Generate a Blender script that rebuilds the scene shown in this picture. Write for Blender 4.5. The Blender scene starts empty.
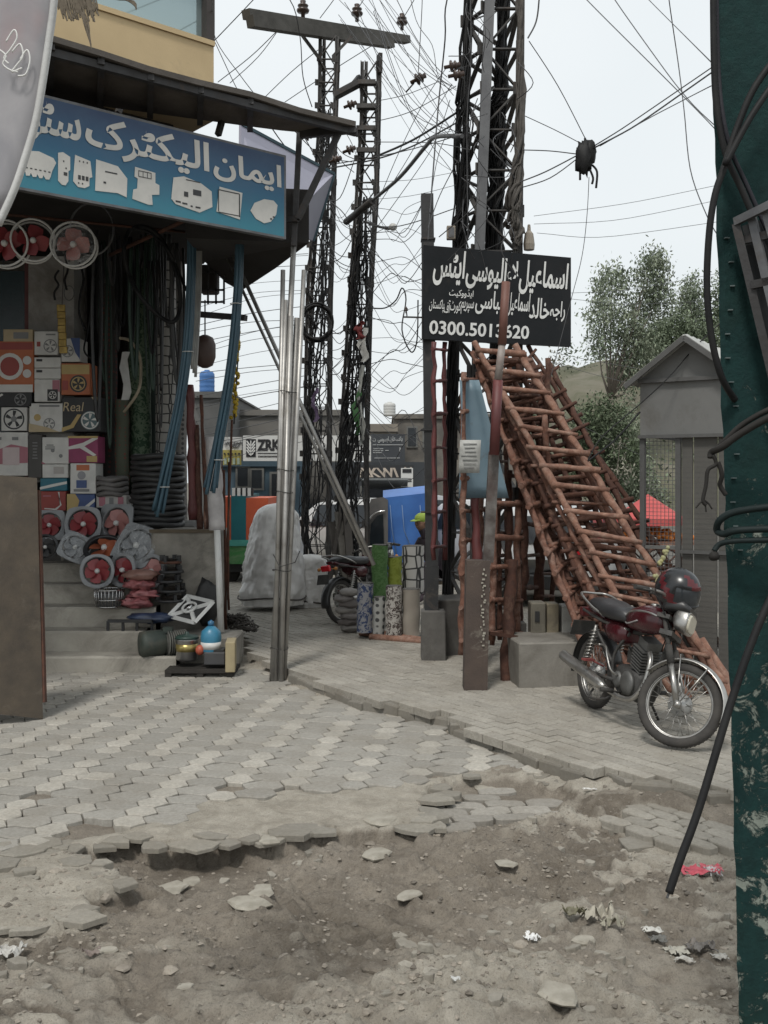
import bpy, math, random
import numpy as np
from mathutils import Vector, Matrix, noise as mnoise
rnd = random.Random(7)
C = bpy.context.scene.collection
PI = math.pi; R = math.radians
CAMH = 1.85; FPX = 1000.0; CX = 384.0; HY = 480.0

# ------------------------------------------------------------------ layout helpers
def P(px, py, Y):
    return Vector(((px-CX)/FPX*Y, Y, CAMH-(py-HY)/FPX*Y))
def G(px, py, z=0.0):
    return P(px, py, (CAMH-z)*FPX/(py-HY))

# ------------------------------------------------------------------ materials
MATS = {}
def lin(c):
    return tuple(((x/255)/12.92 if x/255 <= .04045 else ((x/255+.055)/1.055)**2.4) for x in c)
def nt_new(name):
    m = bpy.data.materials.new(name); m.use_nodes = True
    nt = m.node_tree; b = nt.nodes['Principled BSDF']
    return m, nt, b
def link(nt, a, b): nt.links.new(a, b)
def mixc(nt, fac, a, b, mode='MIX'):
    n = nt.nodes.new('ShaderNodeMix'); n.data_type = 'RGBA'; n.blend_type = mode
    for i, v in ((0, fac), (6, a), (7, b)):
        if hasattr(v, 'is_output') or hasattr(v, 'links'): nt.links.new(v, n.inputs[i])
        else: n.inputs[i].default_value = v if i == 0 else (*v[:3], 1)
    return n.outputs[2]
def noise(nt, co, scale, detail=5, rough=.6, dist=0):
    n = nt.nodes.new('ShaderNodeTexNoise'); n.inputs['Scale'].default_value = scale
    n.inputs['Detail'].default_value = detail; n.inputs['Roughness'].default_value = rough
    n.inputs['Distortion'].default_value = dist
    nt.links.new(co, n.inputs['Vector']); return n.outputs['Fac']
def ramp(nt, fac, stops):
    n = nt.nodes.new('ShaderNodeValToRGB'); cr = n.color_ramp
    while len(cr.elements) < len(stops): cr.elements.new(.5)
    for e, (p, c) in zip(cr.elements, stops):
        e.position = p; e.color = (*c, 1) if hasattr(c, '__len__') else (c, c, c, 1)
    nt.links.new(fac, n.inputs[0]); return n.outputs[0]
def coords(nt, kind='Object'):
    return nt.nodes.new('ShaderNodeTexCoord').outputs[kind]
def bumpn(nt, b, h, strength, dist=.01):
    n = nt.nodes.new('ShaderNodeBump'); n.inputs['Strength'].default_value = strength
    n.inputs['Distance'].default_value = dist
    nt.links.new(h, n.inputs['Height']); nt.links.new(n.outputs[0], b.inputs['Normal'])
def mat(name, c, c2=None, scale=6, rough=.75, metal=0, bump=.25, dirt=None, dirtamt=.5, fine=60, spec=None, trans=0, alpha=1):
    """base colour broken up by noise, optional dirt in patches, fine bump"""
    if name in MATS: return MATS[name]
    m, nt, b = nt_new(name); co = coords(nt)
    if c2 is None: c2 = tuple(x*.72 for x in c)
    f = ramp(nt, noise(nt, co, scale), [(.32, 0), (.68, 1)])
    col = mixc(nt, f, c, c2)
    if dirt:
        d = ramp(nt, noise(nt, co, scale*.55, 9, .75, .6), [(.62-dirtamt*.3, 0), (.72, 1)])
        dm = nt.nodes.new('ShaderNodeMath'); dm.operation = 'MULTIPLY'; dm.inputs[1].default_value = .85
        nt.links.new(d, dm.inputs[0]); col = mixc(nt, dm.outputs[0], col, dirt)
    link(nt, col, b.inputs['Base Color'])
    b.inputs['Roughness'].default_value = rough; b.inputs['Metallic'].default_value = metal
    if spec is not None: b.inputs['Specular IOR Level'].default_value = spec
    if trans: b.inputs['Transmission Weight'].default_value = trans
    if alpha < 1: b.inputs['Alpha'].default_value = alpha
    if bump: bumpn(nt, b, noise(nt, co, fine, 6, .65), bump, .006)
    MATS[name] = m; return m

# ------------------------------------------------------------------ mesh builder
class MB:
    def __init__(s): s.v = []; s.f = []; s.m = []; s.cur = 0; s.col = []; s.c = None; s.sm = []
    def add(s, vs, fs, smooth=False):
        n = len(s.v); s.v += [tuple(v) for v in vs]
        for f in fs:
            s.f.append(tuple(i+n for i in f)); s.m.append(s.cur); s.col.append(s.c); s.sm.append(smooth)
        return s
    def mat(s, i): s.cur = i; return s
    def box(s, c, d, M=None, rz=0, taper=1):
        x, y, z = d[0]/2, d[1]/2, d[2]/2
        vs = [Vector((sx*x*(taper if sz > 0 else 1), sy*y*(taper if sz > 0 else 1), sz*z)) for sz in (-1, 1) for sx, sy in ((-1,-1),(1,-1),(1,1),(-1,1))]
        if rz: Rz = Matrix.Rotation(rz, 3, 'Z'); vs = [Rz @ v for v in vs]
        if M is not None: vs = [M @ v for v in vs]
        vs = [v + Vector(c) for v in vs]
        return s.add(vs, [(3,2,1,0),(4,5,6,7),(0,1,5,4),(1,2,6,5),(2,3,7,6),(3,0,4,7)])
    def bar(s, p, q, w, h=None, up=(0,0,1)):
        p = Vector(p); q = Vector(q); h = h or w; d = (q-p)
        if d.length < 1e-6: return s
        d.normalize(); up = Vector(up)
        if abs(d.dot(up)) > .98: up = Vector((0,1,0))
        a = d.cross(up).normalized()*w/2; b = a.cross(d).normalized()*h/2
        vs = [p-a-b, p+a-b, p+a+b, p-a+b, q-a-b, q+a-b, q+a+b, q-a+b]
        return s.add(vs, [(3,2,1,0),(4,5,6,7),(0,1,5,4),(1,2,6,5),(2,3,7,6),(3,0,4,7)])
    def tube(s, pts, r, n=8, closed=False, caps=True):
        pts = [Vector(p) for p in pts]; k = len(pts)
        rs = r if hasattr(r, '__len__') else [r]*k
        vs = []; fs = []; pa = None
        for i, p in enumerate(pts):
            if closed: d = pts[(i+1) % k]-pts[i-1]
            else: d = pts[min(i+1, k-1)]-pts[max(i-1, 0)]
            if d.length < 1e-9: d = Vector((0,0,1))
            d.normalize()
            if pa is None:
                up = Vector((0,0,1)) if abs(d.z) < .9 else Vector((1,0,0))
                a = d.cross(up).normalized()
            else:
                a = pa - d*pa.dot(d)
                a = a.normalized() if a.length > 1e-6 else d.orthogonal().normalized()
            pa = a; b = d.cross(a)
            for j in range(n):
                t = 2*PI*j/n; vs.append(p + (a*math.cos(t)+b*math.sin(t))*rs[i])
        m = k if closed else k-1
        for i in range(m):
            for j in range(n):
                i2 = (i+1) % k
                fs.append((i*n+j, i*n+(j+1) % n, i2*n+(j+1) % n, i2*n+j))
        s.add(vs, fs, True)
        if caps and not closed:
            L = len(s.v)-len(vs)
            s.f.append(tuple(L+j for j in reversed(range(n)))); s.m.append(s.cur); s.col.append(s.c); s.sm.append(False)
            s.f.append(tuple(L+(k-1)*n+j for j in range(n))); s.m.append(s.cur); s.col.append(s.c); s.sm.append(False)
        return s
    def lathe(s, prof, c=(0,0,0), M=None, n=20, smooth=True, cap=True):
        vs = []; fs = []
        for r, z in prof:
            for j in range(n):
                t = 2*PI*j/n; v = Vector((r*math.cos(t), r*math.sin(t), z))
                if M is not None: v = M @ v
                vs.append(v+Vector(c))
        for i in range(len(prof)-1):
            for j in range(n): fs.append((i*n+j, i*n+(j+1) % n, (i+1)*n+(j+1) % n, (i+1)*n+j))
        s.add(vs, fs, smooth)
        if cap:
            L = len(s.v)-len(vs); k = len(prof)
            if prof[0][0] > 1e-5: s.f.append(tuple(L+j for j in reversed(range(n)))); s.m.append(s.cur); s.col.append(s.c); s.sm.append(False)
            if prof[-1][0] > 1e-5: s.f.append(tuple(L+(k-1)*n+j for j in range(n))); s.m.append(s.cur); s.col.append(s.c); s.sm.append(False)
        return s
    def prism(s, poly, depth, M):
        """2D polygon in local xz plane extruded along local y; M 4x4"""
        n = len(poly)
        vs = [M @ Vector((x, 0, z)) for x, z in poly]+[M @ Vector((x, depth, z)) for x, z in poly]
        fs = [tuple(range(n)), tuple(reversed(range(n, 2*n)))]+[(i, i+n, (i+1) % n+n, (i+1) % n) for i in range(n)]
        return s.add(vs, fs)
    def sphere(s, c, r, n=14, m=8, M=None, d=0, seed=0):
        r = r if hasattr(r, '__len__') else (r, r, r); vs = []; fs = []
        for i in range(m+1):
            ph = -PI/2+PI*i/m
            for j in range(n):
                t = 2*PI*j/n
                v = Vector((r[0]*math.cos(ph)*math.cos(t), r[1]*math.cos(ph)*math.sin(t), r[2]*math.sin(ph)))
                if d: v *= 1+d*mnoise.noise(Vector((v.x*3/r[0]+seed, v.y*3/r[1], v.z*3/r[2])))
                if M is not None: v = M @ v
                vs.append(v+Vector(c))
        for i in range(m):
            for j in range(n): fs.append((i*n+j, i*n+(j+1) % n, (i+1)*n+(j+1) % n, (i+1)*n+j))
        return s.add(vs, fs, True)
    def build(s, name, mats, parent=None, bevel=0, seg=1, solid=0):
        me = bpy.data.meshes.new(name); me.from_pydata(s.v, [], s.f)
        if not isinstance(mats, (list, tuple)): mats = [mats]
        for m in mats: me.materials.append(m)
        me.polygons.foreach_set('material_index', s.m)
        me.polygons.foreach_set('use_smooth', s.sm)
        if any(c is not None for c in s.col):
            at = me.color_attributes.new('Col', 'FLOAT_COLOR', 'CORNER'); arr = []
            for p, c in zip(me.polygons, s.col):
                c = c or (1,1,1); arr += [c[0], c[1], c[2], 1]*p.loop_total
            at.data.foreach_set('color', arr)
        me.update()
        o = bpy.data.objects.new(name, me); C.objects.link(o)
        if parent is not None:
            o.parent = parent
            if parent.get('_w'): o.location = -parent.location
        if bevel:
            md = o.modifiers.new('bev', 'BEVEL'); md.width = bevel; md.segments = seg; md.limit_method = 'ANGLE'; md.angle_limit = R(40)
        return o

def tag(o, label=None, cat=None, group=None, kind=None):
    if label: o['label'] = label
    if cat: o['category'] = cat
    if group: o['group'] = group
    if kind: o['kind'] = kind
    return o
def thing(name, label, cat, loc=(0,0,0), group=None, world=True, rz=0):
    """an Empty at the thing's base; world=True: its parts are given in world coordinates"""
    o = bpy.data.objects.new(name, None); C.objects.link(o); o.location = loc; o.rotation_euler = (0,0,rz)
    o.empty_display_size = .1
    if world: o['_w'] = 1
    return tag(o, label, cat, group)
def copy_tree(o, parent=None):
    c = o.copy(); C.objects.link(c)
    if parent is not None: c.parent = parent
    for ch in [x for x in KIDS.get(o.name, [])] if o.name in KIDS else list(o.children): copy_tree(ch, c)
    return c
KIDS = {}
def frame(o, u, w=None):
    """4x4: local x along u, z up, y = into the wall"""
    u = Vector(u).normalized(); z = Vector((0,0,1)); y = z.cross(u).normalized()
    return Matrix(((u.x, y.x, 0, o[0]), (u.y, y.y, 0, o[1]), (u.z, y.z, 1, o[2]), (0,0,0,1)))

# ------------------------------------------------------------------ lettering
FORMS = {'ا':(0xFE8D,0xFE8E,0,0),'ب':(0xFE8F,0xFE90,0xFE91,0xFE92),'ت':(0xFE95,0xFE96,0xFE97,0xFE98),'ٹ':(0xFB66,0xFB67,0xFB68,0xFB69),'ج':(0xFE9D,0xFE9E,0xFE9F,0xFEA0),'خ':(0xFEA5,0xFEA6,0xFEA7,0xFEA8),'د':(0xFEA9,0xFEAA,0,0),'ڈ':(0xFB88,0xFB89,0,0),'ر':(0xFEAD,0xFEAE,0,0),'س':(0xFEB1,0xFEB2,0xFEB3,0xFEB4),'ع':(0xFEC9,0xFECA,0xFECB,0xFECC),'ف':(0xFED1,0xFED2,0xFED3,0xFED4),'ک':(0xFB8E,0xFB8F,0xFB90,0xFB91),'ل':(0xFEDD,0xFEDE,0xFEDF,0xFEE0),'م':(0xFEE1,0xFEE2,0xFEE3,0xFEE4),'ن':(0xFEE5,0xFEE6,0xFEE7,0xFEE8),'و':(0xFEED,0xFEEE,0,0),'ہ':(0xFBA6,0xFBA7,0xFBA8,0xFBA9),'ی':(0xFBFC,0xFBFD,0xFBFE,0xFBFF),'ء':(0xFE80,0,0,0),'پ':(0xFB56,0xFB57,0xFB58,0xFB59),'آ':(0xFE81,0xFE82,0,0)}
def shape_ur(s):
    s = s.replace('لا', '\uE000'); F = dict(FORMS); F['\uE000'] = (0xFEFB,0xFEFC,0,0); out = []
    for i, c in enumerate(s):
        if c not in F: out.append(c); continue
        p = i > 0 and s[i-1] in F and F[s[i-1]][2]
        n = i < len(s)-1 and s[i+1] in F and F[c][2] and F[s[i+1]][1]
        out.append(chr(F[c][3] if p and n else F[c][1] if p else F[c][2] if n else F[c][0]))
    return ''.join(reversed(out))
def letters(mb, text, M, x0, x1, z0, z1, bold=.02, slant=0, urdu=False, lift=0.004, arc=0):
    """glyph outlines fitted into the box x0..x1, z0..z1 of the plane M, standing proud by lift (local -y)"""
    cu = bpy.data.curves.new('tmp', 'FONT'); cu.body = shape_ur(text) if urdu else text; cu.offset = bold; cu.resolution_u = 3
    ob = bpy.data.objects.new('tmp', cu); C.objects.link(ob)
    dg = bpy.context.evaluated_depsgraph_get(); dg.update()
    me = bpy.data.meshes.new_from_object(ob.evaluated_get(dg))
    vs = [v.co.copy() for v in me.vertices]; fs = [tuple(p.vertices) for p in me.polygons]
    bpy.data.objects.remove(ob); bpy.data.curves.remove(cu); bpy.data.meshes.remove(me)
    if not vs: return
    # islands lifted by turns so joined letters never share a plane
    par = list(range(len(vs)))
    def find(a):
        while par[a] != a: par[a] = par[par[a]]; a = par[a]
        return a
    for f in fs:
        for i in f[1:]: par[find(i)] = find(f[0])
    roots = {}
    for i in range(len(vs)): roots.setdefault(find(i), len(roots))
    ax = min(v.x for v in vs); bx = max(v.x for v in vs); ay = min(v.y for v in vs); by = max(v.y for v in vs)
    out = []
    for i, v in enumerate(vs):
        tx = (v.x-ax)/(bx-ax); tz = (v.y-ay)/(by-ay)
        x = x0+(x1-x0)*tx; z = z0+(z1-z0)*tz
        x += slant*(z-z0); z += arc*math.sin(tx*PI)
        out.append(M @ Vector((x, -lift-.0012*(roots[find(i)] % 4), z)))
    mb.add(out, fs)
# ------------------------------------------------------------------ camera, light, sky
cd = bpy.data.cameras.new('camera'); cam = bpy.data.objects.new('camera', cd); C.objects.link(cam)
cam.location = (0, 0, CAMH); cam.rotation_euler = (PI/2, 0, 0)
cd.sensor_fit = 'AUTO'; cd.sensor_width = 36; cd.lens = 36*FPX/1024; cd.shift_y = -(512-HY)/1024
cd.clip_start = .05; cd.clip_end = 2000
bpy.context.scene.camera = cam
SUN_EL = R(58); SUN_AZ = R(200)   # azimuth measured like the sky node
w = bpy.data.worlds.new('World'); bpy.context.scene.world = w; w.use_nodes = True
nt = w.node_tree; bg = nt.nodes['Background']
sk = nt.nodes.new('ShaderNodeTexSky'); sk.sky_type = 'NISHITA'; sk.sun_disc = False
sk.sun_elevation = SUN_EL; sk.sun_rotation = SUN_AZ; sk.dust_density = 6; sk.air_density = 1.5; sk.ozone_density = 1
co = nt.nodes.new('ShaderNodeTexCoord').outputs['Generated']
cl = noise(nt, co, 1.6, 4, .5)
cloud = ramp(nt, cl, [(.3, (6.0, 6.45, 6.65)), (.7, (7.0, 7.3, 7.4))])
nt.links.new(mixc(nt, .9, sk.outputs[0], cloud), bg.inputs['Color'])
bg.inputs['Strength'].default_value = .096
sl = bpy.data.lights.new('sun', 'SUN'); sl.energy = 1.5; sl.angle = R(10); sl.color = (1, .97, .92)
so = bpy.data.objects.new('sun', sl); C.objects.link(so)
sd = Vector((math.sin(SUN_AZ)*math.cos(SUN_EL), math.cos(SUN_AZ)*math.cos(SUN_EL), math.sin(SUN_EL)))
so.rotation_euler = sd.to_track_quat('Z', 'Y').to_euler(); so.location = (0, -5, 20)
sc = bpy.context.scene
sc.view_settings.view_transform = 'Standard'; sc.view_settings.look = 'None'; sc.view_settings.gamma = 1
sc.view_settings.use_curve_mapping = False; sc.view_settings.exposure = .5
sc.cycles.max_bounces = 5; sc.cycles.transparent_max_bounces = 12

# ------------------------------------------------------------------ shared materials
concrete = mat('concrete', (.23,.215,.19), (.16,.15,.13), 3, .9, bump=.5, dirt=(.1,.09,.075), fine=45)
concrete_dark = mat('old_concrete', (.12,.115,.105), (.08,.075,.07), 4, .9, bump=.5, dirt=(.05,.045,.04))
plaster = mat('yellow_plaster', (.56,.43,.25), (.50,.38,.22), 2.2, .85, bump=.2, dirt=(.40,.31,.19), dirtamt=.2)
dark_steel = mat('dark_steel', (.05,.05,.052), (.03,.028,.027), 8, .6, .3, .3, dirt=(.07,.045,.03), dirtamt=.3)
grey_steel = mat('galvanised_steel', (.17,.175,.18), (.10,.10,.105), 7, .5, .5, .2, dirt=(.09,.07,.05), dirtamt=.3)
tower_steel = mat('tower_steel', (.095,.092,.088), (.055,.052,.05), 9, .65, .3, .25, dirt=(.08,.05,.035), dirtamt=.3)
cable_black = mat('black_cable', (.009,.009,.010), (.018,.018,.018), 12, .6, bump=.1, spec=.25)
wire_grey = mat('weathered_wire', (.05,.05,.053), (.03,.03,.032), 12, .6, bump=0)
rust = mat('rusty_iron', (.13,.055,.035), (.07,.035,.025), 12, .8, .2, .4, dirt=(.05,.03,.025))
maroon = mat('maroon_paint', (.13,.035,.032), (.09,.025,.025), 5, .55)
silver = mat('bare_conduit', (.42,.41,.39), (.29,.28,.265), 5, .45, .6, .15, dirt=(.2,.18,.15), dirtamt=.2)
chrome = mat('chrome', (.62,.62,.62), (.48,.47,.46), 6, .2, 1, .05)
black_rubber = mat('black_rubber', (.028,.027,.026), (.045,.042,.038), 12, .85, bump=.3)
black_plastic = mat('black_plastic', (.02,.02,.021), (.03,.03,.03), 8, .38, bump=.08)
white_plastic = mat('white_plastic', (.62,.62,.6), (.5,.5,.48), 6, .45)
white_paint = mat('white_paint', (.66,.66,.64), (.56,.56,.54), 5, .5, dirt=(.35,.33,.3), dirtamt=.1)
wood_board = mat('weathered_board', (.085,.066,.046), (.05,.04,.03), 6, .7, bump=.4, dirt=(.13,.11,.085), dirtamt=.2)

def paver_mat(name, rough=.88):
    m, nt, b = nt_new(name); co = coords(nt)
    a = nt.nodes.new('ShaderNodeVertexColor'); a.layer_name = 'Col'
    n1 = noise(nt, co, 2.2, 6, .65); n2 = noise(nt, co, 45, 8, .75); n3 = noise(nt, co, 9, 8, .7, .5)
    c = mixc(nt, ramp(nt, n2, [(.35, 0), (.7, .5)]), a.outputs[0], (.10,.09,.075))
    c = mixc(nt, ramp(nt, n1, [(.42, 0), (.68, .35)]), c, (.17,.145,.11))
    c = mixc(nt, ramp(nt, n3, [(.5, 0), (.72, .5)]), c, (.25,.235,.21))
    link(nt, c, b.inputs['Base Color']); b.inputs['Roughness'].default_value = rough
    b.inputs['Specular IOR Level'].default_value = .3
    bumpn(nt, b, n2, .45, .006); return m
pave_m = paver_mat('cement_paver')

# ------------------------------------------------------------------ ground polygons (world xy from the photograph's outline)
def gp(pts, z=0.0): return [tuple(G(x, y, z)[:2]) for x, y in pts]
paver_poly = gp([(-260,668),(175,671),(262,668),(300,688),(345,700),(395,712),(445,726),(480,742),(512,757),(548,772),(510,764),(470,772),(445,776),(400,781),(320,787),(278,790),(205,800),(165,820),(105,832),(50,843),(-40,848),(-300,850)])
bed_poly = gp([(-300,660),(175,660),(262,660),(300,680),(345,692),(395,704),(450,720),(500,742),(560,770),(600,780),(585,784),(548,780),(505,768),(470,776),(447,782),(440,800),(436,822),(400,822),(333,825),(281,835),(208,837),(200,842),(130,838),(68,842),(30,846),(-60,846),(-300,850)])
slab_a = gp([(-120,838),(30,842),(68,846),(130,877),(118,884),(83,886),(45,868),(0,858),(-120,856)])
slab_b = gp([(-160,866),(0,866),(45,878),(83,892),(88,904),(60,912),(0,914),(-160,918)])
walk_poly = gp([(120,560),(205,585),(235,632),(252,655),(287,671),(333,688),(360,698),(380,700),(445,714),(450,722),(490,735),(536,754),(580,767),(599,763),(625,778),(672,781),(700,791),(727,790),(900,838)], .1)+[(9,4.9),(9,24),(-6,24)]
slab_r = gp([(622,803),(655,802),(685,810),(735,826),(860,850),(860,880),(735,850),(664,842),(640,840),(622,832),(612,818)])
sunk = gp([(425,790),(470,783),(545,800),(575,812),(545,824),(500,838),(440,838),(420,815)], -.06)
damp_poly = gp([(95,846),(220,842),(440,832),(560,850),(500,905),(330,915),(200,925),(110,895)], -.08)
pit_a = gp([(450,780),(500,772),(545,782),(580,792),(560,812),(480,800),(455,792)])

def sdist(poly, X, Y):
    d = np.full(X.shape, 1e9); ins = np.zeros(X.shape, bool); n = len(poly)
    for i in range(n):
        ax, ay = poly[i]; bx, by = poly[(i+1) % n]
        ex, ey = bx-ax, by-ay; L = ex*ex+ey*ey+1e-12
        t = np.clip(((X-ax)*ex+(Y-ay)*ey)/L, 0, 1)
        d = np.minimum(d, np.hypot(X-ax-t*ex, Y-ay-t*ey))
        c = ((ay > Y) != (by > Y)) & (X < ex*(Y-ay)/(ey if abs(ey) > 1e-12 else 1e-12)+ax)
        ins ^= c
    return np.where(ins, d, -d)
rs = np.random.RandomState(3)
def vnoise(X, Y, scale, seed=0):
    """value noise on a lattice, smooth"""
    r = np.random.RandomState(seed); T = r.rand(256, 256)
    x = X*scale+1000.37; y = Y*scale+1000.71
    xi = np.floor(x).astype(int); yi = np.floor(y).astype(int); fx = x-xi; fy = y-yi
    fx = fx*fx*(3-2*fx); fy = fy*fy*(3-2*fy)
    g = lambda a, b: T[a % 256, b % 256]
    return (g(xi,yi)*(1-fx)+g(xi+1,yi)*fx)*(1-fy)+(g(xi,yi+1)*(1-fx)+g(xi+1,yi+1)*fx)*fy
def fbm(X, Y, s, o=4, seed=0, g=.5):
    a = 1; t = 0; r = 0
    for i in range(o): r = r+a*(vnoise(X+i*7.3, Y-i*3.1, s*2**i, seed+i)-.5); t += a; a *= g
    return r/t*2
def sstep(a, b, x): t = np.clip((x-a)/(b-a), 0, 1) if b != a else x*0; return t*t*(3-2*t)
def ground_z(X, Y):
    wob = fbm(X, Y, 3.5, 5, 11, .6)*.10+fbm(X, Y, 26, 2, 31)*.016
    dirt = -.085+fbm(X, Y, .9, 3, 1)*.05+fbm(X, Y, 4, 3, 2)*.028+fbm(X, Y, 11, 4, 3, .6)*.040+fbm(X, Y, 36, 2, 4)*.014
    # worn crusts breaking away in low terraces, crumbly at the rims
    q = fbm(X*.8+Y*.25, Y*1.25, 1.3, 5, 50, .55)*4.2; fr = q-np.floor(q); st = np.floor(q)+sstep(.40, .45, fr); dirt += .027*np.clip(st, -2, 2)
    q2 = fbm(X, Y*1.2, 3.4, 4, 51, .55)*3; fr2 = q2-np.floor(q2); dirt += .009*np.clip(np.floor(q2)+sstep(.4, .5, fr2), -2, 2)
    lump = np.maximum(0, vnoise(X, Y, 30, 90)-.72)*.05*sstep(.45, .6, vnoise(X, Y, 2.1, 91)); dirt += lump
    nearwalk = sstep(-.38, -.02, sdist(walk_poly, X, Y)+wob); dirt = dirt*(1-nearwalk)+(.012+fbm(X, Y, 14, 3, 3)*.02)*nearwalk
    damp = sstep(-.25, .15, sdist(damp_poly, X, Y)+fbm(X, Y, 3, 4, 60)*.5); dirt -= damp*.018
    # ruts and flat worn crusts in the earth
    cr = fbm(X*.7+Y*.5, Y, 1.6, 4, 77); dirt += .022*sstep(.05, .12, cr)
    cr2 = fbm(X, Y*1.3, 3.1, 4, 78); dirt += .012*sstep(.08, .13, cr2)
    crust = np.maximum(sstep(.05, .12, cr)*.55, sstep(.08, .13, cr2)*.5)
    conc = crust*.7+.26*np.clip(st, -.5, 1)-.5*damp+.13*sstep(4.6, 3.9, Y)+.30*fbm(X, Y*1.3, 7, 4, 96, .65)
    z = dirt
    for poly, h, s, amp, c in ((bed_poly, -.014, .014, 1.3, .75), (slab_a, -.015, .016, .9, .9), (slab_b, -.03, .016, .9, .9), (slab_r, -.05, .025, .5, .6), (sunk, -.085, .06, 1, .4)):
        k = sstep(-s*.5, s*.5, sdist(poly, X, Y)+wob*amp)
        top = h+fbm(X, Y, 3, 3, 6)*.012+fbm(X, Y, 16, 4, 8)*.012
        z = z*(1-k)+top*k; conc = conc*(1-k)+c*k
    k = sstep(.02, .06, sdist(paver_poly, X, Y)); z = z-.02*k; conc = conc*(1-k)-.35*k
    k = sstep(0, .1, sdist(pit_a, X, Y)+wob); z = z*(1-k)+(-.075+fbm(X, Y, 20, 2, 5)*.008)*k; conc = conc*(1-k)
    k = sstep(-.02, .02, sdist(walk_poly, X, Y)-.04+wob*.4); z = z*(1-k)+(.045+fbm(X, Y, 20, 2, 5)*.006)*k; conc = conc*(1-k)+.3*k
    return np.maximum(z, -.155), conc
def zat(x, y): return float(ground_z(np.array([[x]]), np.array([[y]]))[0][0, 0])

dx = .0165
xs = np.arange(-5.2, 5.2, dx); ys = np.concatenate([np.arange(2.4, 6.6, .0125), np.arange(6.6, 11.6, .03)])
X, Y = np.meshgrid(xs, ys); Z, CC = ground_z(X, Y)
ny, nx = X.shape
me = bpy.data.meshes.new('ground')
vs = np.stack([X, Y, Z], -1).reshape(-1, 3)
idx = np.arange(nx*ny).reshape(ny, nx)
q = np.stack([idx[:-1, :-1], idx[:-1, 1:], idx[1:, 1:], idx[1:, :-1]], -1).reshape(-1, 4)
me.vertices.add(len(vs)); me.vertices.foreach_set('co', vs.ravel())
me.loops.add(q.size); me.loops.foreach_set('vertex_index', q.ravel())
me.polygons.add(len(q)); me.polygons.foreach_set('loop_start', np.arange(0, q.size, 4)); me.polygons.foreach_set('loop_total', np.full(len(q), 4))
me.polygons.foreach_set('use_smooth', np.ones(len(q), bool))
at = me.color_attributes.new('Conc', 'FLOAT_COLOR', 'POINT')
cc = np.ones((len(vs), 4)); cc[:, 0] = cc[:, 1] = cc[:, 2] = CC.ravel(); at.data.foreach_set('color', cc.ravel())
me.update(); me.validate()
def earth_mat():
    m, nt, b = nt_new('packed_earth'); co = coords(nt)
    a = nt.nodes.new('ShaderNodeVertexColor'); a.layer_name = 'Conc'
    n0 = noise(nt, co, 1.3, 5, .6); n1 = noise(nt, co, 6, 8, .7, .3); n2 = noise(nt, co, 40, 8, .75); n3 = noise(nt, co, 130, 4, .7)
    earth = mixc(nt, ramp(nt, n0, [(.35, 0), (.65, 1)]), (.15,.128,.103), (.26,.23,.192))
    earth = mixc(nt, ramp(nt, n1, [(.45, 0), (.7, .7)]), earth, (.34,.30,.245))
    earth = mixc(nt, ramp(nt, n2, [(.55, 0), (.75, .6)]), earth, (.38,.35,.30))
    earth = mixc(nt, ramp(nt, n3, [(.3, .5), (.5, 0)]), earth, (.06,.05,.04))
    conc = mixc(nt, ramp(nt, n1, [(.35, 0), (.65, 1)]), (.44,.405,.345), (.30,.272,.226))
    conc = mixc(nt, ramp(nt, n3, [(.3, .5), (.5, 0)]), conc, (.12,.105,.09))
    mm = nt.nodes.new('ShaderNodeMath'); mm.operation = 'ADD'
    nt.links.new(a.outputs[0], mm.inputs[0])
    sb = nt.nodes.new('ShaderNodeMath'); sb.operation = 'MULTIPLY_ADD'; sb.inputs[1].default_value = .5; sb.inputs[2].default_value = -.25
    nt.links.new(n1, sb.inputs[0]); nt.links.new(sb.outputs[0], mm.inputs[1])
    link(nt, mixc(nt, ramp(nt, mm.outputs[0], [(.3, 0), (.62, 1)]), earth, conc), b.inputs['Base Color'])
    b.inputs['Roughness'].default_value = .95; b.inputs['Specular IOR Level'].default_value = .2
    bumpn(nt, b, n2, 1.0, .018); return m
earth_m = earth_mat(); me.materials.append(earth_m)
g = bpy.data.objects.new('ground', me); C.objects.link(g); tag(g, kind='structure')
far = MB(); far.box((0, 200, -.26), (900, 900, .2)); o = far.build('far_ground', mat('dusty_ground', (.17,.15,.12), (.12,.105,.085), .8, .95, bump=.6, fine=12)); tag(o, kind='structure')
rd = MB(); rd.box((0, 46, -.06), (120, 69.2, .16)); o = rd.build('road', mat('dusty_asphalt', (.13,.12,.105), (.09,.085,.075), .9, .9, bump=.5, fine=20)); tag(o, kind='structure')

# ------------------------------------------------------------------ pavers
def inside(poly, x, y):
    c = False; n = len(poly)
    for i in range(n):
        ax, ay = poly[i]; bx, by = poly[(i+1) % n]
        if (ay > y) != (by > y) and x < (bx-ax)*(y-ay)/(by-ay)+ax: c = not c
    return c
def stone(mb, poly, ztop, th, ch=.006, tilt=(0,0), jit=0):
    n = len(poly); cx = sum(p[0] for p in poly)/n; cy = sum(p[1] for p in poly)/n
    def zz(x, y): return ztop+(x-cx)*tilt[0]+(y-cy)*tilt[1]
    ring = lambda k, dz: [(cx+(x-cx)*k, cy+(y-cy)*k, zz(x, y)+dz) for x, y in poly]
    k2 = 1-ch/.09
    vs = ring(k2, 0)+ring(1, -ch)+ring(1, -th)
    fs = [tuple(range(n))]+[(n+i, n+(i+1) % n, (i+1) % n, i) for i in range(n)]+[(2*n+i, 2*n+(i+1) % n, n+(i+1) % n, n+i) for i in range(n)]
    mb.add(vs, fs)
pl = MB(); A = .36; Bp = .166
dvec = Vector((.158, .987)).normalized(); evec = Vector((dvec.y, -dvec.x))
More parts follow.
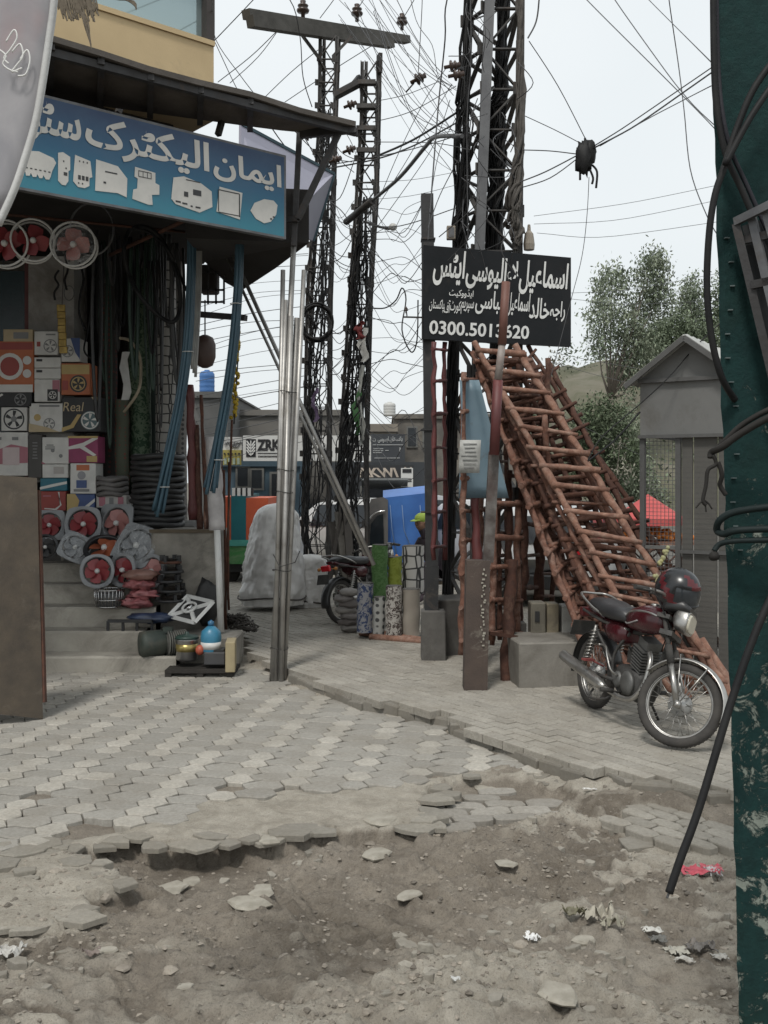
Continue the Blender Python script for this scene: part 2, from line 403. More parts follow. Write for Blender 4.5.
def L2W(u, v, o=(-.9, 6.2)): return (o[0]+evec.x*u+dvec.x*v, o[1]+evec.y*u+dvec.y*v)
light = [(-.045,.083),(-.07,.045),(-.098,0),(-.07,-.045),(-.045,-.083),(0,-.074),(.045,-.083),(.07,-.045),(.098,0),(.07,.045),(.045,.083),(0,.092)]
grey = [(-.135,0),(-.112,-.04),(-.085,-.083),(-.03,-.075),(.03,-.091),(.085,-.083),(.112,-.04),(.135,0),(.112,.04),(.085,.083),(.03,.075),(-.03,.091)]
for i in range(-16, 14):
    for j in range(-13, 26):
        for kind, (u, v, sh) in enumerate(((i*A, j*Bp, light), (i*A+.18, j*Bp+.083, grey))):
            cx, cy = L2W(u, v)
            if cy < 4.6 or cy > 9.75: continue
            nz = mnoise.noise(Vector((cx*3, cy*3, 1)))*.06
            if not inside(paver_poly, cx+nz, cy+nz): continue
            edge = min(.9, max(0, 5.9-cy))
            # worn band near the broken edge: some stones gone
            if (cy < 6 and rnd.random() < .07) or rnd.random() < .004: continue
            px_ = [L2W(u+x*.962+rnd.uniform(-.003,.003), v+y*.955+rnd.uniform(-.003,.003)) for x, y in sh]
            br = rnd.uniform(.88, 1.1)
            lightc = rnd.random() < (.86 if kind == 0 else .012)
            if i % 5 == 3 and rnd.random() < .5: lightc = False
            pl.c = tuple(x*br for x in ((.455,.43,.38) if lightc else (.345,.33,.298)))
            near = max(0, 1-(cy-5.2)/1.5)
            pl_z = rnd.uniform(-.003, .003)-near*rnd.uniform(0, .008)
            stone(pl, px_, pl_z, .045, .006, (rnd.uniform(-.02,.02)*(1+near), rnd.uniform(-.02,.02)*(1+near)))
o = pl.build('plaza_paving', pave_m); tag(o, kind='structure')
# raised walk of rectangular blocks laid along its kerb
wk = MB(); d1 = Vector((.578, -.816)); e1 = Vector((.816, .578)); O1 = Vector((0, 8.3))
for i in range(-70, 34):
    for j in range(-14, 62):
        u = i*.205+(j % 2)*.1025; v = j*.105
        if v > 3.2 and u > 1.4: continue
        c = O1+d1*u+e1*v
        if c.y > 19 or c.y < 5.2 or c.x > 6 or c.x < -5: continue
        nz = mnoise.noise(Vector((c.x*2, c.y*2, 3)))*.07+rnd.uniform(-.02, .02)
        if not inside(walk_poly, c.x+nz-.02, c.y+nz-.03): continue
        if c.x < -1.55 and c.y < 13 and c.x < -2.2: continue
        hw, hh = .0985, .0485; ps = []
        for a_, b_ in ((-hw,-hh),(hw,-hh),(hw,hh),(-hw,hh)):
            p_ = c+d1*a_+e1*b_; ps.append((p_.x, p_.y))
        br = rnd.uniform(.86, 1.1); wk.c = tuple(x*br for x in (.375,.352,.308))
        sag = mnoise.noise(Vector((c.x, c.y, 0)))*.012
        stone(wk, list(reversed(ps)), .1+sag+rnd.uniform(-.002,.002), .06, .004, (rnd.uniform(-.012,.012), rnd.uniform(-.012,.012)))
o = wk.build('raised_walk', pave_m); tag(o, kind='structure')
# broken kerb lumps of mortar along the walk's edge
kb = MB(); wp = walk_poly[4:19]
for (ax, ay), (bx, by) in zip(wp[:-1], wp[1:]):
    L = math.hypot(bx-ax, by-ay); n = max(1, int(L/.17))
    for k in range(n):
        t = (k+.5)/n; x = ax+(bx-ax)*t; y = ay+(by-ay)*t; a = math.atan2(by-ay, bx-ax)
        _k = rnd.uniform(.8, 1.05); kb.c = tuple(v*_k for v in (.24,.225,.195))
        x += .045; y += .03; wd = rnd.uniform(.03, .05); hh = rnd.uniform(.045, .065)
        ps = [(x+math.cos(a)*u-math.sin(a)*v+rnd.uniform(-.01,.01), y+math.sin(a)*u+math.cos(a)*v+rnd.uniform(-.012,.012)) for u, v in ((-L/n/2,-wd),(L/n/2,-wd),(L/n/2,wd),(-L/n/2,wd))]
        if Vector((0,0)) is not None:
            ar = sum(ps[i][0]*ps[(i+1) % 4][1]-ps[(i+1) % 4][0]*ps[i][1] for i in range(4))
            if ar < 0: ps.reverse()
        stone(kb, ps, rnd.uniform(.05, .082), .2, .012, (rnd.uniform(-.1,.1), rnd.uniform(-.1,.1)))
o = kb.build('walk_kerb', pave_m); tag(o, kind='structure')
# jagged plates of screed overhanging the washed-out edge
eb = MB(); re_ = random.Random(17)
def plates(poly, i0, i1, zt, step=.09, over=.0, sz=(.05,.15), th=.035, col=(.30,.28,.24)):
    seg = poly[i0:i1+1]
    for (ax, ay), (bx, by) in zip(seg[:-1], seg[1:]):
        L = math.hypot(bx-ax, by-ay); n = max(1, int(L/step)); nx_, ny_ = (by-ay)/L, -(bx-ax)/L
        if not inside(poly, (ax+bx)/2-nx_*.02, (ay+by)/2-ny_*.02): nx_, ny_ = -nx_, -ny_
        for k in range(n):
            if re_.random() < .25: continue
            t = (k+re_.random())/n; q_ = over+re_.uniform(-.07,.035); x = ax+(bx-ax)*t+nx_*q_; y = ay+(by-ay)*t+ny_*q_; r_ = re_.uniform(*sz); m = re_.randint(5, 8); a0 = re_.uniform(0, 6); ps = []
            for j in range(m): a = a0+2*PI*j/m+re_.uniform(-.25,.25); rr_ = r_*re_.uniform(.6,1.1); ps.append((x+math.cos(a)*rr_, y+math.sin(a)*rr_*.8))
            kk = re_.uniform(.75, 1.1); eb.c = tuple(c_*kk for c_ in col); stone(eb, ps, zt+re_.uniform(-.014,.006), th*re_.uniform(.5,1.0), .004, (re_.uniform(-.05,.05), re_.uniform(-.05,.05)))
plates(bed_poly, 8, len(bed_poly)-2, -.008); plates(slab_a, 1, 7, -.012, .09); plates(slab_b, 1, 7, -.028, .09); plates(slab_r, 8, 10, -.03, .08, .01); plates(slab_a, 3, 5, -.04, .12, .06, (.04,.1))
for k in range(420):
    px, py = re_.uniform(-20, 735), re_.uniform(800, 1020); p = G(px, py, -.07)
    if inside(bed_poly, p.x, p.y) or inside(walk_poly, p.x, p.y) or inside(slab_r, p.x, p.y): continue
    if mnoise.noise(Vector((p.x*1.2, p.y*1.2, 4))) < -.02: continue
    r_ = re_.uniform(.010, .045)*(1.4 if re_.random() < .1 else 1); m = re_.randint(5, 7); a0 = re_.uniform(0, 6); ps = [(p.x+math.cos(a0+2*PI*j/m)*r_*re_.uniform(.55,1.2), p.y+math.sin(a0+2*PI*j/m)*r_*re_.uniform(.5,1)) for j in range(m)]
    kk = re_.uniform(.6, 1.05); eb.c = tuple(c_*kk for c_ in (.38,.355,.305)); stone(eb, ps, zat(p.x, p.y)+re_.uniform(.001,.012), .03, .003, (re_.uniform(-.25,.25), re_.uniform(-.25,.25)))
o = eb.build('broken_screed', pave_m); tag(o, kind='structure')
# sunk and tilted slabs lying in the broken ground
def slab_set(poly, z, name, col, s=(.2,.13), rot=-.9, keep=.85, seed=1, tilt=.05):
    r = random.Random(seed); mb = MB(); xs_ = [p[0] for p in poly]; ys_ = [p[1] for p in poly]
    cx, cy = sum(xs_)/len(xs_), sum(ys_)/len(ys_)
    for i in range(-14, 15):
        for j in range(-14, 15):
            u = i*s[0]+(j % 2)*s[0]/2; v = j*s[1]
            x = cx+math.cos(rot)*u-math.sin(rot)*v; y = cy+math.sin(rot)*u+math.cos(rot)*v
            if not inside(poly, x, y) or r.random() > keep: continue
            ps = []
            for a_, b_ in ((-.5,-.3),(-.35,-.5),(.3,-.5),(.5,-.25),(.5,.3),(.3,.5),(-.3,.48),(-.5,.3)):
                a_ = a_*s[0]*.96+r.uniform(-.006,.006); b_ = b_*s[1]*.96+r.uniform(-.005,.005)
                ps.append((x+math.cos(rot)*a_-math.sin(rot)*b_, y+math.sin(rot)*a_+math.cos(rot)*b_))
            k = r.uniform(.85, 1.12); mb.c = tuple(q_*k for q_ in col)
            stone(mb, ps, z+r.uniform(-.004,.004), .05, .006, (r.uniform(-tilt,tilt), r.uniform(-tilt,tilt)))
    o = mb.build(name, pave_m); return tag(o, kind='structure')
slab_set(sunk, -.055, 'sunken_paving', (.34,.32,.285), (.24,.12), .1, .85, 4, .07)
slab_set(slab_r, -.012, 'outlying_paving', (.32,.30,.26), (.19,.1), -.95, .97, 5, .02)
# loose flat stones one can tell apart
def rock(mb, c, sx, sy, sz, seed, rz=0):
    r = random.Random(seed); n = 10; vs = []; fs = []
    prof = [(.55, -1), (.95, -.35), (1, .25), (.86, .85)]
    rad = [r.uniform(.72, 1.12) for _ in range(n)]
    for k, (q_, z_) in enumerate(prof):
        for j in range(n):
            t = 2*PI*j/n; x = math.cos(t)*rad[j]*q_*sx+r.uniform(-.04,.04)*sx; y = math.sin(t)*rad[j]*q_*sy+r.uniform(-.04,.04)*sy
            vs.append((c[0]+x*math.cos(rz)-y*math.sin(rz), c[1]+x*math.sin(rz)+y*math.cos(rz), c[2]+z_*sz))
    for k in range(3):
        for j in range(n): fs.append((k*n+j, k*n+(j+1) % n, (k+1)*n+(j+1) % n, (k+1)*n+j))
    fs.append(tuple(3*n+j for j in range(n))); fs.append(tuple(reversed(range(n))))
    mb.add(vs, fs)
stone_pale = mat('pale_stone', (.36,.335,.285), (.24,.22,.18), 14, .9, bump=.6)
stone_list = [(378,854,38,.55,'flat pale paver lying loose in the mud, in the middle of the pit'),(193,862,26,.6,'flat paver stuck in the mud right of the cracked concrete slab'),(172,873,44,.4,'thin long paver half sunk in mud beside the cracked slab'),
 (270,849,28,.6,'small broken paver under the crumbling edge below the pole'),(408,884,30,.5,'small pale stone alone in the dark wet patch of earth'),(250,904,46,.45,'flat stone with a shadowed rim in the middle of the bare earth'),
 (262,892,34,.5,'thin slab behind the flat stone in the bare earth'),(382,828,44,.5,'pale broken slab leaning on the crumbling edge of the paving'),(740,760,8,.6,'small stone beside the green column'),
 (585,942,26,1.0,'rounded grey stone beside the crumpled litter'),(507,868,26,.5,'flat stone on the gravel near the rod tip'),(560,1003,56,.5,'broad flat stone at the bottom edge of the picture'),
 (108,950,22,.9,'rough stone at the foot of the broken slab'),(185,979,20,.7,'small pale stone in the brown earth at lower left'),(520,815,40,.5,'pale paver fragment on the loose gravel beside the sunken paving'),(486,788,30,.5,'pale flat stone in the hollow under the walk edge'),(372,965,26,1.1,'dark clod of earth standing in the dirt at lower centre')]
for k, (px, py, wpx, fl, lab) in enumerate(stone_list):
    p = G(px, py, -.06); w_ = wpx/FPX*p.y/2
    mb = MB(); h = w_*.28*fl; rock(mb, (0,0,0), w_, w_*.75, h, 100+k, rnd.uniform(0, 3))
    o = mb.build('loose_stone', stone_pale if k != 16 else earth_m); o.location = (p.x, p.y, max(zat(p.x+q_, p.y+r_) for q_ in (-w_*.6, 0, w_*.6) for r_ in (-w_*.4, w_*.4))-h*.4)
    tag(o, lab, 'stone', 'loose stones lying in the broken ground')
# gravel: stuff
gv = MB()
for k in range(6500):
    if k < 5000: px, py = rnd.uniform(-40, 800), 790+rnd.random()**.8*260
    else: px, py = rnd.gauss(560, 90), rnd.gauss(860, 40)
    if py < 770: continue
    p = G(px, py, -.07)
    if p.y < 2.5 or inside(bed_poly, p.x, p.y) or inside(walk_poly, p.x, p.y) or inside(slab_r, p.x, p.y): continue
    if mnoise.noise(Vector((p.x*1.5, p.y*1.5, 9))) < -.12 and rnd.random() < .75: continue
    s = .003+.014*rnd.random()**3.2
    if rnd.random() < .03: s *= 2.2
    flat = rnd.uniform(.25, .9)
    br = rnd.uniform(.45, 1.25); gv.c = tuple(x*br for x in (.27,.24,.20))
    gv.tmp = (p.x, p.y, s)
    vs = []; n = 5
    for zz_, q_ in ((-.4, .8), (.2, 1), (.75, .55)):
        for j in range(n):
            t = 2*PI*j/n+rnd.uniform(-.3,.3); vs.append([p.x+math.cos(t)*s*q_*rnd.uniform(.7,1.3), p.y+math.sin(t)*s*q_*rnd.uniform(.7,1.3), zz_*s*flat])
    gv.add(vs, [(a*n+j, a*n+(j+1) % n, (a+1)*n+(j+1) % n, (a+1)*n+j) for a in (0, 1) for j in range(n)]+[tuple(2*n+j for j in range(n))])
ga = np.array(gv.v); gz, _ = ground_z(ga[:, 0], ga[:, 1])
cen = gz.reshape(-1, 15).mean(1).repeat(15); ga[:, 2] += cen; gv.v = [tuple(v) for v in ga]
def vcol_mat(name, rough=.9):
    m, nt, b = nt_new(name); a = nt.nodes.new('ShaderNodeVertexColor'); a.layer_name = 'Col'
    co = coords(nt); n_ = noise(nt, co, 60, 4, .7)
    link(nt, mixc(nt, ramp(nt, n_, [(.4, 0), (.7, .4)]), a.outputs[0], (.12,.1,.08)), b.inputs['Base Color']); b.inputs['Roughness'].default_value = rough; return m
o = gv.build('gravel', vcol_mat('gravel')); tag(o, 'small stones and grit scattered over the broken earth', 'gravel', kind='stuff')
# ------------------------------------------------------------------ steel lattice towers
def lattice(root, legs, levels, wleg, wbr, m, part_leg='leg', plates=True, seed=0):
    """legs: list of 4 polylines (by z); levels: heights of the horizontal rings"""
    r = random.Random(seed)
    def at(leg, z):
        for a, b in zip(leg[:-1], leg[1:]):
            lo, hi = (a, b) if a.z < b.z else (b, a)
            if lo.z <= z <= hi.z: return lo.lerp(hi, (z-lo.z)/(hi.z-lo.z))
        lo, hi = min(leg, key=lambda v: v.z), max(leg, key=lambda v: v.z)
        return lo.lerp(hi, (z-lo.z)/(hi.z-lo.z))
    for leg in legs:
        mb = MB(); lv = sorted(leg, key=lambda v: v.z)
        for a, b in zip(lv[:-1], lv[1:]):
            mb.bar(a, b, wleg, wleg*.25, (1,0,0)); mb.bar(a+Vector((wleg*.4,wleg*.4,0)), b+Vector((wleg*.4,wleg*.4,0)), wleg*.25, wleg, (1,0,0))
        mb.build(part_leg, m, root)
    mb = MB()
    for i, (z0, z1) in enumerate(zip(levels[:-1], levels[1:])):
        for k in range(4):
            A_, B_ = legs[k], legs[(k+1) % 4]
            mb.bar(at(A_, z0), at(B_, z0), wbr, wbr*.3)
            if plates:
                c = at(A_, z0); mb.box(c, (wleg*2.1, wleg*.3, wleg*1.8), rz=r.uniform(0, 1.5))
            if (i+k) % 2: mb.bar(at(A_, z0), at(B_, z1), wbr, wbr*.3)
            else: mb.bar(at(B_, z0), at(A_, z1), wbr, wbr*.3)
    mb.build('bracing', m, root)
    return at
def cable_mass(name, label, path, n, spread, r0, seed, m=None, zj=.16, cat='cables', group=None):
    """a bundle nobody could count: many thin cables winding along one path"""
    r = random.Random(seed); mb = MB()
    for k in range(n):
        ph = r.uniform(0, 6.28); pts = []; f = r.uniform(.5, 2.5); a0 = r.uniform(.25, 1)
        t0 = r.uniform(0, .35) if k > n*.5 else 0; t1 = 1-(r.uniform(0, .4) if k > n*.6 else 0)
        N = int(24*(t1-t0))+4
        for i in range(N):
            t = t0+(t1-t0)*i/(N-1); s = t*(len(path)-1); j = min(int(s), len(path)-2); fr = s-j
            p, w = path[j][0].lerp(path[j+1][0], fr), path[j][1]*(1-fr)+path[j+1][1]*fr
            a = ph+f*t*6+r.uniform(-.5, .5); q = w*spread*a0*r.uniform(.7, 1.25)
            pts.append(p+Vector((math.cos(a)*q, math.sin(a)*q, r.uniform(-1, 1)*zj*.3)))
        mb.tube(pts, r0*r.choice((.6, .8, 1, 1.5)), 4, caps=False)
    o = mb.build(name, m or cable_black); return tag(o, label, cat, group, 'stuff')
def leg(Y, pts): return [P(x, y, Y) for x, y in pts]

# --- the big tower behind the black sign
T3 = thing('lattice_tower', 'big dark steel lattice tower rising behind the black sign, thick with cables', 'tower', (.9, 9.6, .1))
L_ = leg(10.7, [(447,632),(454,340),(459,245),(468,0),(480,-330)]); F_ = leg(10.4, [(470,646),(473,340),(476,245),(486,0),(498,-330)])
R_ = leg(10.4, [(517,644),(517,340),(517,245),(519,0),(522,-330)]); B_ = leg(11.3, [(495,632),(496,340),(497,245),(502,0),(510,-330)])
for q_ in (L_, F_, R_, B_): q_.sort(key=lambda v: v.z)
lv = [.45+.42*i for i in range(24)]
at3 = lattice(T3, [L_, F_, R_, B_], lv, .07, .05, tower_steel, seed=1)
mb = MB(); pts = [v+Vector((.03,-.08,0)) for v in F_[1:]]
for a, b in zip(pts[:-1], pts[1:]): mb.bar(a, b, .1, .1, (0,1,0))
mb.build('front_post', mat('pale_angle_iron', (.15,.152,.155), (.105,.105,.11), 6, .5, .4, .2), T3)
mb = MB()
c = P(452, 480, 10.2); mb.box((c.x, 10.25, .34), (.46, .5, .62), rz=.25); mb.build('footing', concrete_dark, T3, bevel=.01)
def pth(Y, l): return [(P(x, y, Y), w_) for x, y, w_ in l]
cable_mass('cable_bundle', 'thick black mass of cables running up the inside of the big tower', pth(10.6, [(496,420,.07),(496,330,.08),(495,245,.10),(497,190,.09),(497,150,.10),(496,110,.12),(501,95,.08),(502,50,.06),(504,0,.06),(508,-120,.06)]), 46, 1, .013, 5, cat='cable bundle')
cable_mass('cable_bundle', 'brownish sheathed cables hanging down the right leg of the big tower above the black sign', pth(10.2, [(517,246,.05),(515,225,.09),(514,200,.08),(520,150,.05),(520,60,.04),(521,0,.03)]), 22, 1, .014, 6, mat('faded_sheath', (.10,.09,.08), (.05,.045,.04), 12, .8), cat='cable bundle')
cable_mass('cable_bundle', 'loose black cables wound round the left leg of the big tower', pth(10.5, [(446,600,.05),(450,420,.05),(455,330,.07),(458,260,.09),(461,200,.09),(463,130,.10),(464,100,.08),(468,0,.04)]), 26, 1, .009, 8, cat='cable bundle')

# --- the two slender towers over the street
T1 = thing('lattice_tower', 'slender lattice tower under the wide crossarm, left of the two over the street', 'tower', (-1.05, 15, .1))
def tower_at(T, Y, dy, xs_, lvn, wl, wb, seed, zs=None):
    a = leg(Y, [(x0, y) for y, x0, x1 in xs_]); b = leg(Y, [(x1, y) for y, x0, x1 in xs_])
    c = leg(Y+dy, [(x1+2, y) for y, x0, x1 in xs_]); d = leg(Y+dy, [(x0+4, y) for y, x0, x1 in xs_])
    for q_ in (a, b, c, d): q_.sort(key=lambda v: v.z)
    z0 = a[0].z+.05; z1 = a[-1].z
    return lattice(T, [a, b, c, d], [z0+(z1-z0)*i/lvn for i in range(lvn+1)], wl, wb, tower_steel, seed=seed)
tower_at(T1, 15, .35, [(36,319,336),(120,318,333),(245,310,330),(300,306,328),(460,303,327),(596,300,326)], 24, .05, .04, 11)
ta = P(246, 14, 13.6); tb = P(407, 40, 17.2); mb = MB()
Mx = (tb-ta).normalized()
mb.bar(ta, tb, .14, .12); mb.build('crossarm', mat('weathered_beam', (.10,.095,.085), (.06,.057,.05), 5, .85, bump=.5), T1)
mb = MB(); mb.bar(ta+Mx*.15+Vector((-.02,-.14,-.15)), tb-Mx*.5+Vector((-.02,-.14,-.16)), .13, .15); mb.build('crossarm', MATS['weathered_beam'], T1)
mb = MB()
mb.bar(P(322,62,15), P(302,35,14.9), .04, .04); mb.bar(P(333,56,15), P(352,36,15.1), .04, .04); mb.build('arm_brace', tower_steel, T1)
def insulator(root, p, s=1.0, ax=(0,0,1), m=None):
    Mz = Vector(ax).to_track_quat('Z', 'Y').to_matrix()
    mb = MB(); mb.lathe([(.0,-.09*s),(.02*s,-.09*s),(.02*s,-.03*s),(.06*s,-.02*s),(.065*s,0),(.03*s,.015*s),(.05*s,.03*s),(.055*s,.045*s),(.025*s,.06*s),(.03*s,.09*s),(0,.1*s)], p, Mz, 10)
    return mb.build('insulator', m or mat('brown_porcelain', (.07,.045,.035), (.05,.035,.03), 6, .3), root)
for px, py, Y in ((303,10,14.9),(357,13,16),(402,22,17),):
    insulator(T1, P(px, py, Y), 1.5)
T2 = thing('lattice_tower', 'narrow ladder-like lattice tower topped with a short dark plate, right of the crossarm tower', 'tower', (-.5, 13.5, .1))
tower_at(T2, 13.5, .3, [(61,361,377),(120,360,376),(200,355,374),(245,352,371),(300,348,368),(460,338,364),(600,336,366)], 22, .045, .04, 12)
mb = MB()
for y0 in (82, 106, 128, 150): mb = MB(); mb.box(P(366, y0, 13.45), (.26, .05, .06)); mb.build('step_plate', tower_steel, T2)
mb = MB(); mb.box(P(379.5, 64, 13.5), (.05, .12, .26), rz=.3); mb.build('top_plate', dark_steel, T2)
mb = MB(); c = P(346, 90, 13.4); Mq = Matrix.Rotation(R(-28), 3, 'Y'); mb.box(c, (.36, .16, .07), Mq); mb.bar(c+Vector((.1,0,.05)), P(360, 78, 13.5), .05, .1); mb.build('side_bracket', dark_steel, T2)
for px, py in ((350,105),(348,127),(349,150),(307,136),(335,160)): insulator(T2, P(px, py, 13.3), 1.0, (1, 0, .4))
cable_mass('cable_bundle', 'dense black cable tangle wrapped down the left slender tower', pth(14.8, [(318,600,.26),(316,540,.24),(316,470,.22),(316,400,.2),(317,330,.18),(320,260,.16),(324,170,.13),(325,110,.1)]), 20, 1.05, .009, 21, cat='cable bundle')
cable_mass('cable_bundle', 'dense dark cable tangle filling the right slender tower', pth(13.4, [(352,600,.2),(350,540,.2),(350,470,.22),(354,400,.2),(358,330,.17),(361,260,.14),(364,200,.10)]), 28, 1, .009, 22, cat='cable bundle')
# cable coil hanging on the left slender tower
mb = MB()
for k in range(5):
    c = P(317+rnd.uniform(-1,1), 322+rnd.uniform(-1.5,1.5), 14.5); q_ = rnd.uniform(.2, .24)
    mb.tube([c+Vector((math.cos(t)*q_, .05*math.sin(3*t+k), math.sin(t)*q_*1.15)) for t in [2*PI*i/22 for i in range(22)]], .018, 6, closed=True)
tag(mb.build('cable_coil', cable_black), 'coil of thick black cable hung on the left slender tower', 'cable coil')
# rags and plastic caught on the right slender tower
for (px, py, wp_, hp_, col, lab) in ((360,330,8,18,(.14,.02,.02),'dark red rag caught on the right slender tower'),(363,345,8,34,(.45,.45,.43),'torn white plastic strip caught on the right slender tower below the red rag'),(357,412,6,46,(.06,.16,.06),'green strip of cloth tangled low on the right slender tower'),(361,405,5,80,(.36,.37,.35),'long greyish plastic strip hanging down the right slender tower'),(315,405,4,34,(.25,.18,.3),'lilac cloth shred inside the left slender tower')):
    Y = 13.25; mb = MB(); w_ = wp_*Y/1000; h_ = hp_*Y/1000; c = P(px, py, Y); vs = []
    for i in range(9):
        for j in range(4):
            vs.append(c+Vector(((j/3-.5)*w_*(1-.5*abs(i/8-.4))+rnd.uniform(-.02,.02)+.03*math.sin(i), rnd.uniform(-.04,.04), (i/8-.5)*h_)))
    mb.add(vs, [(i*4+j, i*4+j+1, i*4+j+5, i*4+j+4) for i in range(8) for j in range(3)], True)
    tag(mb.build('rag', mat('rag_%d' % px, col, rough=.8)), lab, 'rag')

# ------------------------------------------------------------------ black painted sign on its post
SY0, SY1 = 9.7, 10.25
s0 = P(424, 245, SY0); s1 = P(571, 258, SY1); zt = 4.13; zb = 3.218
su = Vector((s1.x-s0.x, SY1-SY0, 0)); SL = su.length
SM = frame((s0.x, s0.y, zb), su)
sg = thing('law_office_sign', 'black board with white hand-painted Urdu lettering and a phone number, mounted on the big tower', 'sign', (s0.x, s0.y, zb))
mb = MB(); SHt = zt-zb
mb.prism([(0,0),(SL,0),(SL,SHt),(0,SHt)], .03, SM); mb.build('board', mat('black_board', (.014,.016,.018), (.019,.02,.022), 5, .6, bump=.1, dirt=(.035,.033,.03), dirtamt=.1, spec=.15), sg)
mb = MB(); M2 = SM @ Matrix.Translation((0,.032,0))
for (x, z, w_, h_) in ((0,0,SL,.03),(0,SHt-.03,SL,.03),(0,.03,.03,SHt-.06),(SL-.03,.03,.03,SHt-.06)): mb.prism([(x,z),(x+w_,z),(x+w_,z+h_),(x,z+h_)], .03, M2)
mb.build('back_frame', dark_steel, sg)
sign_white = mat('sign_white_paint', (.72,.72,.70), (.62,.62,.6), 6, .5, bump=0)
mb = MB()
def lz(t): return SHt*t
# big upper line, one word after another from the right, each rising on its own slope like the brush lettering
for txt, x0, x1, z0, z1, sl_ in (('اسماعیل',.625,.965,.55,.93,.10),('لاء',.545,.625,.66,.91,.05),('الیوسی',.265,.535,.57,.93,.10),('ایٹس',.05,.255,.58,.97,.10)):
    letters(mb, txt, SM, SL*x0, SL*x1, lz(z0), lz(z1), .022, sl_, True)
for txt, x0, x1, z0, z1, sl_ in (('راجہ',.845,.95,.27,.50,.1),('خالد',.70,.84,.29,.52,.1),('اسماعیل',.54,.70,.30,.56,.1),('عباسی',.33,.53,.30,.56,.1)):
    letters(mb, txt, SM, SL*x0, SL*x1, lz(z0), lz(z1), .016, sl_, True)
letters(mb, 'ایڈووکیٹ', SM, SL*.16, SL*.32, lz(.46), lz(.56), .012, .1, True)
for txt, x0, x1 in (('سپریم',.235,.32),('کورٹ',.165,.235),('آف',.125,.165),('پاکستان',.03,.125)): letters(mb, txt, SM, SL*x0, SL*x1, lz(.29), lz(.43), .010, .1, True)
letters(mb, '0300.5013620', SM, SL*.03, SL*.70, lz(.055), lz(.205), .022, .06)
mb.build('lettering', sign_white, sg)
# square steel post left of the sign
pt = thing('sign_post', 'square dark steel post carrying the left edge of the black sign', 'post', (.45, 9.85, .1))
pb = P(430, 480, 9.85); mb = MB(); a = P(427, 195, 9.85); b = Vector((pb.x, 9.85, -.05)); c = Vector((pb.x+.02, 9.85, 1.0))
mb.bar(a, c, .12, .12, (0,1,0)); mb.bar(c, b, .13, .13, (0,1,0)); mb.build('post', mat('post_steel', (.04,.041,.042), (.028,.028,.029), 7, .6, .3, .3, dirt=(.1,.08,.065), dirtamt=.2), pt)
mb = MB()
for y in (240, 430, 512): mb = MB(); mb.box(P(428, y, 9.85), (.14, .15, .015)); mb.build('clamp', dark_steel, pt)
mb = MB(); mb.box((pb.x+.03, 9.83, .3), (.24,.26,.55), taper=.95); mb.build('footing', concrete_dark, pt, bevel=.01)
# lamp box and small grey boxes by the sign
lb = thing('street_lamp', 'small pale bottle-shaped lamp head sticking up behind the black sign', 'lamp', P(529, 250, 10.4))
mb = MB(); mb.lathe([(.0,0),(.055,.0),(.06,.06),(.045,.17),(.02,.2),(.015,.26),(0,.27)], P(529,250,10.4), n=8, smooth=False); mb.build('lamp_head', mat('aged_cream', (.32,.28,.23), (.24,.21,.17), 5, .6), lb)
bxl = thing('junction_box', 'small cream junction box on the left leg above the black sign', 'junction box', P(451, 233, 10.4)); mb = MB(); mb.box(P(451,233,10.4), (.09,.07,.14)); mb.build('casing', MATS['aged_cream'], bxl, bevel=.006); mb = MB(); mb.box(P(451,233,10.4)+Vector((0,-.038,0)), (.06,.008,.1)); mb.build('cover', grey_steel, bxl)
# crossbar of small insulators left of the sign
ib = thing('insulator_bracket', 'short iron bracket with tiny insulators left of the black sign', 'bracket', P(415, 317, 8.7))
mb = MB(); mb.bar(P(403,317,9.8), P(424,317.5,9.8), .015, .015); mb.bar(P(407,316,9.8), P(406,309,9.8), .012); mb.build('bar', dark_steel, ib); insulator(ib, P(406,310,9.8), .35)

# steel column, rods and posts in front of the tower
cl_ = thing('steel_column', 'wide flaking box column of dark steel standing at the kerb in front of the big tower', 'column', (.84, 8.45, .1))
Yc = 8.42; mb = MB()
mb.bar(P(477.5, 560, Yc), Vector((P(474.5,480,Yc).x, Yc, -.02)), .195, .18, (0,1,0)); mb.build('column', mat('flaking_paint', (.085,.062,.05), (.06,.045,.038), 5, .75, .1, .5, dirt=(.26,.24,.2), dirtamt=.12), cl_)
mb = MB()
for k in range(26):
    y = 570+k*3.0+rnd.uniform(-1,1); mb.box(P(484+rnd.uniform(-2,2)-k*.08, y, Yc-.1), (rnd.uniform(.008,.025), .004, rnd.uniform(.01,.022)))
mb.build('plaster_spots', stone_pale, cl_)
mb = MB(); mb.bar(P(494, 452, Yc), P(488, 562, Yc), .085, .085, (0,1,0)); mb.build('upper_post', mat('pale_weathered_post', (.16,.15,.14), (.05,.04,.035), 9, .8, bump=.4, dirt=(.06,.03,.025), dirtamt=.5), cl_)
rp = thing('red_pole', 'reddish-brown pipe with a white lower half standing in front of the black sign', 'pole', P(497, 450, 8.3))
mb = MB(); mb.tube([P(506,282,8.3), P(502,345,8.3)], .036, 10); mb.build('upper_pipe', mat('red_oxide', (.17,.075,.055), (.11,.05,.04), 7, .6), rp)
mb = MB(); mb.tube([P(502,345,8.3), P(498,380,8.3)], [.03,.034], 10); mb.build('lower_pipe', mat('pale_pipe', (.30,.27,.25), (.18,.14,.125), 7, .6), rp)
mb = MB(); mb.tube([P(498,380,8.31), P(494,455,8.31)], .042, 10); mb.build('stub_pipe', maroon, rp)
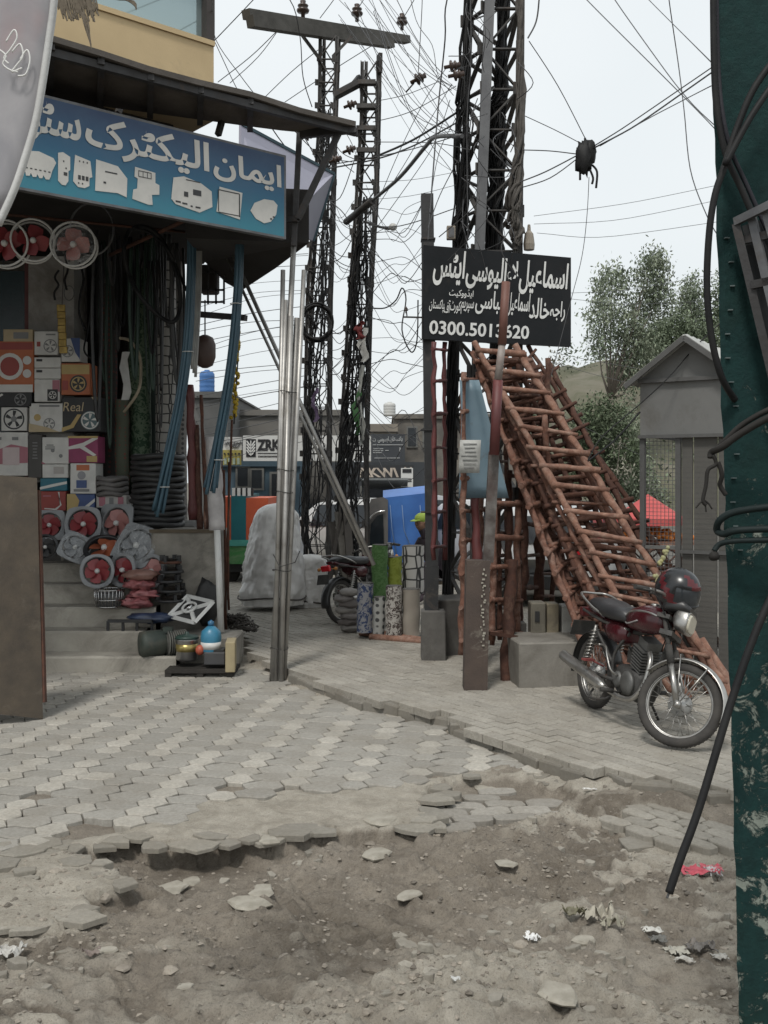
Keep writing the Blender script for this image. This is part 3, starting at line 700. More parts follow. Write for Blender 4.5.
# curved blue-grey sheet with a pasted notice
bp = thing('metal_sheet', 'curved blue-grey metal sheet leaning inside the tower with a pasted white notice', 'metal sheet', P(480, 500, 9.05))
mb = MB(); vs = []
for i in range(11):
    t = i/10; y = 380+t*118; xl = 463+(3 if i < 3 else 0)*(3-i)*-.4+ t*1.5-6*t; xr = 479+ t*30
    for j in range(5):
        q_ = j/4; vs.append(P(xl+(xr-xl)*q_, y, 9.05+.12*math.sin(q_*PI)+.08*t))
mb.add(vs, [(i*5+j, i*5+j+1, i*5+j+6, i*5+j+5) for i in range(10) for j in range(4)], True)
o = mb.build('sheet', mat('blue_grey_sheet', (.17,.25,.30), (.14,.205,.25), 3, .5, dirt=(.12,.1,.09), dirtamt=.1), bp); sm_ = o.modifiers.new('s', 'SOLIDIFY'); sm_.thickness = .004
mb = MB(); vs = []
for i in range(5):
    for j in range(4): vs.append(P(460+j/3*21-i*.4, 440+i/4*33, 8.97+.004*math.sin(i*2+j)))
mb.add(vs, [(i*4+j, i*4+j+1, i*4+j+5, i*4+j+4) for i in range(4) for j in range(3)], True)
o = mb.build('notice', mat('old_paper', (.42,.42,.40), (.32,.32,.3), 9, .85, dirt=(.2,.2,.19)), bp); sm_ = o.modifiers.new('s', 'SOLIDIFY'); sm_.thickness = .002
mb = MB()
for k in range(7):
    y = 444+k*4; mb.box(P(470+rnd.uniform(-1,1)-k*.2, y, 8.962), (rnd.uniform(.08,.14), .002, .008))
mb.build('notice_print', mat('grey_print', (.14,.14,.14), bump=0), bp)

# concrete plinth with meter boxes, right of the column
pl_ = thing('concrete_plinth', 'low square concrete plinth behind the motorcycle tail', 'plinth', (1.5, 8.95, .1))
mb = MB(); c0 = G(533, 687, .1); mb.box((c0.x+.17, c0.y+.32, .26), (.66, .62, .43), rz=.12); mb.build('block', concrete, pl_, bevel=.012)
def meter(px0, px1, py0, py1, Y, col, lab, door=True):
    a = P(px0, py1, Y); b = P(px1, py0, Y); t = thing('meter_box', lab, 'meter box', ((a.x+b.x)/2, Y, a.z), 'meter boxes on the concrete plinth')
    mb = MB(); mb.box(((a.x+b.x)/2, Y+.1, (a.z+b.z)/2), (b.x-a.x, .2, b.z-a.z)); mb.build('casing', mat('meter_'+str(px0), col, rough=.7, dirt=(.07,.06,.05)), t, bevel=.008)
    if door:
        w_ = (b.x-a.x); mb = MB(); mb.box(((a.x+b.x)/2, Y-.006, (a.z+b.z)/2), (w_*.84, .01, (b.z-a.z)*.9)); mb.build('door', mat('meterd_'+str(px0), tuple(x*.85 for x in col), rough=.7, dirt=(.07,.06,.05)), t)
        mb = MB(); mb.box((a.x+w_*.4, Y-.016, a.z+(b.z-a.z)*.62), (w_*.3, .01, (b.z-a.z)*.3)); mb.build('window', black_plastic, t)
meter(531, 546, 603, 638, 9.0, (.17,.155,.12), 'olive-grey meter box with a little dark window, left on the plinth')
meter(547, 559, 604, 638, 9.02, (.24,.205,.14), 'yellowish meter box in the middle of the plinth', False)
meter(562, 574, 606, 639, 9.02, (.38,.37,.34), 'whitish meter box at the right of the plinth, behind the ladders', False)
# iron shelf bar between column and plinth, and a cast block
mb = MB(); mb.bar(P(488, 633, 8.6), P(516, 637, 8.8), .05, .03); mb.build('iron_shelf', rust); o = bpy.context.scene.collection.objects[-1]; tag(o, 'rusty iron bar bridging the steel column and the plinth', 'iron bar')
mb = MB(); mb.box(P(518, 640, 9.3)+Vector((0,0,.0)), (.14,.14,.34)); o = mb.build('concrete_stub', concrete_dark, bevel=.01); tag(o, 'small dark concrete stub between the tower legs', 'concrete block')
o.location.z -= .0

# ------------------------------------------------------------------ ladders of peeled poles
wood_red = mat('red_washed_wood', (.20,.096,.065), (.095,.048,.036), 17, .8, bump=.8, dirt=(.30,.205,.165), dirtamt=.5, spec=.25)
wood_red2 = mat('brown_washed_wood', (.105,.05,.035), (.055,.029,.023), 17, .8, bump=.8, dirt=(.19,.12,.085), dirtamt=.3, spec=.25)
wood_pale = mat('pale_peeled_wood', (.26,.14,.098), (.14,.073,.054), 17, .8, bump=.8, dirt=(.36,.26,.21), dirtamt=.5, spec=.25)
def knotty(mb, a, b, r, seed, taper=.85, wob=.012, n=8):
    rr = random.Random(seed); L = (b-a).length; k = max(5, int(L/.11)); pts = []; rs_ = []
    for i in range(k+1):
        t = i/k; pts.append(a.lerp(b, t)+Vector((rr.uniform(-1,1), rr.uniform(-1,1), 0))*wob*(0 if i in (0, k) else 1))
        rs_.append(r*(1-(1-taper)*t)*(1.0+(.32 if rr.random() < .28 else 0)+rr.uniform(-.07,.07)))
    mb.tube(pts, rs_, n)
def ladder(BL, TL, BR, TR, lab, rungs=12, r=.035, m=None, seed=0, t0=.06, t1=.97, group='pole ladders stacked against the tower'):
    t = thing('wooden_ladder', lab, 'ladder', (BL+BR)/2, group); mm = m or wood_red
    for k, (a, b) in enumerate(((BL, TL), (BR, TR))):
        mb = MB(); knotty(mb, a, b, r, seed*10+k); mb.build('rail', mm, t)
    rr = random.Random(seed)
    for i in range(rungs):
        u = t0+(t1-t0)*i/(rungs-1)+rr.uniform(-.008,.008); a = BL.lerp(TL, u); b = BR.lerp(TR, u+rr.uniform(-.008,.008)); d = (b-a).normalized()
        mb = MB(); off = Vector((0,-r*.9,0)); knotty(mb, a-d*rr.uniform(.02,.08)+off, b+d*rr.uniform(.02,.08)+off, r*rr.uniform(.6,.8), seed*77+i, .95, .006, 7); mb.build('rung', mm, t)
    return t
lad = [
 ((671,692,8.05),(474,342,8.75),(737,706,8.0),(515,345,8.75),16,.032,wood_pale,'topmost pale ladder of the stack, its rungs fully in view'),
 ((640,690,8.3),(478,362,9.0),(700,700,8.25),(522,352,9.05),16,.029,wood_red,'second ladder of the stack, just beneath the topmost'),
 ((614,690,8.45),(488,380,9.15),(677,700,8.4),(530,358,9.2),15,.028,wood_red2,'third ladder down in the stack, dark brown rungs showing through'),
 ((592,668,8.35),(472,352,8.85),(603,650,8.9),(497,350,9.3),14,.029,wood_red,'ladder seen edge-on at the left of the stack, foot behind the motorcycle exhaust'),
 ((625,682,8.6),(500,395,9.3),(722,700,8.4),(548,362,9.4),15,.028,wood_red2,'ladder deep in the stack whose rail tip shows beside the hill'),
 ((601,676,8.5),(482,366,8.95),(632,664,8.7),(505,356,9.2),15,.027,wood_red,'narrow ladder second from the left in the stack, seen steeply from the side'),
 ((628,688,8.4),(480,352,8.85),(655,680,8.45),(512,350,9.0),15,.028,wood_red2,'narrow brown ladder wedged under the topmost one'),
 ((608,680,8.9),(492,372,9.4),(690,690,8.9),(540,372,9.6),14,.026,wood_red,'ladder at the very back of the stack, seen only between the rungs of others'),
 ((655,690,8.2),(476,350,8.78),(712,700,8.15),(519,350,8.85),9,.024,wood_red,'thin ladder with few rungs tied against the topmost one'),
 ((650,684,8.75),(506,372,9.4),(752,695,8.6),(528,345,9.5),15,.027,wood_red2,'lowest slanting ladder of the stack, near the grey hut'),
]
for k, (a, b, c, d, n, r_, m_, lab) in enumerate(lad): ladder(P(*a), P(b[0], b[1], b[2]+.7), P(*c), P(d[0], d[1], d[2]+.7), lab, n, r_, m_, k+1)
def upl(x0, x1, ytop, ybot, Y0, Y1, rungs, r_, m_, lab, seed, lean=0):
    ladder(P(x0, ybot, Y0), P(x0+lean, ytop, Y0), P(x1, ybot, Y1), P(x1+lean, ytop, Y1), lab, rungs, r_, m_, seed, group='pole ladders standing upright in the tower')
upl(462, 477, 372, 655, 9.1, 9.6, 9, .03, wood_red, 'upright ladder beside the curved blue-grey sheet, left of the steel column', 31, 2)
upl(492, 516, 500, 640, 9.0, 9.2, 5, .033, wood_red, 'short upright ladder between the column and the plinth', 32, 2)
upl(434, 445, 342, 560, 9.4, 9.9, 7, .022, maroon, 'thin dark red ladder just right of the sign post', 33, 0)
upl(524, 537, 390, 600, 9.6, 10.1, 7, .03, wood_red2, 'upright ladder behind the leaning stack, near the plinth', 34, 4)
upl(479, 492, 455, 645, 9.5, 9.9, 8, .026, wood_red, 'reddish ladder standing just behind the steel column', 36, 3)
upl(500, 509, 430, 640, 9.7, 10.2, 9, .024, wood_red2, 'narrow dark ladder standing between the tower legs behind the column', 37, -3)
upl(541, 552, 455, 605, 9.9, 10.2, 7, .024, wood_red2, 'narrow ladder standing behind the meter boxes', 38, 3)
upl(507, 519, 470, 628, 9.9, 10.4, 6, .035, wood_red2, 'dark upright ladder behind the short one', 35, 3)
# stray poles
for k, (a, b, r_, m_, lab) in enumerate((((544,470,9.3),(548,358,9.3),.03,wood_red2,'short pole end sticking up behind the ladder tops'),((551,500,9.2),(545,415,9.0),.025,wood_red,'stick lying upright inside the ladder stack'),((505,692,8.75),(512,560,9.1),.05,wood_red2,'stout brown post between column and plinth'),((478,640,9.2),(474,420,9.3),.04,maroon,'dark red post behind the steel column'),((700,640,8.3),(735,690,8.1),.045,wood_pale,'thick bent branch lying beside the motorcycle front wheel'),((690,700,8.0),(640,600,8.5),.03,wood_red,'loose pole leaning behind the front wheel'))):
    mb = MB(); knotty(mb, P(*a), P(*b), r_, 500+k); tag(mb.build('wooden_pole', m_), lab, 'pole', 'loose poles among the ladders')
# logs lying on the walk near the rolls
for k, (a, b) in enumerate((((360,632,11.2),(424,640,10.9)),((370,637,11.0),(425,642,10.75)))):
    mb = MB(); knotty(mb, P(*a), P(*b), .04, 600+k); tag(mb.build('wooden_pole', wood_pale), ('front' if k else 'rear')+' reddish log lying on the walk before the rolls', 'log', 'logs under the rolls')

# ------------------------------------------------------------------ bundle of conduit by the plaza edge
bd = thing('conduit_bundle', 'bundle of tall silver conduit pipes tied with wire, standing on the plaza edge', 'pipe bundle', tuple(G(278, 682)))
b0 = G(278, 680)
for k, (dx_, dy_, pxt, pyt, r_) in enumerate(((-.055,.0,294,238,.026),(-.02,-.03,283,270,.022),(.02,-.02,291,316,.026),(.055,.01,304,270,.022),(0,.04,297,318,.026),(-.045,-.03,286,300,.018),(.035,-.05,288,392,.022))):
    mb = MB(); mb.tube([b0+Vector((dx_, dy_, 0)), P(pxt, pyt, b0.y+dy_)], r_, 10); mb.build('pipe', silver, bd)
for y in (648, 570, 492, 470, 392):
    t = (680-y)/(680-300); c = P(278+t*12.5, y, b0.y); mb = MB(); mb.tube([c+Vector((math.cos(a)*.085, math.sin(a)*.075, .01*math.sin(2*a))) for a in [2*PI*i/14 for i in range(14)]], .004, 5, closed=True); mb.build('tie_wire', dark_steel, bd)
mb = MB(); c = P(280, 560, b0.y-.07); mb.tube([c+Vector((-.06,0,.05)), c+Vector((0,-.03,-.06)), c+Vector((.14,-.02,-.02)), c+Vector((.18,.02,.08))], .005, 5); mb.build('tie_wire', black_plastic, bd)
for k, (a, b, r_) in enumerate((((231,250,10.4),(374,565,9.75),.022),((222,246,10.6),(366,556,9.85),.017))):
    mb = MB(); mb.tube([P(*a), P(*b)], r_, 8); tag(mb.build('leaning_conduit', silver), ('thicker' if k == 0 else 'thinner')+' silver pipe slanting from the awning down towards the parked motorcycle', 'pipe', 'slanting conduit pipes')
# ------------------------------------------------------------------ shop building
SH = thing('shop_building', 'electric goods shop with a yellow plastered upper storey, dark awning and concrete steps', 'building', (-3.5, 10.5, 0))
wall_in = mat('grimy_wall', (.22,.20,.18), (.14,.13,.12), 2.5, .9, bump=.3, dirt=(.07,.06,.055))
near_black = mat('near_black_ceiling', (.035,.032,.03), (.022,.02,.019), 3, .9)  # near-black tone for the ceiling, soffit and wall strip over the shop
# upper storey: wall below a window, corner at the photograph's x=213
uc = Vector((-1.66, 9.75)); uu = Vector((-.765, -.643)); vv = Vector((-.643, .765))
def U(a, b, z): p = uc+uu*a+vv*b; return Vector((p.x, p.y, z))
def ubox(mb, a0, a1, b0, b1, z0, z1):
    vs = [U(a, b, z) for z in (z0, z1) for a, b in ((a0,b0),(a1,b0),(a1,b1),(a0,b1))]
    mb.add(vs, [(0,1,2,3),(7,6,5,4),(4,5,1,0),(5,6,2,1),(6,7,3,2),(7,4,0,3)])
zs = 1.85+.433*9.75   # sill
mb = MB(); ubox(mb, 0, 6, 0, .2, 5.35, zs); ubox(mb, 0, 6, 0, .2, 8.2, 9.4)
ubox(mb, 1.62, 2.3, 0, .2, zs, 8.2); ubox(mb, 4.5, 6, 0, .2, zs, 8.2); ubox(mb, 0, .2, .2, 6, 5.35, 9.4); ubox(mb, .2, 6, .2, 6, 5.35, 5.5); ubox(mb, 0,6,.2,6,9.25,9.4)
mb.build('wall', plaster, SH)
mb = MB(); ubox(mb, -.003, 6, -.02, .25, zs+.002, zs+.05); mb.build('sill', plaster, SH)
wn = MB(); ubox(wn, .05, 1.6, .08, .1, zs+.06, 8.2)
gm, gnt, gb = nt_new('window_glass'); gb.inputs['Base Color'].default_value = (.34,.43,.44,1); gb.inputs['Roughness'].default_value = .08; gb.inputs['Metallic'].default_value = .55
wo = MB(); ubox(wo, .0, .09, -.02, .16, zs+.05, 8.2); ubox(wo, 1.5, 1.6, .02, .14, zs+.05, 8.2); ubox(wo, .09, 1.5, .02, .14, zs+.5+.05, zs+.56); 
wf = wo.build('window', mat('dark_window_frame', (.045,.035,.03), rough=.5), SH); wn.build('pane', gm, wf); wf_c = wf.children[0]; wf_c.location = (0,0,0)
# curtain-like reflection strip is left out; a drooping telephone wire crosses the glass instead (overhead wires)
# awning: thin sheet on dark rafters
aw = [P(356,121,9.0), P(50,39,7.34), P(-60,8,6.9), P(-60,92,8.6), P(50,104,8.9), P(240,119,9.55)]
mb = MB(); n = len(aw); zs_ = 5.1
A2 = [Vector((v.x, v.y, zs_)) for v in aw]
A2 = []
for px, py in ((356,121),(300,106),(250,93),(200,79),(150,65),(100,51),(50,37),(-60,6)): A2.append(G(px, py, 5.1) if False else P(px, py, (CAMH-5.1)*FPX/(py-HY)))
back = [P(px, py, (CAMH-5.06)*FPX/(py-HY)) for px, py in ((300,128),(280,126),(250,122),(200,115),(150,108),(100,101),(50,95),(-60,88))]
for i, v in enumerate(A2): v.z += rnd.uniform(-.02,.02)
vs = []
for a, b in zip(A2, back): vs += [a, a.lerp(b, .5)+Vector((0,0,.03)), b]
mb.add(vs, [(i*3+j, i*3+j+1, i*3+j+4, i*3+j+3) for i in range(7) for j in range(2)])
rust_sheet = mat('rusted_sheet', (.11,.098,.088), (.075,.066,.058), 5, .85, .1, .5, dirt=(.11,.095,.08), dirtamt=.2)
o = mb.build('awning', rust_sheet, SH); md = o.modifiers.new('s', 'SOLIDIFY'); md.thickness = .045
for i in (0, 2, 3, 4, 5, 6):
    mb = MB(); mb.bar(A2[i]+Vector((0,.03,-.06)), back[i]+Vector((0,0,-.06)), .05, .07); mb.build('rafter', dark_steel, SH)
mb = MB(); mb.bar(A2[0]+Vector((0,.1,-.07)), A2[-1]+Vector((0,.1,-.07)), .05, .06); mb.build('rafter', dark_steel, SH)
mb = MB(); mb.bar(P(343,124,9.1), P(298,219,9.15), .055, .05); mb.bar(P(298,219,9.15), P(284,220,9.2), .05); mb.build('strut', dark_steel, SH)
mb = MB(); mb.bar(P(300,122,9.2), P(294,246,9.2), .05, .05); mb.build('awning_post', dark_steel, SH)
for x0, y0, x1, y1 in ((130,80,118,113),(226,106,218,135),(60,70,45,98)):
    mb = MB(); mb.bar(P(x0,y0,8.9), P(x1,y1,8.8), .045); mb.build('bracket', dark_steel, SH)
# lower ceiling / overhang
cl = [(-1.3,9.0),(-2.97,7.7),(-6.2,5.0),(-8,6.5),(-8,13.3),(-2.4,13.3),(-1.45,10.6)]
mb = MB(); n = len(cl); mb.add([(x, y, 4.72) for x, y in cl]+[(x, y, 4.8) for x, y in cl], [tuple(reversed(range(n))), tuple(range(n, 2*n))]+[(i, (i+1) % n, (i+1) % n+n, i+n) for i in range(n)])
mb.build('ceiling', near_black, SH)
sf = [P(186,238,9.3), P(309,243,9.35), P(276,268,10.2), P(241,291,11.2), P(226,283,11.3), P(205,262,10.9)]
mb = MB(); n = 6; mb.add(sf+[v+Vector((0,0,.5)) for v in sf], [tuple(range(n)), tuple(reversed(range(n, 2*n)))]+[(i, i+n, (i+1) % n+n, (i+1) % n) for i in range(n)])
mb.build('soffit', near_black, SH)
# lower structure: back wall, side wall, pillars
mb = MB(); mb.box((-5.56, 13.2, 2.6), (5.8, .2, 5.2)); mb.box((-6.6, 10.6, 2.6), (.2, 5.0, 5.2)); mb.build('wall', wall_in, SH)
mb = MB(); ubox(mb, .25, 6, .35, .5, 4.82, 5.35); mb.build('wall', near_black, SH)
mb = MB(); c = P(57, 300, 11.6); mb.box((c.x, 11.6, 2.4), (.52, .4, 4.0)); mb.build('pillar', mat('whitewashed_pillar', (.35,.34,.32), (.25,.24,.22), 3, .9, dirt=(.12,.1,.09)), SH)
mb = MB(); c = P(34, 300, 11.45); mb.box((c.x, 11.5, 2.6), (.2, .14, 3.6)); mb.build('door_frame', maroon, SH)
mb = MB(); c = P(6, 300, 11.7); mb.box((c.x, 11.75, 2.5), (.55, .05, 3.6)); mb.build('shop_door', mat('teal_glass', (.02,.045,.05), (.015,.03,.035), 3, .25), SH)
# raised floor and steps
mb = MB(); mb.box((-4.45, 11.92, .67), (4.7, 1.6, 1.34)); mb.build('platform', concrete_dark, SH, bevel=.02)
front = mat('rough_rendered_wall', (.30,.28,.245), (.19,.178,.155), 4, .92, bump=.8, dirt=(.07,.065,.055), fine=25)
mb = MB(); a = P(150,600,10.4).x; b = P(217.5,600,10.4).x; mb.box(((a+b)/2, 10.78, .66), (b-a, .7, 1.33)); mb.build('landing_wall', front, SH, bevel=.03, seg=2)
mb = MB(); mb.box(((a+b)/2, 10.44, 1.318), (b-a+.02, .06, .035)); mb.build('edge_bar', mat('brown_bar', (.12,.095,.065), rough=.8), SH)
stepm = mat('worn_step_concrete', (.40,.375,.325), (.27,.25,.215), 2.5, .92, bump=.6, dirt=(.10,.092,.078), dirtamt=.5, fine=35)
H = [.15,.35,.55,.75,.95,1.15]; 
for k, h in enumerate(H):
    y0 = 9.62+.3*k; xr = (-2.0, -2.38, -2.33, -2.4, -2.4, -2.4)[k]
    mb = MB(); x0 = -6.2; segs = 16; vs = []
    for i in range(segs+1):
        x = x0+(xr-x0)*i/segs; j = mnoise.noise(Vector((x*3, k*5, 0)))*.012
        for (yy, zz) in ((y0+j, -.05), (y0+j, h-.018), (y0+j+.018, h+j*.3), (y0+1.2, h+.0)): vs.append((x, yy, zz))
    mb.add(vs, [(i*4+j, i*4+4+j, i*4+5+j, i*4+1+j) for i in range(segs) for j in range(3)]+[(segs*4, segs*4+3, segs*4+2, segs*4+1)][:1])
    e = segs*4; mb.add([vs[e], vs[e+1], vs[e+2], vs[e+3], (xr, y0+1.2, -.05)], [(0,4,3,2,1)])
    mb.build('step', stepm, SH)
mb = MB(); a = P(163,640,9.9).x; b = P(238,640,9.9).x; mb.box(((a+b)/2, 10.05, .15), (b-a, .5, .32)); mb.build('ledge', front, SH, bevel=.015)

# ------------------------------------------------------------------ blue shop sign
so_ = P(284, 237, 9.0); uS = Vector((.765, .643, 0)); LS = 3.1; HS = .715
oS = so_-uS*LS; SB = frame((oS.x, oS.y, 4.04), uS)
bs = thing('shop_sign', 'long blue signboard with white Urdu lettering and white appliance pictures, under the awning', 'sign', (oS.x, oS.y, 4.04))
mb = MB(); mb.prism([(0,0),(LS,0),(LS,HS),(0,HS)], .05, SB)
m, nt, b = nt_new('blue_board'); co = nt.nodes.new('ShaderNodeTexCoord').outputs['Object']
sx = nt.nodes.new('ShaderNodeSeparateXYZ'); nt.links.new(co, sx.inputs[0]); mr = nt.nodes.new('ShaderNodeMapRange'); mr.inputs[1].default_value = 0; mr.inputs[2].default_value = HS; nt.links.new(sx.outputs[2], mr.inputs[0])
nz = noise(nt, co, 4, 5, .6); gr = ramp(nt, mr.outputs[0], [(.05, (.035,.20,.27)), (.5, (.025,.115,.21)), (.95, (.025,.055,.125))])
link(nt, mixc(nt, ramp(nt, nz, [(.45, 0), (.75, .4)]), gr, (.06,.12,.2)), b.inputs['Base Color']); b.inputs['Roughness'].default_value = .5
# printed blue fades from light at the bottom to dark at the top; object space starts at the board's own corner
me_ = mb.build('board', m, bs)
me_.data.transform(Matrix.Translation((-oS.x, -oS.y, -4.04))); me_.location = (0, 0, 0)
mb = MB()
for (x, z, w_, h_) in ((0,-.02,LS,.02),(0,HS,LS,.02),(LS,-.02,.02,HS+.04)): mb.prism([(x,z),(x+w_,z),(x+w_,z+h_),(x,z+h_)], .06, SB)
mb.build('border', grey_steel, bs)
def sp(px):  # photograph column -> distance along the board
    k = (px-CX)/1000; return LS-((-.891)-k*9)/(.765-k*.643)
cream = mat('sign_cream', (.62,.60,.56), (.5,.49,.46), 5, .5, bump=0, dirt=(.4,.4,.4), dirtamt=.1)
mb = MB()
for txt, a, b_, z0, z1 in (('ایمان',214,282,.375,.63),('الیکٹرک',86,210,.355,.675),('سٹور',10,82,.355,.685)):
    letters(mb, txt, SB, sp(a), sp(b_), z0, z1, .026, 0, True)
mb.build('lettering', cream, bs)
mb = MB(); dk = MB()
def pic(a, b_, z0, z1, poly, holes=()):
    x0, x1 = sp(a), sp(b_); z0 = .05+z0*.84; z1 = .05+z1*.84; mb.prism([(x0+(x1-x0)*u, z0+(z1-z0)*v) for u, v in poly], .004, SB @ Matrix.Translation((0,-.006,0)))
    for hs in holes: dk.prism([(x0+(x1-x0)*u, z0+(z1-z0)*v) for u, v in hs], .002, SB @ Matrix.Translation((0,-.0085,0)))
def hb(u, v, w_, h_): return [(u,v),(u+w_,v),(u+w_,v+h_),(u,v+h_)]
pic(22,57,.05,.29,[(.08,.35),(.14,0),(.24,.02),(.27,.14),(.33,0),(.43,.02),(.45,.14),(.52,0),(.6,.02),(.63,.14),(.7,0),(.8,.02),(.84,.14),(.88,.35),(1,.7),(.92,.86),(.5,1),(.1,.92),(0,.75)],[hb(.12+.13*i,.28,.06,.04) for i in range(6)])
pic(59,71,.03,.33,[(0,.1),(.3,0),(.6,0),(.85,.15),(.85,.45),(1,.5),(1,.9),(.4,1),(0,.95)],[hb(.45,.3,.3,.1),hb(.4,.7,.1,.05),hb(.6,.5,.1,.05)])
pic(74,93,.04,.33,[(0,.15),(.25,0),(.6,0),(.85,.1),(.85,.35),(1,.4),(.9,.9),(.1,1)],[hb(.25,.24,.14,.14),hb(.45,.24,.14,.14),hb(.65,.24,.14,.14),hb(.3,.8,.06,.05),hb(.5,.8,.06,.05),hb(.7,.8,.06,.05),hb(.25,.1,.06,.05),hb(.45,.1,.06,.05)])
pic(96,128,.03,.33,[(0,.02),(.7,.08),(.98,0),(1,.6),(.7,.93),(.03,1)],[hb(.3,.66,.38,.04),hb(.25,.3,.08,.06)])
pic(133,160,.0,.34,[(0,.08),(.6,0),(.75,.02),(.72,.3),(1,.35),(1,.62),(.85,.66),(.85,.95),(.1,1),(.08,.72),(.2,.68),(.18,.4),(.04,.35)],[hb(.22,.74,.48,.02),hb(.22,.9,.48,.02),hb(.22,.76,.02,.14),hb(.38,.76,.02,.14),hb(.54,.76,.02,.14),hb(.68,.76,.02,.14)])
pic(172,213,.02,.35,[(0,.25),(.1,.12),(.68,0),(1,.25),(.98,.72),(.72,.9),(.3,1),(.05,.9)],[hb(.35,.9,.34,.03),hb(.52,.5,.2,.17),hb(.3,.4,.1,.15),hb(.1,.18,.12,.05),hb(.26,.16,.12,.05),hb(.46,.12,.05,.05),hb(.58,.12,.12,.05)])
pic(217,243,.03,.325,[(0,.12),(.9,0),(1,.95),(.12,1)],[hb(.06,.14,.03,.76),hb(.86,.08,.04,.8),hb(.1,.87,.78,.035),hb(.08,.1,.8,.03)])
pic(251,278,.04,.30,[(0,.4),(.15,.75),(.5,.98),(.85,1),(1,.85),(.95,.45),(.75,.12),(.5,0),(.2,.12)],[hb(.82,.3,.07,.06),hb(.72,.2,.07,.06)])
mb.build('pictures', cream, bs); dk.build('picture_details', black_plastic, bs)
# lilac-grey panel on the side, seen from behind the blue sign
lp = thing('side_panel', 'pale lilac-grey blank signboard at the building corner, tilted behind the blue sign', 'signboard', P(290, 230, 9.3))
mb = MB(); q4 = [P(241,124,9.6), P(334,174,10.6), P(313,241,10.5), P(283,226,9.3), P(240,215,9.2)]
nn = (q4[1]-q4[0]).cross(q4[2]-q4[0]).normalized()*.03
mb.add(q4+[v+nn for v in q4], [tuple(range(5)), tuple(reversed(range(5, 10)))]+[(i, (i+1) % 5+0, (i+1) % 5+5, i+5) for i in range(5)])
mb.build('panel', mat('lilac_grey', (.33,.33,.40), (.29,.29,.36), 2, .6), lp)
mb = MB(); 
for a, b_ in ((0,1),(1,2)): mb.bar(q4[a], q4[b_], .03)
mb.build('edge_trim', mat('dark_teal_trim', (.05,.09,.11)), lp)

# ------------------------------------------------------------------ fans
red_blade = mat('red_fan_blade', (.27,.04,.045), (.2,.03,.035), 6, .42, bump=.05)
orange_blade = mat('orange_fan_blade', (.38,.11,.05), (.3,.08,.04), 6, .42, bump=.05)
rose_blade = mat('rose_fan_blade', (.42,.19,.17), (.34,.15,.14), 6, .45, bump=.05)
fan_grey = mat('fan_grey_paint', (.30,.31,.32), (.22,.23,.24), 6, .45, dirt=(.12,.12,.12), dirtamt=.2)
blk_paint = mat('black_fan_paint', (.03,.031,.033), (.02,.02,.021), 6, .4)
cloudy, cnt, cb = nt_new('clear_plastic_film'); cb.inputs['Base Color'].default_value = (.75,.77,.78,1); cb.inputs['Roughness'].default_value = .22
cco = coords(cnt); cnz = ramp(cnt, noise(cnt, cco, 14, 6, .7, 1.2), [(.45, .03), (.72, .42)]); cnt.links.new(cnz, cb.inputs['Alpha']); bumpn(cnt, cb, noise(cnt, cco, 22, 4, .6, 1), .8, .02)
def blades(mb, M, r, n=5, w=.5, seed=0):
    for k in range(n):
        a = 2*PI*k/n+seed; vs = []
        for i in range(6):
            t = i/5; rr_ = r*(.14+.84*t); wd = r*w*(.35+.9*math.sin(min(1, t*1.05)*PI*.72))*.62
            for s_ in (-1, 0, 1):
                an = a+s_*wd/rr_*.9 if rr_ > 0 else a; tw = -s_*wd*.45*(1-.4*t)
                vs.append(M @ Vector((math.cos(an)*rr_, tw-.01, math.sin(an)*rr_)))
        mb.add(vs, [(i*3+j, i*3+j+1, i*3+j+4, i*3+j+3) for i in range(5) for j in range(2)], True)
def fmat(c, yaw=0, pitch=0, roll=0):
    return Matrix.Translation(c) @ Matrix.Rotation(yaw, 4, 'Z') @ Matrix.Rotation(pitch, 4, 'X') @ Matrix.Rotation(roll, 4, 'Y')
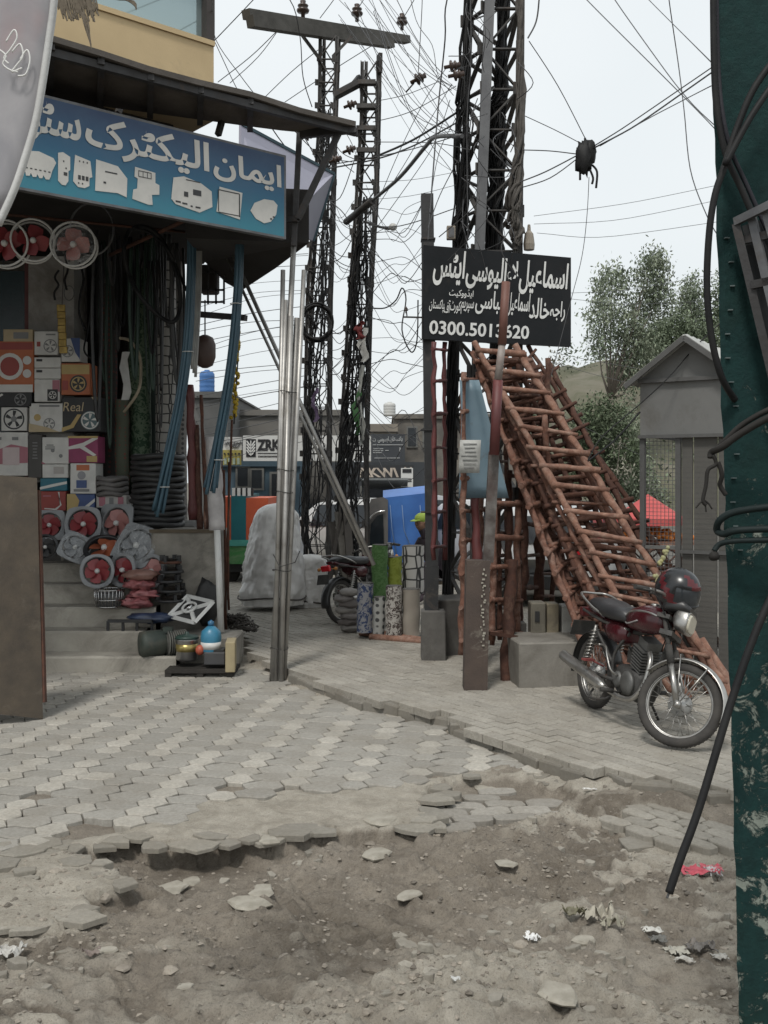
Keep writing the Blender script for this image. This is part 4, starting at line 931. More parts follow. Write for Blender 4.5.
def exhaust_fan(px, py, rpx, Y, lab, frame_m=None, blade_m=None, yaw=0, pitch=-.15, roll=0, square=.25, film=False, name='exhaust_fan', group='fans set out on the steps', hang=False, depth=.06, nb=5):
    c = P(px, py, Y); r = rpx*Y/1000; t = thing(name, lab, 'fan', c-Vector((0,0,r)), group)
    M = fmat(c, yaw, pitch, roll); mb = MB(); n = 36; ro = []; 
    for i in range(n):
        a = 2*PI*i/n; ca, sa = math.cos(a), math.sin(a); k = 1/max(abs(ca), abs(sa)); ro.append(r*(1+(min(k, 1.28)-1)*square*2))
    ring = lambda rad, y: [M @ Vector((math.cos(2*PI*i/n)*(rad[i] if hasattr(rad,'__len__') else rad), y, math.sin(2*PI*i/n)*(rad[i] if hasattr(rad,'__len__') else rad))) for i in range(n)]
    ri = r*.80
    vs = ring(ro, 0)+ring(ri*1.05, -.008)+ring(ri, .0)+ring(ri*.99, depth)+ring(ro, depth*.3)
    fs = []
    for k in range(4): fs += [(k*n+i, k*n+(i+1) % n, (k+1)*n+(i+1) % n, (k+1)*n+i) for i in range(n)]
    fs += [(4*n+i, 4*n+(i+1) % n, (i+1) % n, i) for i in range(n)]
    if hang: mb = MB(); [mb.tube([M @ Vector((math.cos(a)*q_, y_, math.sin(a)*q_)) for a in [2*PI*i/28 for i in range(28)]], .011, 6, closed=True) for q_, y_ in ((r, 0), (r*.99, .12))]
    else: mb.add(vs, fs, False)
    mb.build('frame', frame_m or fan_grey, t)
    bb = MB(); blades(bb, M @ Matrix.Translation((0, depth*.45, 0)), ri*.94, nb, .72, rnd.uniform(0, 1)); o = bb.build('blades', blade_m or red_blade, t)
    hb_ = MB(); Mr = (M @ Matrix.Rotation(PI/2, 4, 'X')).to_3x3(); hb_.lathe([(0,0.03),(r*.11,.028),(r*.15,.0),(r*.15,-.05)], M @ Vector((0, depth*.1, 0)), Mr, 14); hb_.build('hub', white_paint, t)
    mo = MB(); mo.lathe([(r*.28,-.13),(r*.3,-.06),(0,-.055)], M @ Vector((0, depth*.2, 0)), Mr, 12)
    for a in (.4, 2.5, 4.6): mo.bar(M @ Vector((0,.1,0)), M @ Vector((math.cos(a)*ri, depth*.9, math.sin(a)*ri)), .018, .01)
    mo.build('motor', blk_paint, t)
    if film:
        fm = MB(); vs = [];K = 12
        for i in range(K+1):
            for j in range(K+1):
                x = (i/K-.5)*2*r*1.1; z = (j/K-.5)*2*r*1.1; d = math.hypot(x, z)/r
                vs.append(M @ Vector((x*(1 if d < 1 else 1.02/d), -.045+.05*max(0, d-.6)+mnoise.noise(Vector((x*6, z*6, px)))*.018, z*(1 if d < 1 else 1.02/d))))
        fm.add(vs, [(i*(K+1)+j, (i+1)*(K+1)+j, (i+1)*(K+1)+j+1, i*(K+1)+j+1) for i in range(K) for j in range(K)], True)
        fm.build('plastic_wrap', cloudy, t)
    return t
# row on the upper steps
exhaust_fan(28, 531, 10, 11.0, 'small red fan half hidden by the leaning board', None, red_blade, .2)
exhaust_fan(49, 525, 15, 11.0, 'red-bladed square exhaust fan second from the left in the back row', fan_grey, red_blade, .15, square=.5)
exhaust_fan(83, 524, 18, 10.95, 'large exhaust fan with red and orange blades in the middle of the back row', fan_grey, red_blade, .1, square=.25)
exhaust_fan(116, 523, 19, 11.0, 'wide grey exhaust fan at the right of the back row, seen at a slant', fan_grey, rose_blade, -.35, square=.5)
exhaust_fan(45, 547, 13, 10.65, 'small all-black exhaust fan with a white hub on the step', blk_paint, blk_paint, .1, square=.1)
exhaust_fan(75, 547, 15, 10.65, 'exhaust fan wrapped in clear plastic, tilted beside the black one', fan_grey, fan_grey, .4, -.4, .5, .4, True)
exhaust_fan(104, 547, 20, 10.6, 'black-rimmed exhaust fan with orange blades lying tilted in the middle of the heap', blk_paint, orange_blade, .1, -.95, .2, .1)
exhaust_fan(136, 545, 22, 10.5, 'grey exhaust fan wrapped in cloudy plastic near the landing wall', fan_grey, fan_grey, -.2, -.5, .3, .45, True)
exhaust_fan(97, 571, 17, 10.3, 'oval-rimmed exhaust fan with bright red blades in the front row, leftmost', fan_grey, red_blade, .1, -.1, 0, .1)
exhaust_fan(122, 570, 17, 10.35, 'exhaust fan with red blades leaning right, second in the front row', fan_grey, red_blade, -.5, -.1, 0, .15)
exhaust_fan(151, 571, 17, 10.3, 'exhaust fan with pale rose blades in front of the landing wall', fan_grey, rose_blade, -.5, -.25, .3, .15)
# fans hanging from the rod under the sign
rod = MB(); rod.tube([P(-20,212,9.4), P(185,232,10.2)], .015, 6); rod.tube([P(110,255,10.6), P(190,218,9.6)], .02, 6); o = rod.build('hanging_rod', rust, SH)
exhaust_fan(4, 243, 23, 9.45, 'hanging pedestal-fan head cut by the left edge of the picture', white_paint, red_blade, .1, 0, 0, hang=True, group='fans hanging under the blue sign', name='hanging_fan', nb=4)
exhaust_fan(33, 240, 21, 9.5, 'hanging fan with dark red blades and a white ring, second from the left', white_paint, red_blade, .35, 0, .5, hang=True, group='fans hanging under the blue sign', name='hanging_fan', nb=4)
exhaust_fan(73, 244, 22, 9.45, 'hanging fan wrapped in shiny clear plastic', white_paint, rose_blade, .1, 0, .2, hang=True, film=True, group='fans hanging under the blue sign', name='hanging_fan', nb=4)
mb = MB(); c = P(90, 228, 9.9); mb.tube([c+Vector((math.cos(a)*.22, .05, math.sin(a)*.26)) for a in [2*PI*i/28 for i in range(28)]], .011, 6, closed=True); tag(mb.build('fan_ring', grey_steel), 'empty metal fan ring hanging behind the plastic-wrapped fan', 'fan ring')

# ------------------------------------------------------------------ cartons
CARD = {}
def carton(x0, y0, x1, y1, col, lab, deco=(), Y=11.25, d=.3, yaw=0):
    a = P(x0, y1, Y); b = P(x1, y0, Y); cx = (a.x+b.x)/2; cz = (a.z+b.z)/2; w_ = b.x-a.x; h_ = b.z-a.z
    t = thing('carton', lab, 'carton', (cx, Y, a.z), 'cartons stacked against the shop wall')
    mb = MB(); mb.box((cx, Y+d/2, cz), (w_-.006, d, h_-.006)); key = tuple(col)
    m_ = mat('card_%02d_%02d_%02d' % tuple(int(c*99) for c in col), col, tuple(c*.82 for c in col), 9, .55, bump=.03); mb.build('box', m_, t, bevel=.004)
    lay = 0
    for kind, u, v, s, dc, *ex in deco:
        lay += 1; yy = Y-.002-.0015*lay; mm = mat('ink_%02d_%02d_%02d' % tuple(int(c*99) for c in dc), dc, tuple(c*.9 for c in dc), 9, .5, bump=0); p = Vector((a.x+w_*u, yy, a.z+h_*v)); pm = MB()
        if kind == 'fan':
            r_ = s*min(w_, h_); n = 24
            for q0, q1 in ((.86, 1.0),):
                vs = [p+Vector((math.cos(2*PI*i/n)*r_*q, 0, math.sin(2*PI*i/n)*r_*q)) for q in (q0, q1) for i in range(n)]
                pm.add(vs, [(i, (i+1) % n, n+(i+1) % n, n+i) for i in range(n)])
            for k in range(5):
                an = 2*PI*k/5+.3; vs = [p+Vector((math.cos(an+o_)*r_*q, -.0004, math.sin(an+o_)*r_*q)) for q, o_ in ((.12,0),(.5,-.3),(.8,-.3),(.82,.12),(.45,.25))]
                pm.add(vs, [(0,1,2,3,4)])
        elif kind == 'disc':
            r_ = s*min(w_, h_); n = 20; pm.add([p+Vector((math.cos(2*PI*i/n)*r_, 0, math.sin(2*PI*i/n)*r_)) for i in range(n)], [tuple(range(n))])
        elif kind == 'rect':
            ww, hh = s; pm.add([p+Vector((-ww*w_/2,0,-hh*h_/2)), p+Vector((ww*w_/2,0,-hh*h_/2)), p+Vector((ww*w_/2,0,hh*h_/2)), p+Vector((-ww*w_/2,0,hh*h_/2))], [(0,1,2,3)])
        elif kind == 'poly':
            pm.add([Vector((a.x+w_*q[0], yy, a.z+h_*q[1])) for q in s], [tuple(range(len(s)))])
        elif kind == 'lines':
            for k in range(s): 
                q = p+Vector((0,0,-k*h_*.07)); ww = w_*rnd.uniform(.12,.2); pm.add([q+Vector((-ww,0,-.006)), q+Vector((ww,0,-.006)), q+Vector((ww,0,.006)), q+Vector((-ww,0,.006))], [(0,1,2,3)])
        elif kind == 'text':
            letters(pm, ex[0], frame((a.x, Y, a.z), (1,0,0)), w_*(u-s/2), w_*(u+s/2), h_*(v-.13), h_*(v+.13), .0, .15, lift=.004+.0015*lay)
        pm.build('print', mm, t)
    return t
W_=(.68,.67,.64); K_=(.03,.03,.032); O_=(.50,.15,.06); RD=(.33,.06,.05); GY=(.22,.22,.22); GD=(.5,.36,.14); BL=(.06,.1,.25); PK=(.42,.16,.2); TL=(.03,.16,.22); CR=(.5,.4,.25)
carton(3,329,33,342,CR,'tan carton with a dark label at the top of the left stack',[('rect',.6,.5,(.5,.5),GY)])
carton(-14,341,34,392,O_,'big orange carton with a round heater picture, at the left edge',[('rect',.5,.9,(.95,.14),RD),('disc',.5,.5,.28,W_),('disc',.5,.5,.2,RD),('disc',.86,.62,.09,W_),('disc',.86,.36,.09,W_),('rect',.5,.07,(.96,.15),W_)])
carton(34,331,58,355,W_,'white carton with a grey round fan picture, top of the second stack',[('fan',.68,.38,.28,GY),('rect',.7,.85,(.4,.06),GY),('rect',.2,.45,(.15,.2),RD)])
carton(61,338,80,362,W_,'white and navy carton with a white fan, behind the hanging gold packets',[('poly',0,0,[(.5,1),(1,1),(1,.1),(.75,.4)],BL),('fan',.35,.45,.32,GY)])
carton(34,357,61,368,W_,'flat white carton with small black print, upper of two',[('rect',.2,.7,(.22,.22),K_)])
carton(34,368,61,379,W_,'flat white carton with small black print, lower of two',[('rect',.2,.7,(.22,.22),K_)])
carton(34,379,60,402,W_,'white carton with a pink corner and a small black fan picture',[('rect',.85,.7,(.28,.5),PK),('rect',.72,.3,(.4,.5),K_),('fan',.72,.3,.17,W_)])
carton(61,363,90,395,O_,'orange-brown carton with a dark fan picture',[('rect',.5,.8,(.96,.3),GD),('disc',.6,.35,.3,K_),('fan',.6,.35,.24,GD),('rect',.15,.3,(.2,.3),RD)])
carton(-14,392,32,407,K_,'black flat carton with grey rings at the left edge',[('fan',.75,.5,.4,GY),('poly',0,0,[(0,.3),(.35,.9),(.38,.8),(.05,.2)],W_)])
carton(1,407,27,431,W_,'white square carton showing a black-rimmed six-blade fan',[('fan',.5,.5,.44,K_),('disc',.5,.5,.12,GY)])
carton(29,403,63,432,W_,'white carton with a round fan and cream swirl, below the orange-brown one',[('rect',.6,.9,(.6,.07),GY),('disc',.25,.5,.12,GD),('fan',.6,.28,.2,GY),('poly',0,0,[(0,0),(.9,0),(.55,.16),(0,.3)],CR)])
carton(62,397,101,432,K_,'black carton with gold lettering and a silver fan',[('text',.28,.72,.5,CR,'Real'),('disc',.72,.33,.27,(.1,.16,.17)),('fan',.72,.33,.25,W_),('poly',0,0,[(0,0),(.3,.12),(.5,.5),(.4,.5),(.22,.2),(0,.12)],GD),('poly',0,0,[(.75,1),(1,1),(.92,.5),(.88,.5),(.86,.85)],CR)])
carton(-14,432,28,476,W_,'large white carton with a pink band, at the left edge above the board',[('poly',0,0,[(0,.25),(1,.3),(1,.65),(.6,.72),(.3,.6),(0,.65)],PK),('rect',.6,.45,(.4,.4),(.6,.5,.5)),('rect',.3,.85,(.15,.07),GY),('rect',.7,.85,(.15,.07),GY)])
carton(28,434,42,478,(.08,.075,.07),'narrow dark box between the white cartons',[('lines',.5,.8,6,GY)])
carton(42,437,69,464,W_,'white carton printed with small appliance outlines',[('lines',.3,.7,3,GY),('disc',.4,.5,.07,GY),('disc',.7,.3,.07,GY),('poly',0,0,[(0,.1),(.15,0),(.1,0),(0,0)],PK)])
carton(68,436,98,463,(.3,.05,.13),'magenta carton with white cross strokes and yellow corner',[('poly',0,0,[(0,.6),(.5,.75),(.95,1),(1,.9),(.55,.62),(.95,.3),(.85,.25),(.4,.55),(0,.5)],W_),('rect',.5,.96,(1,.08),GD),('rect',.8,.15,(.35,.22),GD)])
carton(42,464,68,478,W_,'flat white carton with faint grey print',[('rect',.65,.55,(.4,.5),(.45,.42,.4))])
carton(70,463,96,494,W_,'white carton with a blue and orange sprayer bottle picture',[('rect',.5,.85,(.5,.18),O_),('disc',.45,.6,.16,(.3,.3,.32)),('rect',.45,.32,(.4,.25),BL),('rect',.45,.12,(.6,.08),GY)])
carton(40,478,67,491,TL,'teal flat carton with a white slash',[('poly',0,0,[(0,.1),(1,.55),(1,.75),(.5,.55),(0,.3)],W_)])
carton(39,491,66,511,RD,'red carton with a thin white curve',[('poly',0,0,[(.7,.95),(.76,.95),(.78,.3),(.6,.12),(.2,.15),(.2,.1),(.65,.05),(.84,.3)],W_),('rect',.3,.75,(.3,.06),PK)])
carton(67,494,95,511,BL,'blue carton with a gold panel and white streak',[('poly',0,0,[(0,0),(.35,0),(.45,.6),(.3,1),(0,1)],GD),('poly',0,0,[(.5,.1),(1,.75),(1,.55),(.6,0)],W_)])
carton(96,495,127,508,(.5,.48,.45),'long white and red carton at the foot of the rolls',[('rect',.2,.5,(.2,.7),PK),('rect',.5,.5,(.14,.6),GY),('rect',.8,.5,(.18,.7),PK)])
carton(14,482,37,500,K_,'black display box holding a small white-rimmed red fan',[('disc',.45,.45,.42,W_),('disc',.45,.45,.33,RD),('disc',.45,.45,.07,W_)])
carton(16,501,32,520,(.45,.4,.36),'small white and orange carton beside the leaning board',[('rect',.5,.35,(.9,.5),O_)])

# ------------------------------------------------------------------ rolls, coils and hangings in the shop
def roll_mat(name, c1, c2, kind='hex', scale=9, shade=.8):
    m, nt, b = nt_new(name); co = coords(nt)
    if kind == 'hex':
        v = nt.nodes.new('ShaderNodeTexVoronoi'); v.feature = 'DISTANCE_TO_EDGE'; v.inputs['Scale'].default_value = scale; v.inputs['Randomness'].default_value = .25; nt.links.new(co, v.inputs[0]); f = ramp(nt, v.outputs[0], [(.04, 0), (.09, 1)])
    elif kind == 'leaf': f = ramp(nt, noise(nt, co, scale, 3, .6, 1.5), [(.45, 0), (.52, 1)])
    else: v = nt.nodes.new('ShaderNodeTexVoronoi'); v.inputs['Scale'].default_value = scale; v.inputs['Randomness'].default_value = .15; nt.links.new(co, v.inputs[0]); f = ramp(nt, v.outputs[0], [(.3, 0), (.38, 1)])
    link(nt, mixc(nt, f, c1, c2), b.inputs['Base Color']); b.inputs['Roughness'].default_value = shade; return m
hexm = roll_mat('trellis_print', (.02,.02,.02), (.30,.29,.27), 'hex', 9); leafm = roll_mat('leaf_print', (.02,.05,.025), (.10,.14,.09), 'leaf', 14)
redm = roll_mat('red_dot_print', (.13,.04,.035), (.05,.045,.04), 'dot', 16); greym = roll_mat('grey_dot_print', (.05,.05,.05), (.2,.19,.18), 'dot', 18)
def roll(x, y0, y1, rpx, Y, m_, lab, name='mat_roll', group=None, cat='roll', top=True, lean=0):
    a = P(x, y1, Y); b = P(x+lean, y0, Y); r_ = rpx*Y/1000; t = thing(name, lab, cat, a, group)
    mb = MB(); k = 9; mb.tube([a.lerp(b, i/k)+Vector((rnd.uniform(-1,1)*.008,0,0)) for i in range(k+1)], [r_*rnd.uniform(.97,1.02) for _ in range(k+1)], 18, caps=False); mb.build('roll', m_, t)
    # rolled end: a spiral lip
    mb = MB(); d = (b-a).normalized(); pts = []
    for i in range(46):
        an = i*.42; q = r_*(1-.018*i); pts.append(b+Vector((math.cos(an)*q, math.sin(an)*q, 0)))
    mb.tube(pts, r_*.05+.003, 4); mb.lathe([(r_*.98,-.03),(0,-.03)], b, n=18, cap=False); mb.build('rolled_end', mat('roll_edge', (.12,.115,.105), (.07,.066,.06), 20), t); return t
GI = 'printed rolls standing inside the shop'
roll(108,285,500,9,11.9,redm,'dark red dotted roll standing behind the cartons',group=GI)
roll(122,400,498,7,11.6,roll_mat('red_scale_print',(.20,.06,.05),(.09,.10,.07),'dot',20),'red and green scale-patterned roll behind the heap of hose',group=GI)
roll(140,270,515,11,11.8,leafm,'tall dark green leaf-patterned roll in the middle of the shop',group=GI)
roll(166,262,500,10,11.7,hexm,'tall grey trellis-patterned roll behind the blue pipes',group=GI)
roll(180,300,520,7,11.9,greym,'slim grey dotted roll at the right end of the shop',group=GI)
roll(95,250,430,8,12.3,mat('dark_roll',(.03,.028,.027)),'dark plain roll hanging behind the white carton',group=GI)
roll(152,240,470,8,12.2,mat('dark_green_roll',(.02,.035,.028)),'dark green plain roll behind the trellis-patterned one',group=GI)
roll(126,250,400,10,12.4,mat('dark_brown_roll',(.035,.028,.022)),'dark brown roll at the back between the leafy and red ones',group=GI)
# stack of black hose coils
for k in range(13):
    z = 1.36+k*.062; c = Vector((P(158,500,11.15).x+rnd.uniform(-.015,.015), 11.15, z)); mb = MB()
    mb.tube([c+Vector((math.cos(t)*.27*(1+.02*math.sin(5*t+k)), math.sin(t)*.24, .01*math.sin(3*t+k))) for t in [2*PI*i/26 for i in range(26)]], .033, 7, closed=True)
    tag(mb.build('hose_coil', mat('black_hose', (.022,.022,.023), (.04,.04,.04), 10, .5)), 'coil of black hose, one of the tall pile behind the landing wall', 'hose coil', 'black hose coils piled up')
for k in range(4):
    c = P(112, 494-k*5, 11.35); mb = MB(); mb.tube([c+Vector((math.cos(t)*.16, math.sin(t)*.14, .012*math.sin(3*t+k))) for t in [2*PI*i/22 for i in range(22)]], .03, 7, closed=True)
    tag(mb.build('hose_coil', mat('grey_hose', (.2,.19,.18), (.13,.12,.12), 10, .6)), 'coil of grey hose on the long white and red carton', 'hose coil', 'grey hose coils on the carton')
# big hoops of cable hanging from the ceiling
def hoop(pts, r_, m_, lab, Y, name='cable_hoop', closed=True):
    mb = MB(); P3 = smooth([P(x, y, Y+(.1 if i % 2 else 0)) for i, (x, y) in enumerate(pts)], 5, closed); mb.tube(P3, r_, 7, closed=closed); return tag(mb.build(name, m_), lab, 'cable hoop')
def smooth(pts, k=6, closed=False):
    n = len(pts); out = []
    rng = range(n if closed else n-1)
    for i in rng:
        p0 = pts[(i-1) % n] if closed or i > 0 else pts[0]; p1 = pts[i]; p2 = pts[(i+1) % n]; p3 = pts[(i+2) % n] if closed or i+2 < n else pts[-1]
        for j in range(k):
            t = j/k; out.append(.5*((2*p1)+(-p0+p2)*t+(2*p0-5*p1+4*p2-p3)*t*t+(-p0+3*p1-3*p2+p3)*t**3))
    if not closed: out.append(pts[-1])
    return out
hoop([(124,250),(130,230),(148,228),(165,245),(178,280),(180,308),(173,322),(158,315),(140,296),(128,272)], .022, cable_black, 'big open hoop of black cable hanging under the blue sign', 9.9)
hoop([(134,228),(150,233),(168,250),(180,275),(186,290)], .015, cable_black, 'short black cable looping from the rod to the blue pipes', 9.9, closed=False)
hoop([(120,338),(130,341),(139,354),(141,372),(138,392),(124,412)], .016, mat('tan_cable', (.33,.28,.2), rough=.6), 'curved tan cable end hanging in front of the rolls', 10.6, closed=False)
hoop([(92,300),(88,330),(84,350),(92,360)], .01, cable_black, 'thin black cable hanging beside the white carton', 10.9, closed=False)
for k, (x, y0, y1) in enumerate(((56,270,300),(66,250,290),(82,262,330),(100,262,350),(115,240,330),(142,235,300),(98,230,280))):
    mb = MB(); Y = 10.4+.1*k; mb.tube(smooth([P(x+rnd.uniform(-3,3), y0+(y1-y0)*i/4, Y) for i in range(5)], 4), .012, 5); tag(mb.build('hanging_cable', cable_black), 'short black cable hanging from the shop ceiling among the goods', 'cable', 'cables hanging in the shop')
r3 = random.Random(9)
for k in range(22):
    x = r3.uniform(92, 186); y0 = r3.uniform(232, 262); ln = r3.uniform(40, 190); Y = r3.uniform(10.3, 11.4); w0 = r3.uniform(3, 9)
    pts = [P(x, y0, Y), P(x+r3.uniform(-3,3), y0+ln*.5, Y), P(x+w0*.5, y0+ln, Y+.05), P(x+w0, y0+ln*.5, Y+.08), P(x+w0*.8+r3.uniform(-3,3), y0, Y+.1)]
    mb = MB(); mb.tube(smooth(pts, 6), r3.uniform(.008,.02), 6); tag(mb.build('cable_loop', (cable_black, MATS['black_hose'], mat('dark_grey_cable', (.06,.06,.06), rough=.6), mat('dark_green_cable', (.02,.045,.03), rough=.5))[k % 4]), 'long loop of dark cable hanging among the goods inside the shop', 'cable', 'looped cables hanging in the shop')
# string of gold packets
gp_ = thing('packet_strip', 'strip of small gold packets hanging before the white pillar', 'packets', P(62, 350, 10.9))
for k in range(7):
    mb = MB(); c = P(62+rnd.uniform(-1.5,1.5), 308+k*7, 10.9); mb.box(c, (.09,.02,.075), rz=rnd.uniform(-.4,.4)); mb.build('packet', mat('gold_foil', (.35,.24,.06), (.22,.14,.03), 20, .35, .4), gp_, bevel=.004)
mb = MB(); mb.tube([P(64,262,10.9), P(62,306,10.9)], .004, 4); mb.build('string', wire_grey, gp_)
mb = MB(); c = P(69,293,10.9); mb.tube([c+Vector((math.cos(a)*.055, 0, math.sin(a)*.08)) for a in [2*PI*i/16 for i in range(16)]], .006, 5, closed=True); tag(mb.build('metal_ring', grey_steel), 'small steel ring hanging above the gold packets', 'ring')
# white cloth/plastic hanging among the rolls
mb = MB(); vs = []
for i in range(7):
    for j in range(3): vs.append(P(121+j*4-2*math.sin(i)+(6-i)*.2, 352+i*8, 11.2)+Vector((0, rnd.uniform(-.04,.04), 0)))
mb.add(vs, [(i*3+j, i*3+j+1, i*3+j+4, i*3+j+3) for i in range(6) for j in range(2)], True); tag(mb.build('plastic_bag', white_plastic), 'crumpled white plastic bag hanging among the dark rolls', 'plastic bag')
# flexible blue conduits hanging in two bundles
blue_pipe = mat('blue_grey_conduit', (.045,.10,.135), (.035,.075,.105), 5, .4, bump=.1)
def pipes(name, lab, path, n, Y, spread, tie):
    t = thing(name, lab, 'pipes', P(path[-1][0], path[-1][1], Y), 'blue conduit bundles hanging at the shop front')
    for k in range(n):
        a = 2*PI*k/n; off = Vector((math.cos(a)*spread, math.sin(a)*spread, 0)); end = rnd.uniform(-.06,.03)
        pp = [P(x, y, Y)+off*(1+.6*i/len(path)) for i, (x, y) in enumerate(path)]; pp[-1] += Vector((rnd.uniform(-.03,.03),0,end)); mb = MB(); mb.tube(smooth(pp, 5), .0165, 8); mb.build('pipe', blue_pipe, t)
    for (x, y) in tie:
        mb = MB(); c = P(x, y, Y); mb.tube([c+Vector((math.cos(a)*.055, math.sin(a)*.055, 0)) for a in [2*PI*i/12 for i in range(12)]], .005, 5, closed=True); mb.build('tie', white_plastic, t)
pipes('blue_conduits', 'bundle of blue conduits curving down in front of the rolls', [(192,221),(191,280),(188,340),(181,395),(170,450),(157,512)], 7, 9.9, .028, [(188,352),(164,487)])
pipes('blue_conduits', 'bundle of blue conduits hanging at the awning corner, right of the white pole', [(240,233),(238,290),(233,350),(226,400),(217,450),(211,490)], 6, 9.6, .026, [(236,304),(219,460)])
mb = MB()
t = thing('white_conduits', 'bundle of whitish conduits hanging right behind the front blue ones', 'pipes', P(196,370,10.1))
for k in range(4): mb = MB(); mb.tube(smooth([P(199+k*1.6-3, 240, 10.1), P(198+k*1.6-3, 300, 10.1), P(193+k*1.8-3, 365+k*4, 10.1)], 5), .015, 7); mb.build('pipe', mat('aged_white_pipe', (.36,.36,.34), (.26,.26,.25), 6, .5), t)
# brown posts/rods standing on the platform end
for k, (x0,y0,x1,y1,r_,m_,lab) in enumerate(((190,385,193,520,.045,maroon,'thick dark maroon post at the end of the shop platform'),(196,425,200,530,.035,wood_red2,'brown pole leaning at the end of the platform'),(201,395,207,530,.02,rust,'thin iron rod standing beside the maroon post'),(204,440,206,530,.02,wood_pale,'pale stick standing at the platform end'))):
    mb = MB(); knotty(mb, P(x1,y1,10.7), P(x0,y0,10.8), r_, 900+k, wob=.005); tag(mb.build('pole', m_), lab, 'pole')
for k, (x0,y0,x1,y1) in enumerate(((224,470,226,632),(229,462,228,600),(232,420,224,636),(221,455,229,610))):
    mb = MB(); mb.tube([P(x1,y1,10.6), P(x0,y0,10.7)], .013, 6); tag(mb.build('iron_rod', rust), 'rusty iron rod in the upright bunch beside the white wrapped pole', 'iron rod', 'upright iron rods by the white pole')
wpole = thing('wrapped_pole', 'white pole wrapped in paper and plastic at the corner of the shop platform', 'pole', P(219,632,10.05))
mb = MB(); mb.tube([P(221,632,10.0), P(217,530,10.02)], .033, 9); mb.build('pole', white_paint, wpole)
mb = MB(); k = 16; mb.tube([P(217-.25*i, 530-6.2*i, 10.1) for i in range(k)], [.075*rnd.uniform(.86,1.1) for _ in range(k)], 12); mb.build('wrapping', mat('white_wrap', (.52,.50,.49), (.38,.36,.36), 8, .6, bump=.8, dirt=(.4,.3,.3), dirtamt=.1, fine=14), wpole)
# dark lamp-like jug and boxes hung beyond the ceiling edge
jg = thing('hanging_lantern', 'brownish barrel-shaped lantern hanging at the right end of the shop front', 'lantern', P(205,368,11.2))
mb = MB(); mb.lathe([(.03,.0),(.09,.03),(.12,.12),(.12,.26),(.09,.34),(.03,.37)], P(205,368,11.2), n=12); mb.build('body', mat('dusky_brown', (.10,.065,.055), rough=.5), jg); mb = MB(); mb.tube([P(205,335,11.2), P(205,300,11.2)], .008, 4); mb.build('hanger', wire_grey, jg)
bk = thing('hanging_basket', 'dark wire basket crate hanging below the overhang at the shop corner', 'crate', P(213,300,11.0))
for y in (255, 272, 290, 302):
    mb = MB(); 
    for a, b_ in (((200,11.0),(224,11.0)),((200,11.4),(224,11.4)),((200,11.0),(200,11.4)),((224,11.0),(224,11.4))): mb.bar(P(a[0],y,a[1]), P(b_[0],y,b_[1]), .02)
    mb.build('hoop', dark_steel, bk)
for x, Yq in ((200,11.0),(208,11.0),(216,11.0),(224,11.0),(200,11.4),(224,11.4)): mb = MB(); mb.bar(P(x,245,Yq), P(x,304,Yq), .02); mb.build('upright', dark_steel, bk)
mb = MB(); mb.box(P(209,280,11.2), (.2,.25,.3)); mb.build('load', mat('dark_goods', (.05,.045,.04)), bk, bevel=.02)
mb = MB(); mb.bar(P(195,314,10.8), P(246,318,10.6), .07, .06); tag(mb.build('steel_beam', dark_steel), 'dark steel bar running out under the awning corner', 'beam')
# marigold garland
gl = thing('garland', 'yellow marigold garland hanging beyond the blue conduits', 'garland', P(236,420,11.5))
for k in range(46):
    mb = MB() if k % 12 == 0 else mb; c = P(238-k*.1+rnd.uniform(-2.6,2.6), 332+k*1.9, 11.5+rnd.uniform(-.05,.05)); mb.sphere(c, .026*rnd.uniform(.8,1.2), 6, 4, d=.5, seed=k)
    if k % 12 == 11 or k == 45: mb.build('flower_cluster', mat('marigold', (.50,.36,.03), (.36,.24,.02), 40, .8), gl)
mb = MB(); mb.tube([P(240,326,11.5), P(234,424,11.5)], .008, 4); mb.build('string', wire_grey, gl)
# goods at the foot of the steps
pot = mat('aluminium', (.45,.45,.45), (.35,.35,.35), 8, .3, .9, .1)
def lathe_thing(name, lab, cat, px, py, Y, parts, group=None):
    c = P(px, py, Y); t = thing(name, lab, cat, c, group)
    for nm, prof, m_ in parts: mb = MB(); mb.lathe(prof, c, n=20); mb.build(nm, m_, t)
    return t
mtr = thing('water_pump', 'dark green electric water pump with ribbed motor on the lowest step', 'pump', P(160,657,9.75))
Mx_ = Matrix.Rotation(PI/2, 3, 'Y') 
c = P(160, 643, 9.75); gp2 = mat('grimy_green', (.045,.06,.05), (.03,.04,.034), 9, .6, dirt=(.1,.09,.07))
mb = MB(); mb.lathe([(.05,-.2),(.12,-.19),(.13,-.15),(.13,.02),(.1,.05),(.1,.08)], c, Matrix.Rotation(.5, 3, 'Z') @ Mx_, 18); mb.build('volute', gp2, mtr)
for k in range(9): mb = MB() if k == 0 else mb; d_ = Matrix.Rotation(.5, 3, 'Z') @ Vector((-.03+k*.022, 0, 0)); mb.lathe([(.1,-.005),(.125,-.004),(.125,.004),(.1,.005)], c+d_+Vector((.1,0,0)), Matrix.Rotation(.5, 3, 'Z') @ Mx_, 18)
mb.lathe([(.1,-.02),(.1,.2),(.07,.23),(0,.235)], c+Vector((.05,.02,0)), Matrix.Rotation(.5, 3, 'Z') @ Mx_, 18); mb.build('motor', mat('pump_grey', (.16,.16,.14), (.11,.11,.1), 9, .6), mtr)
mb = MB(); mb.box(c+Vector((.1,0,-.13)), (.2,.16,.04)); mb.box(c+Vector((.08,0,.13)), (.09,.08,.05)); mb.build('foot', gp2, mtr)
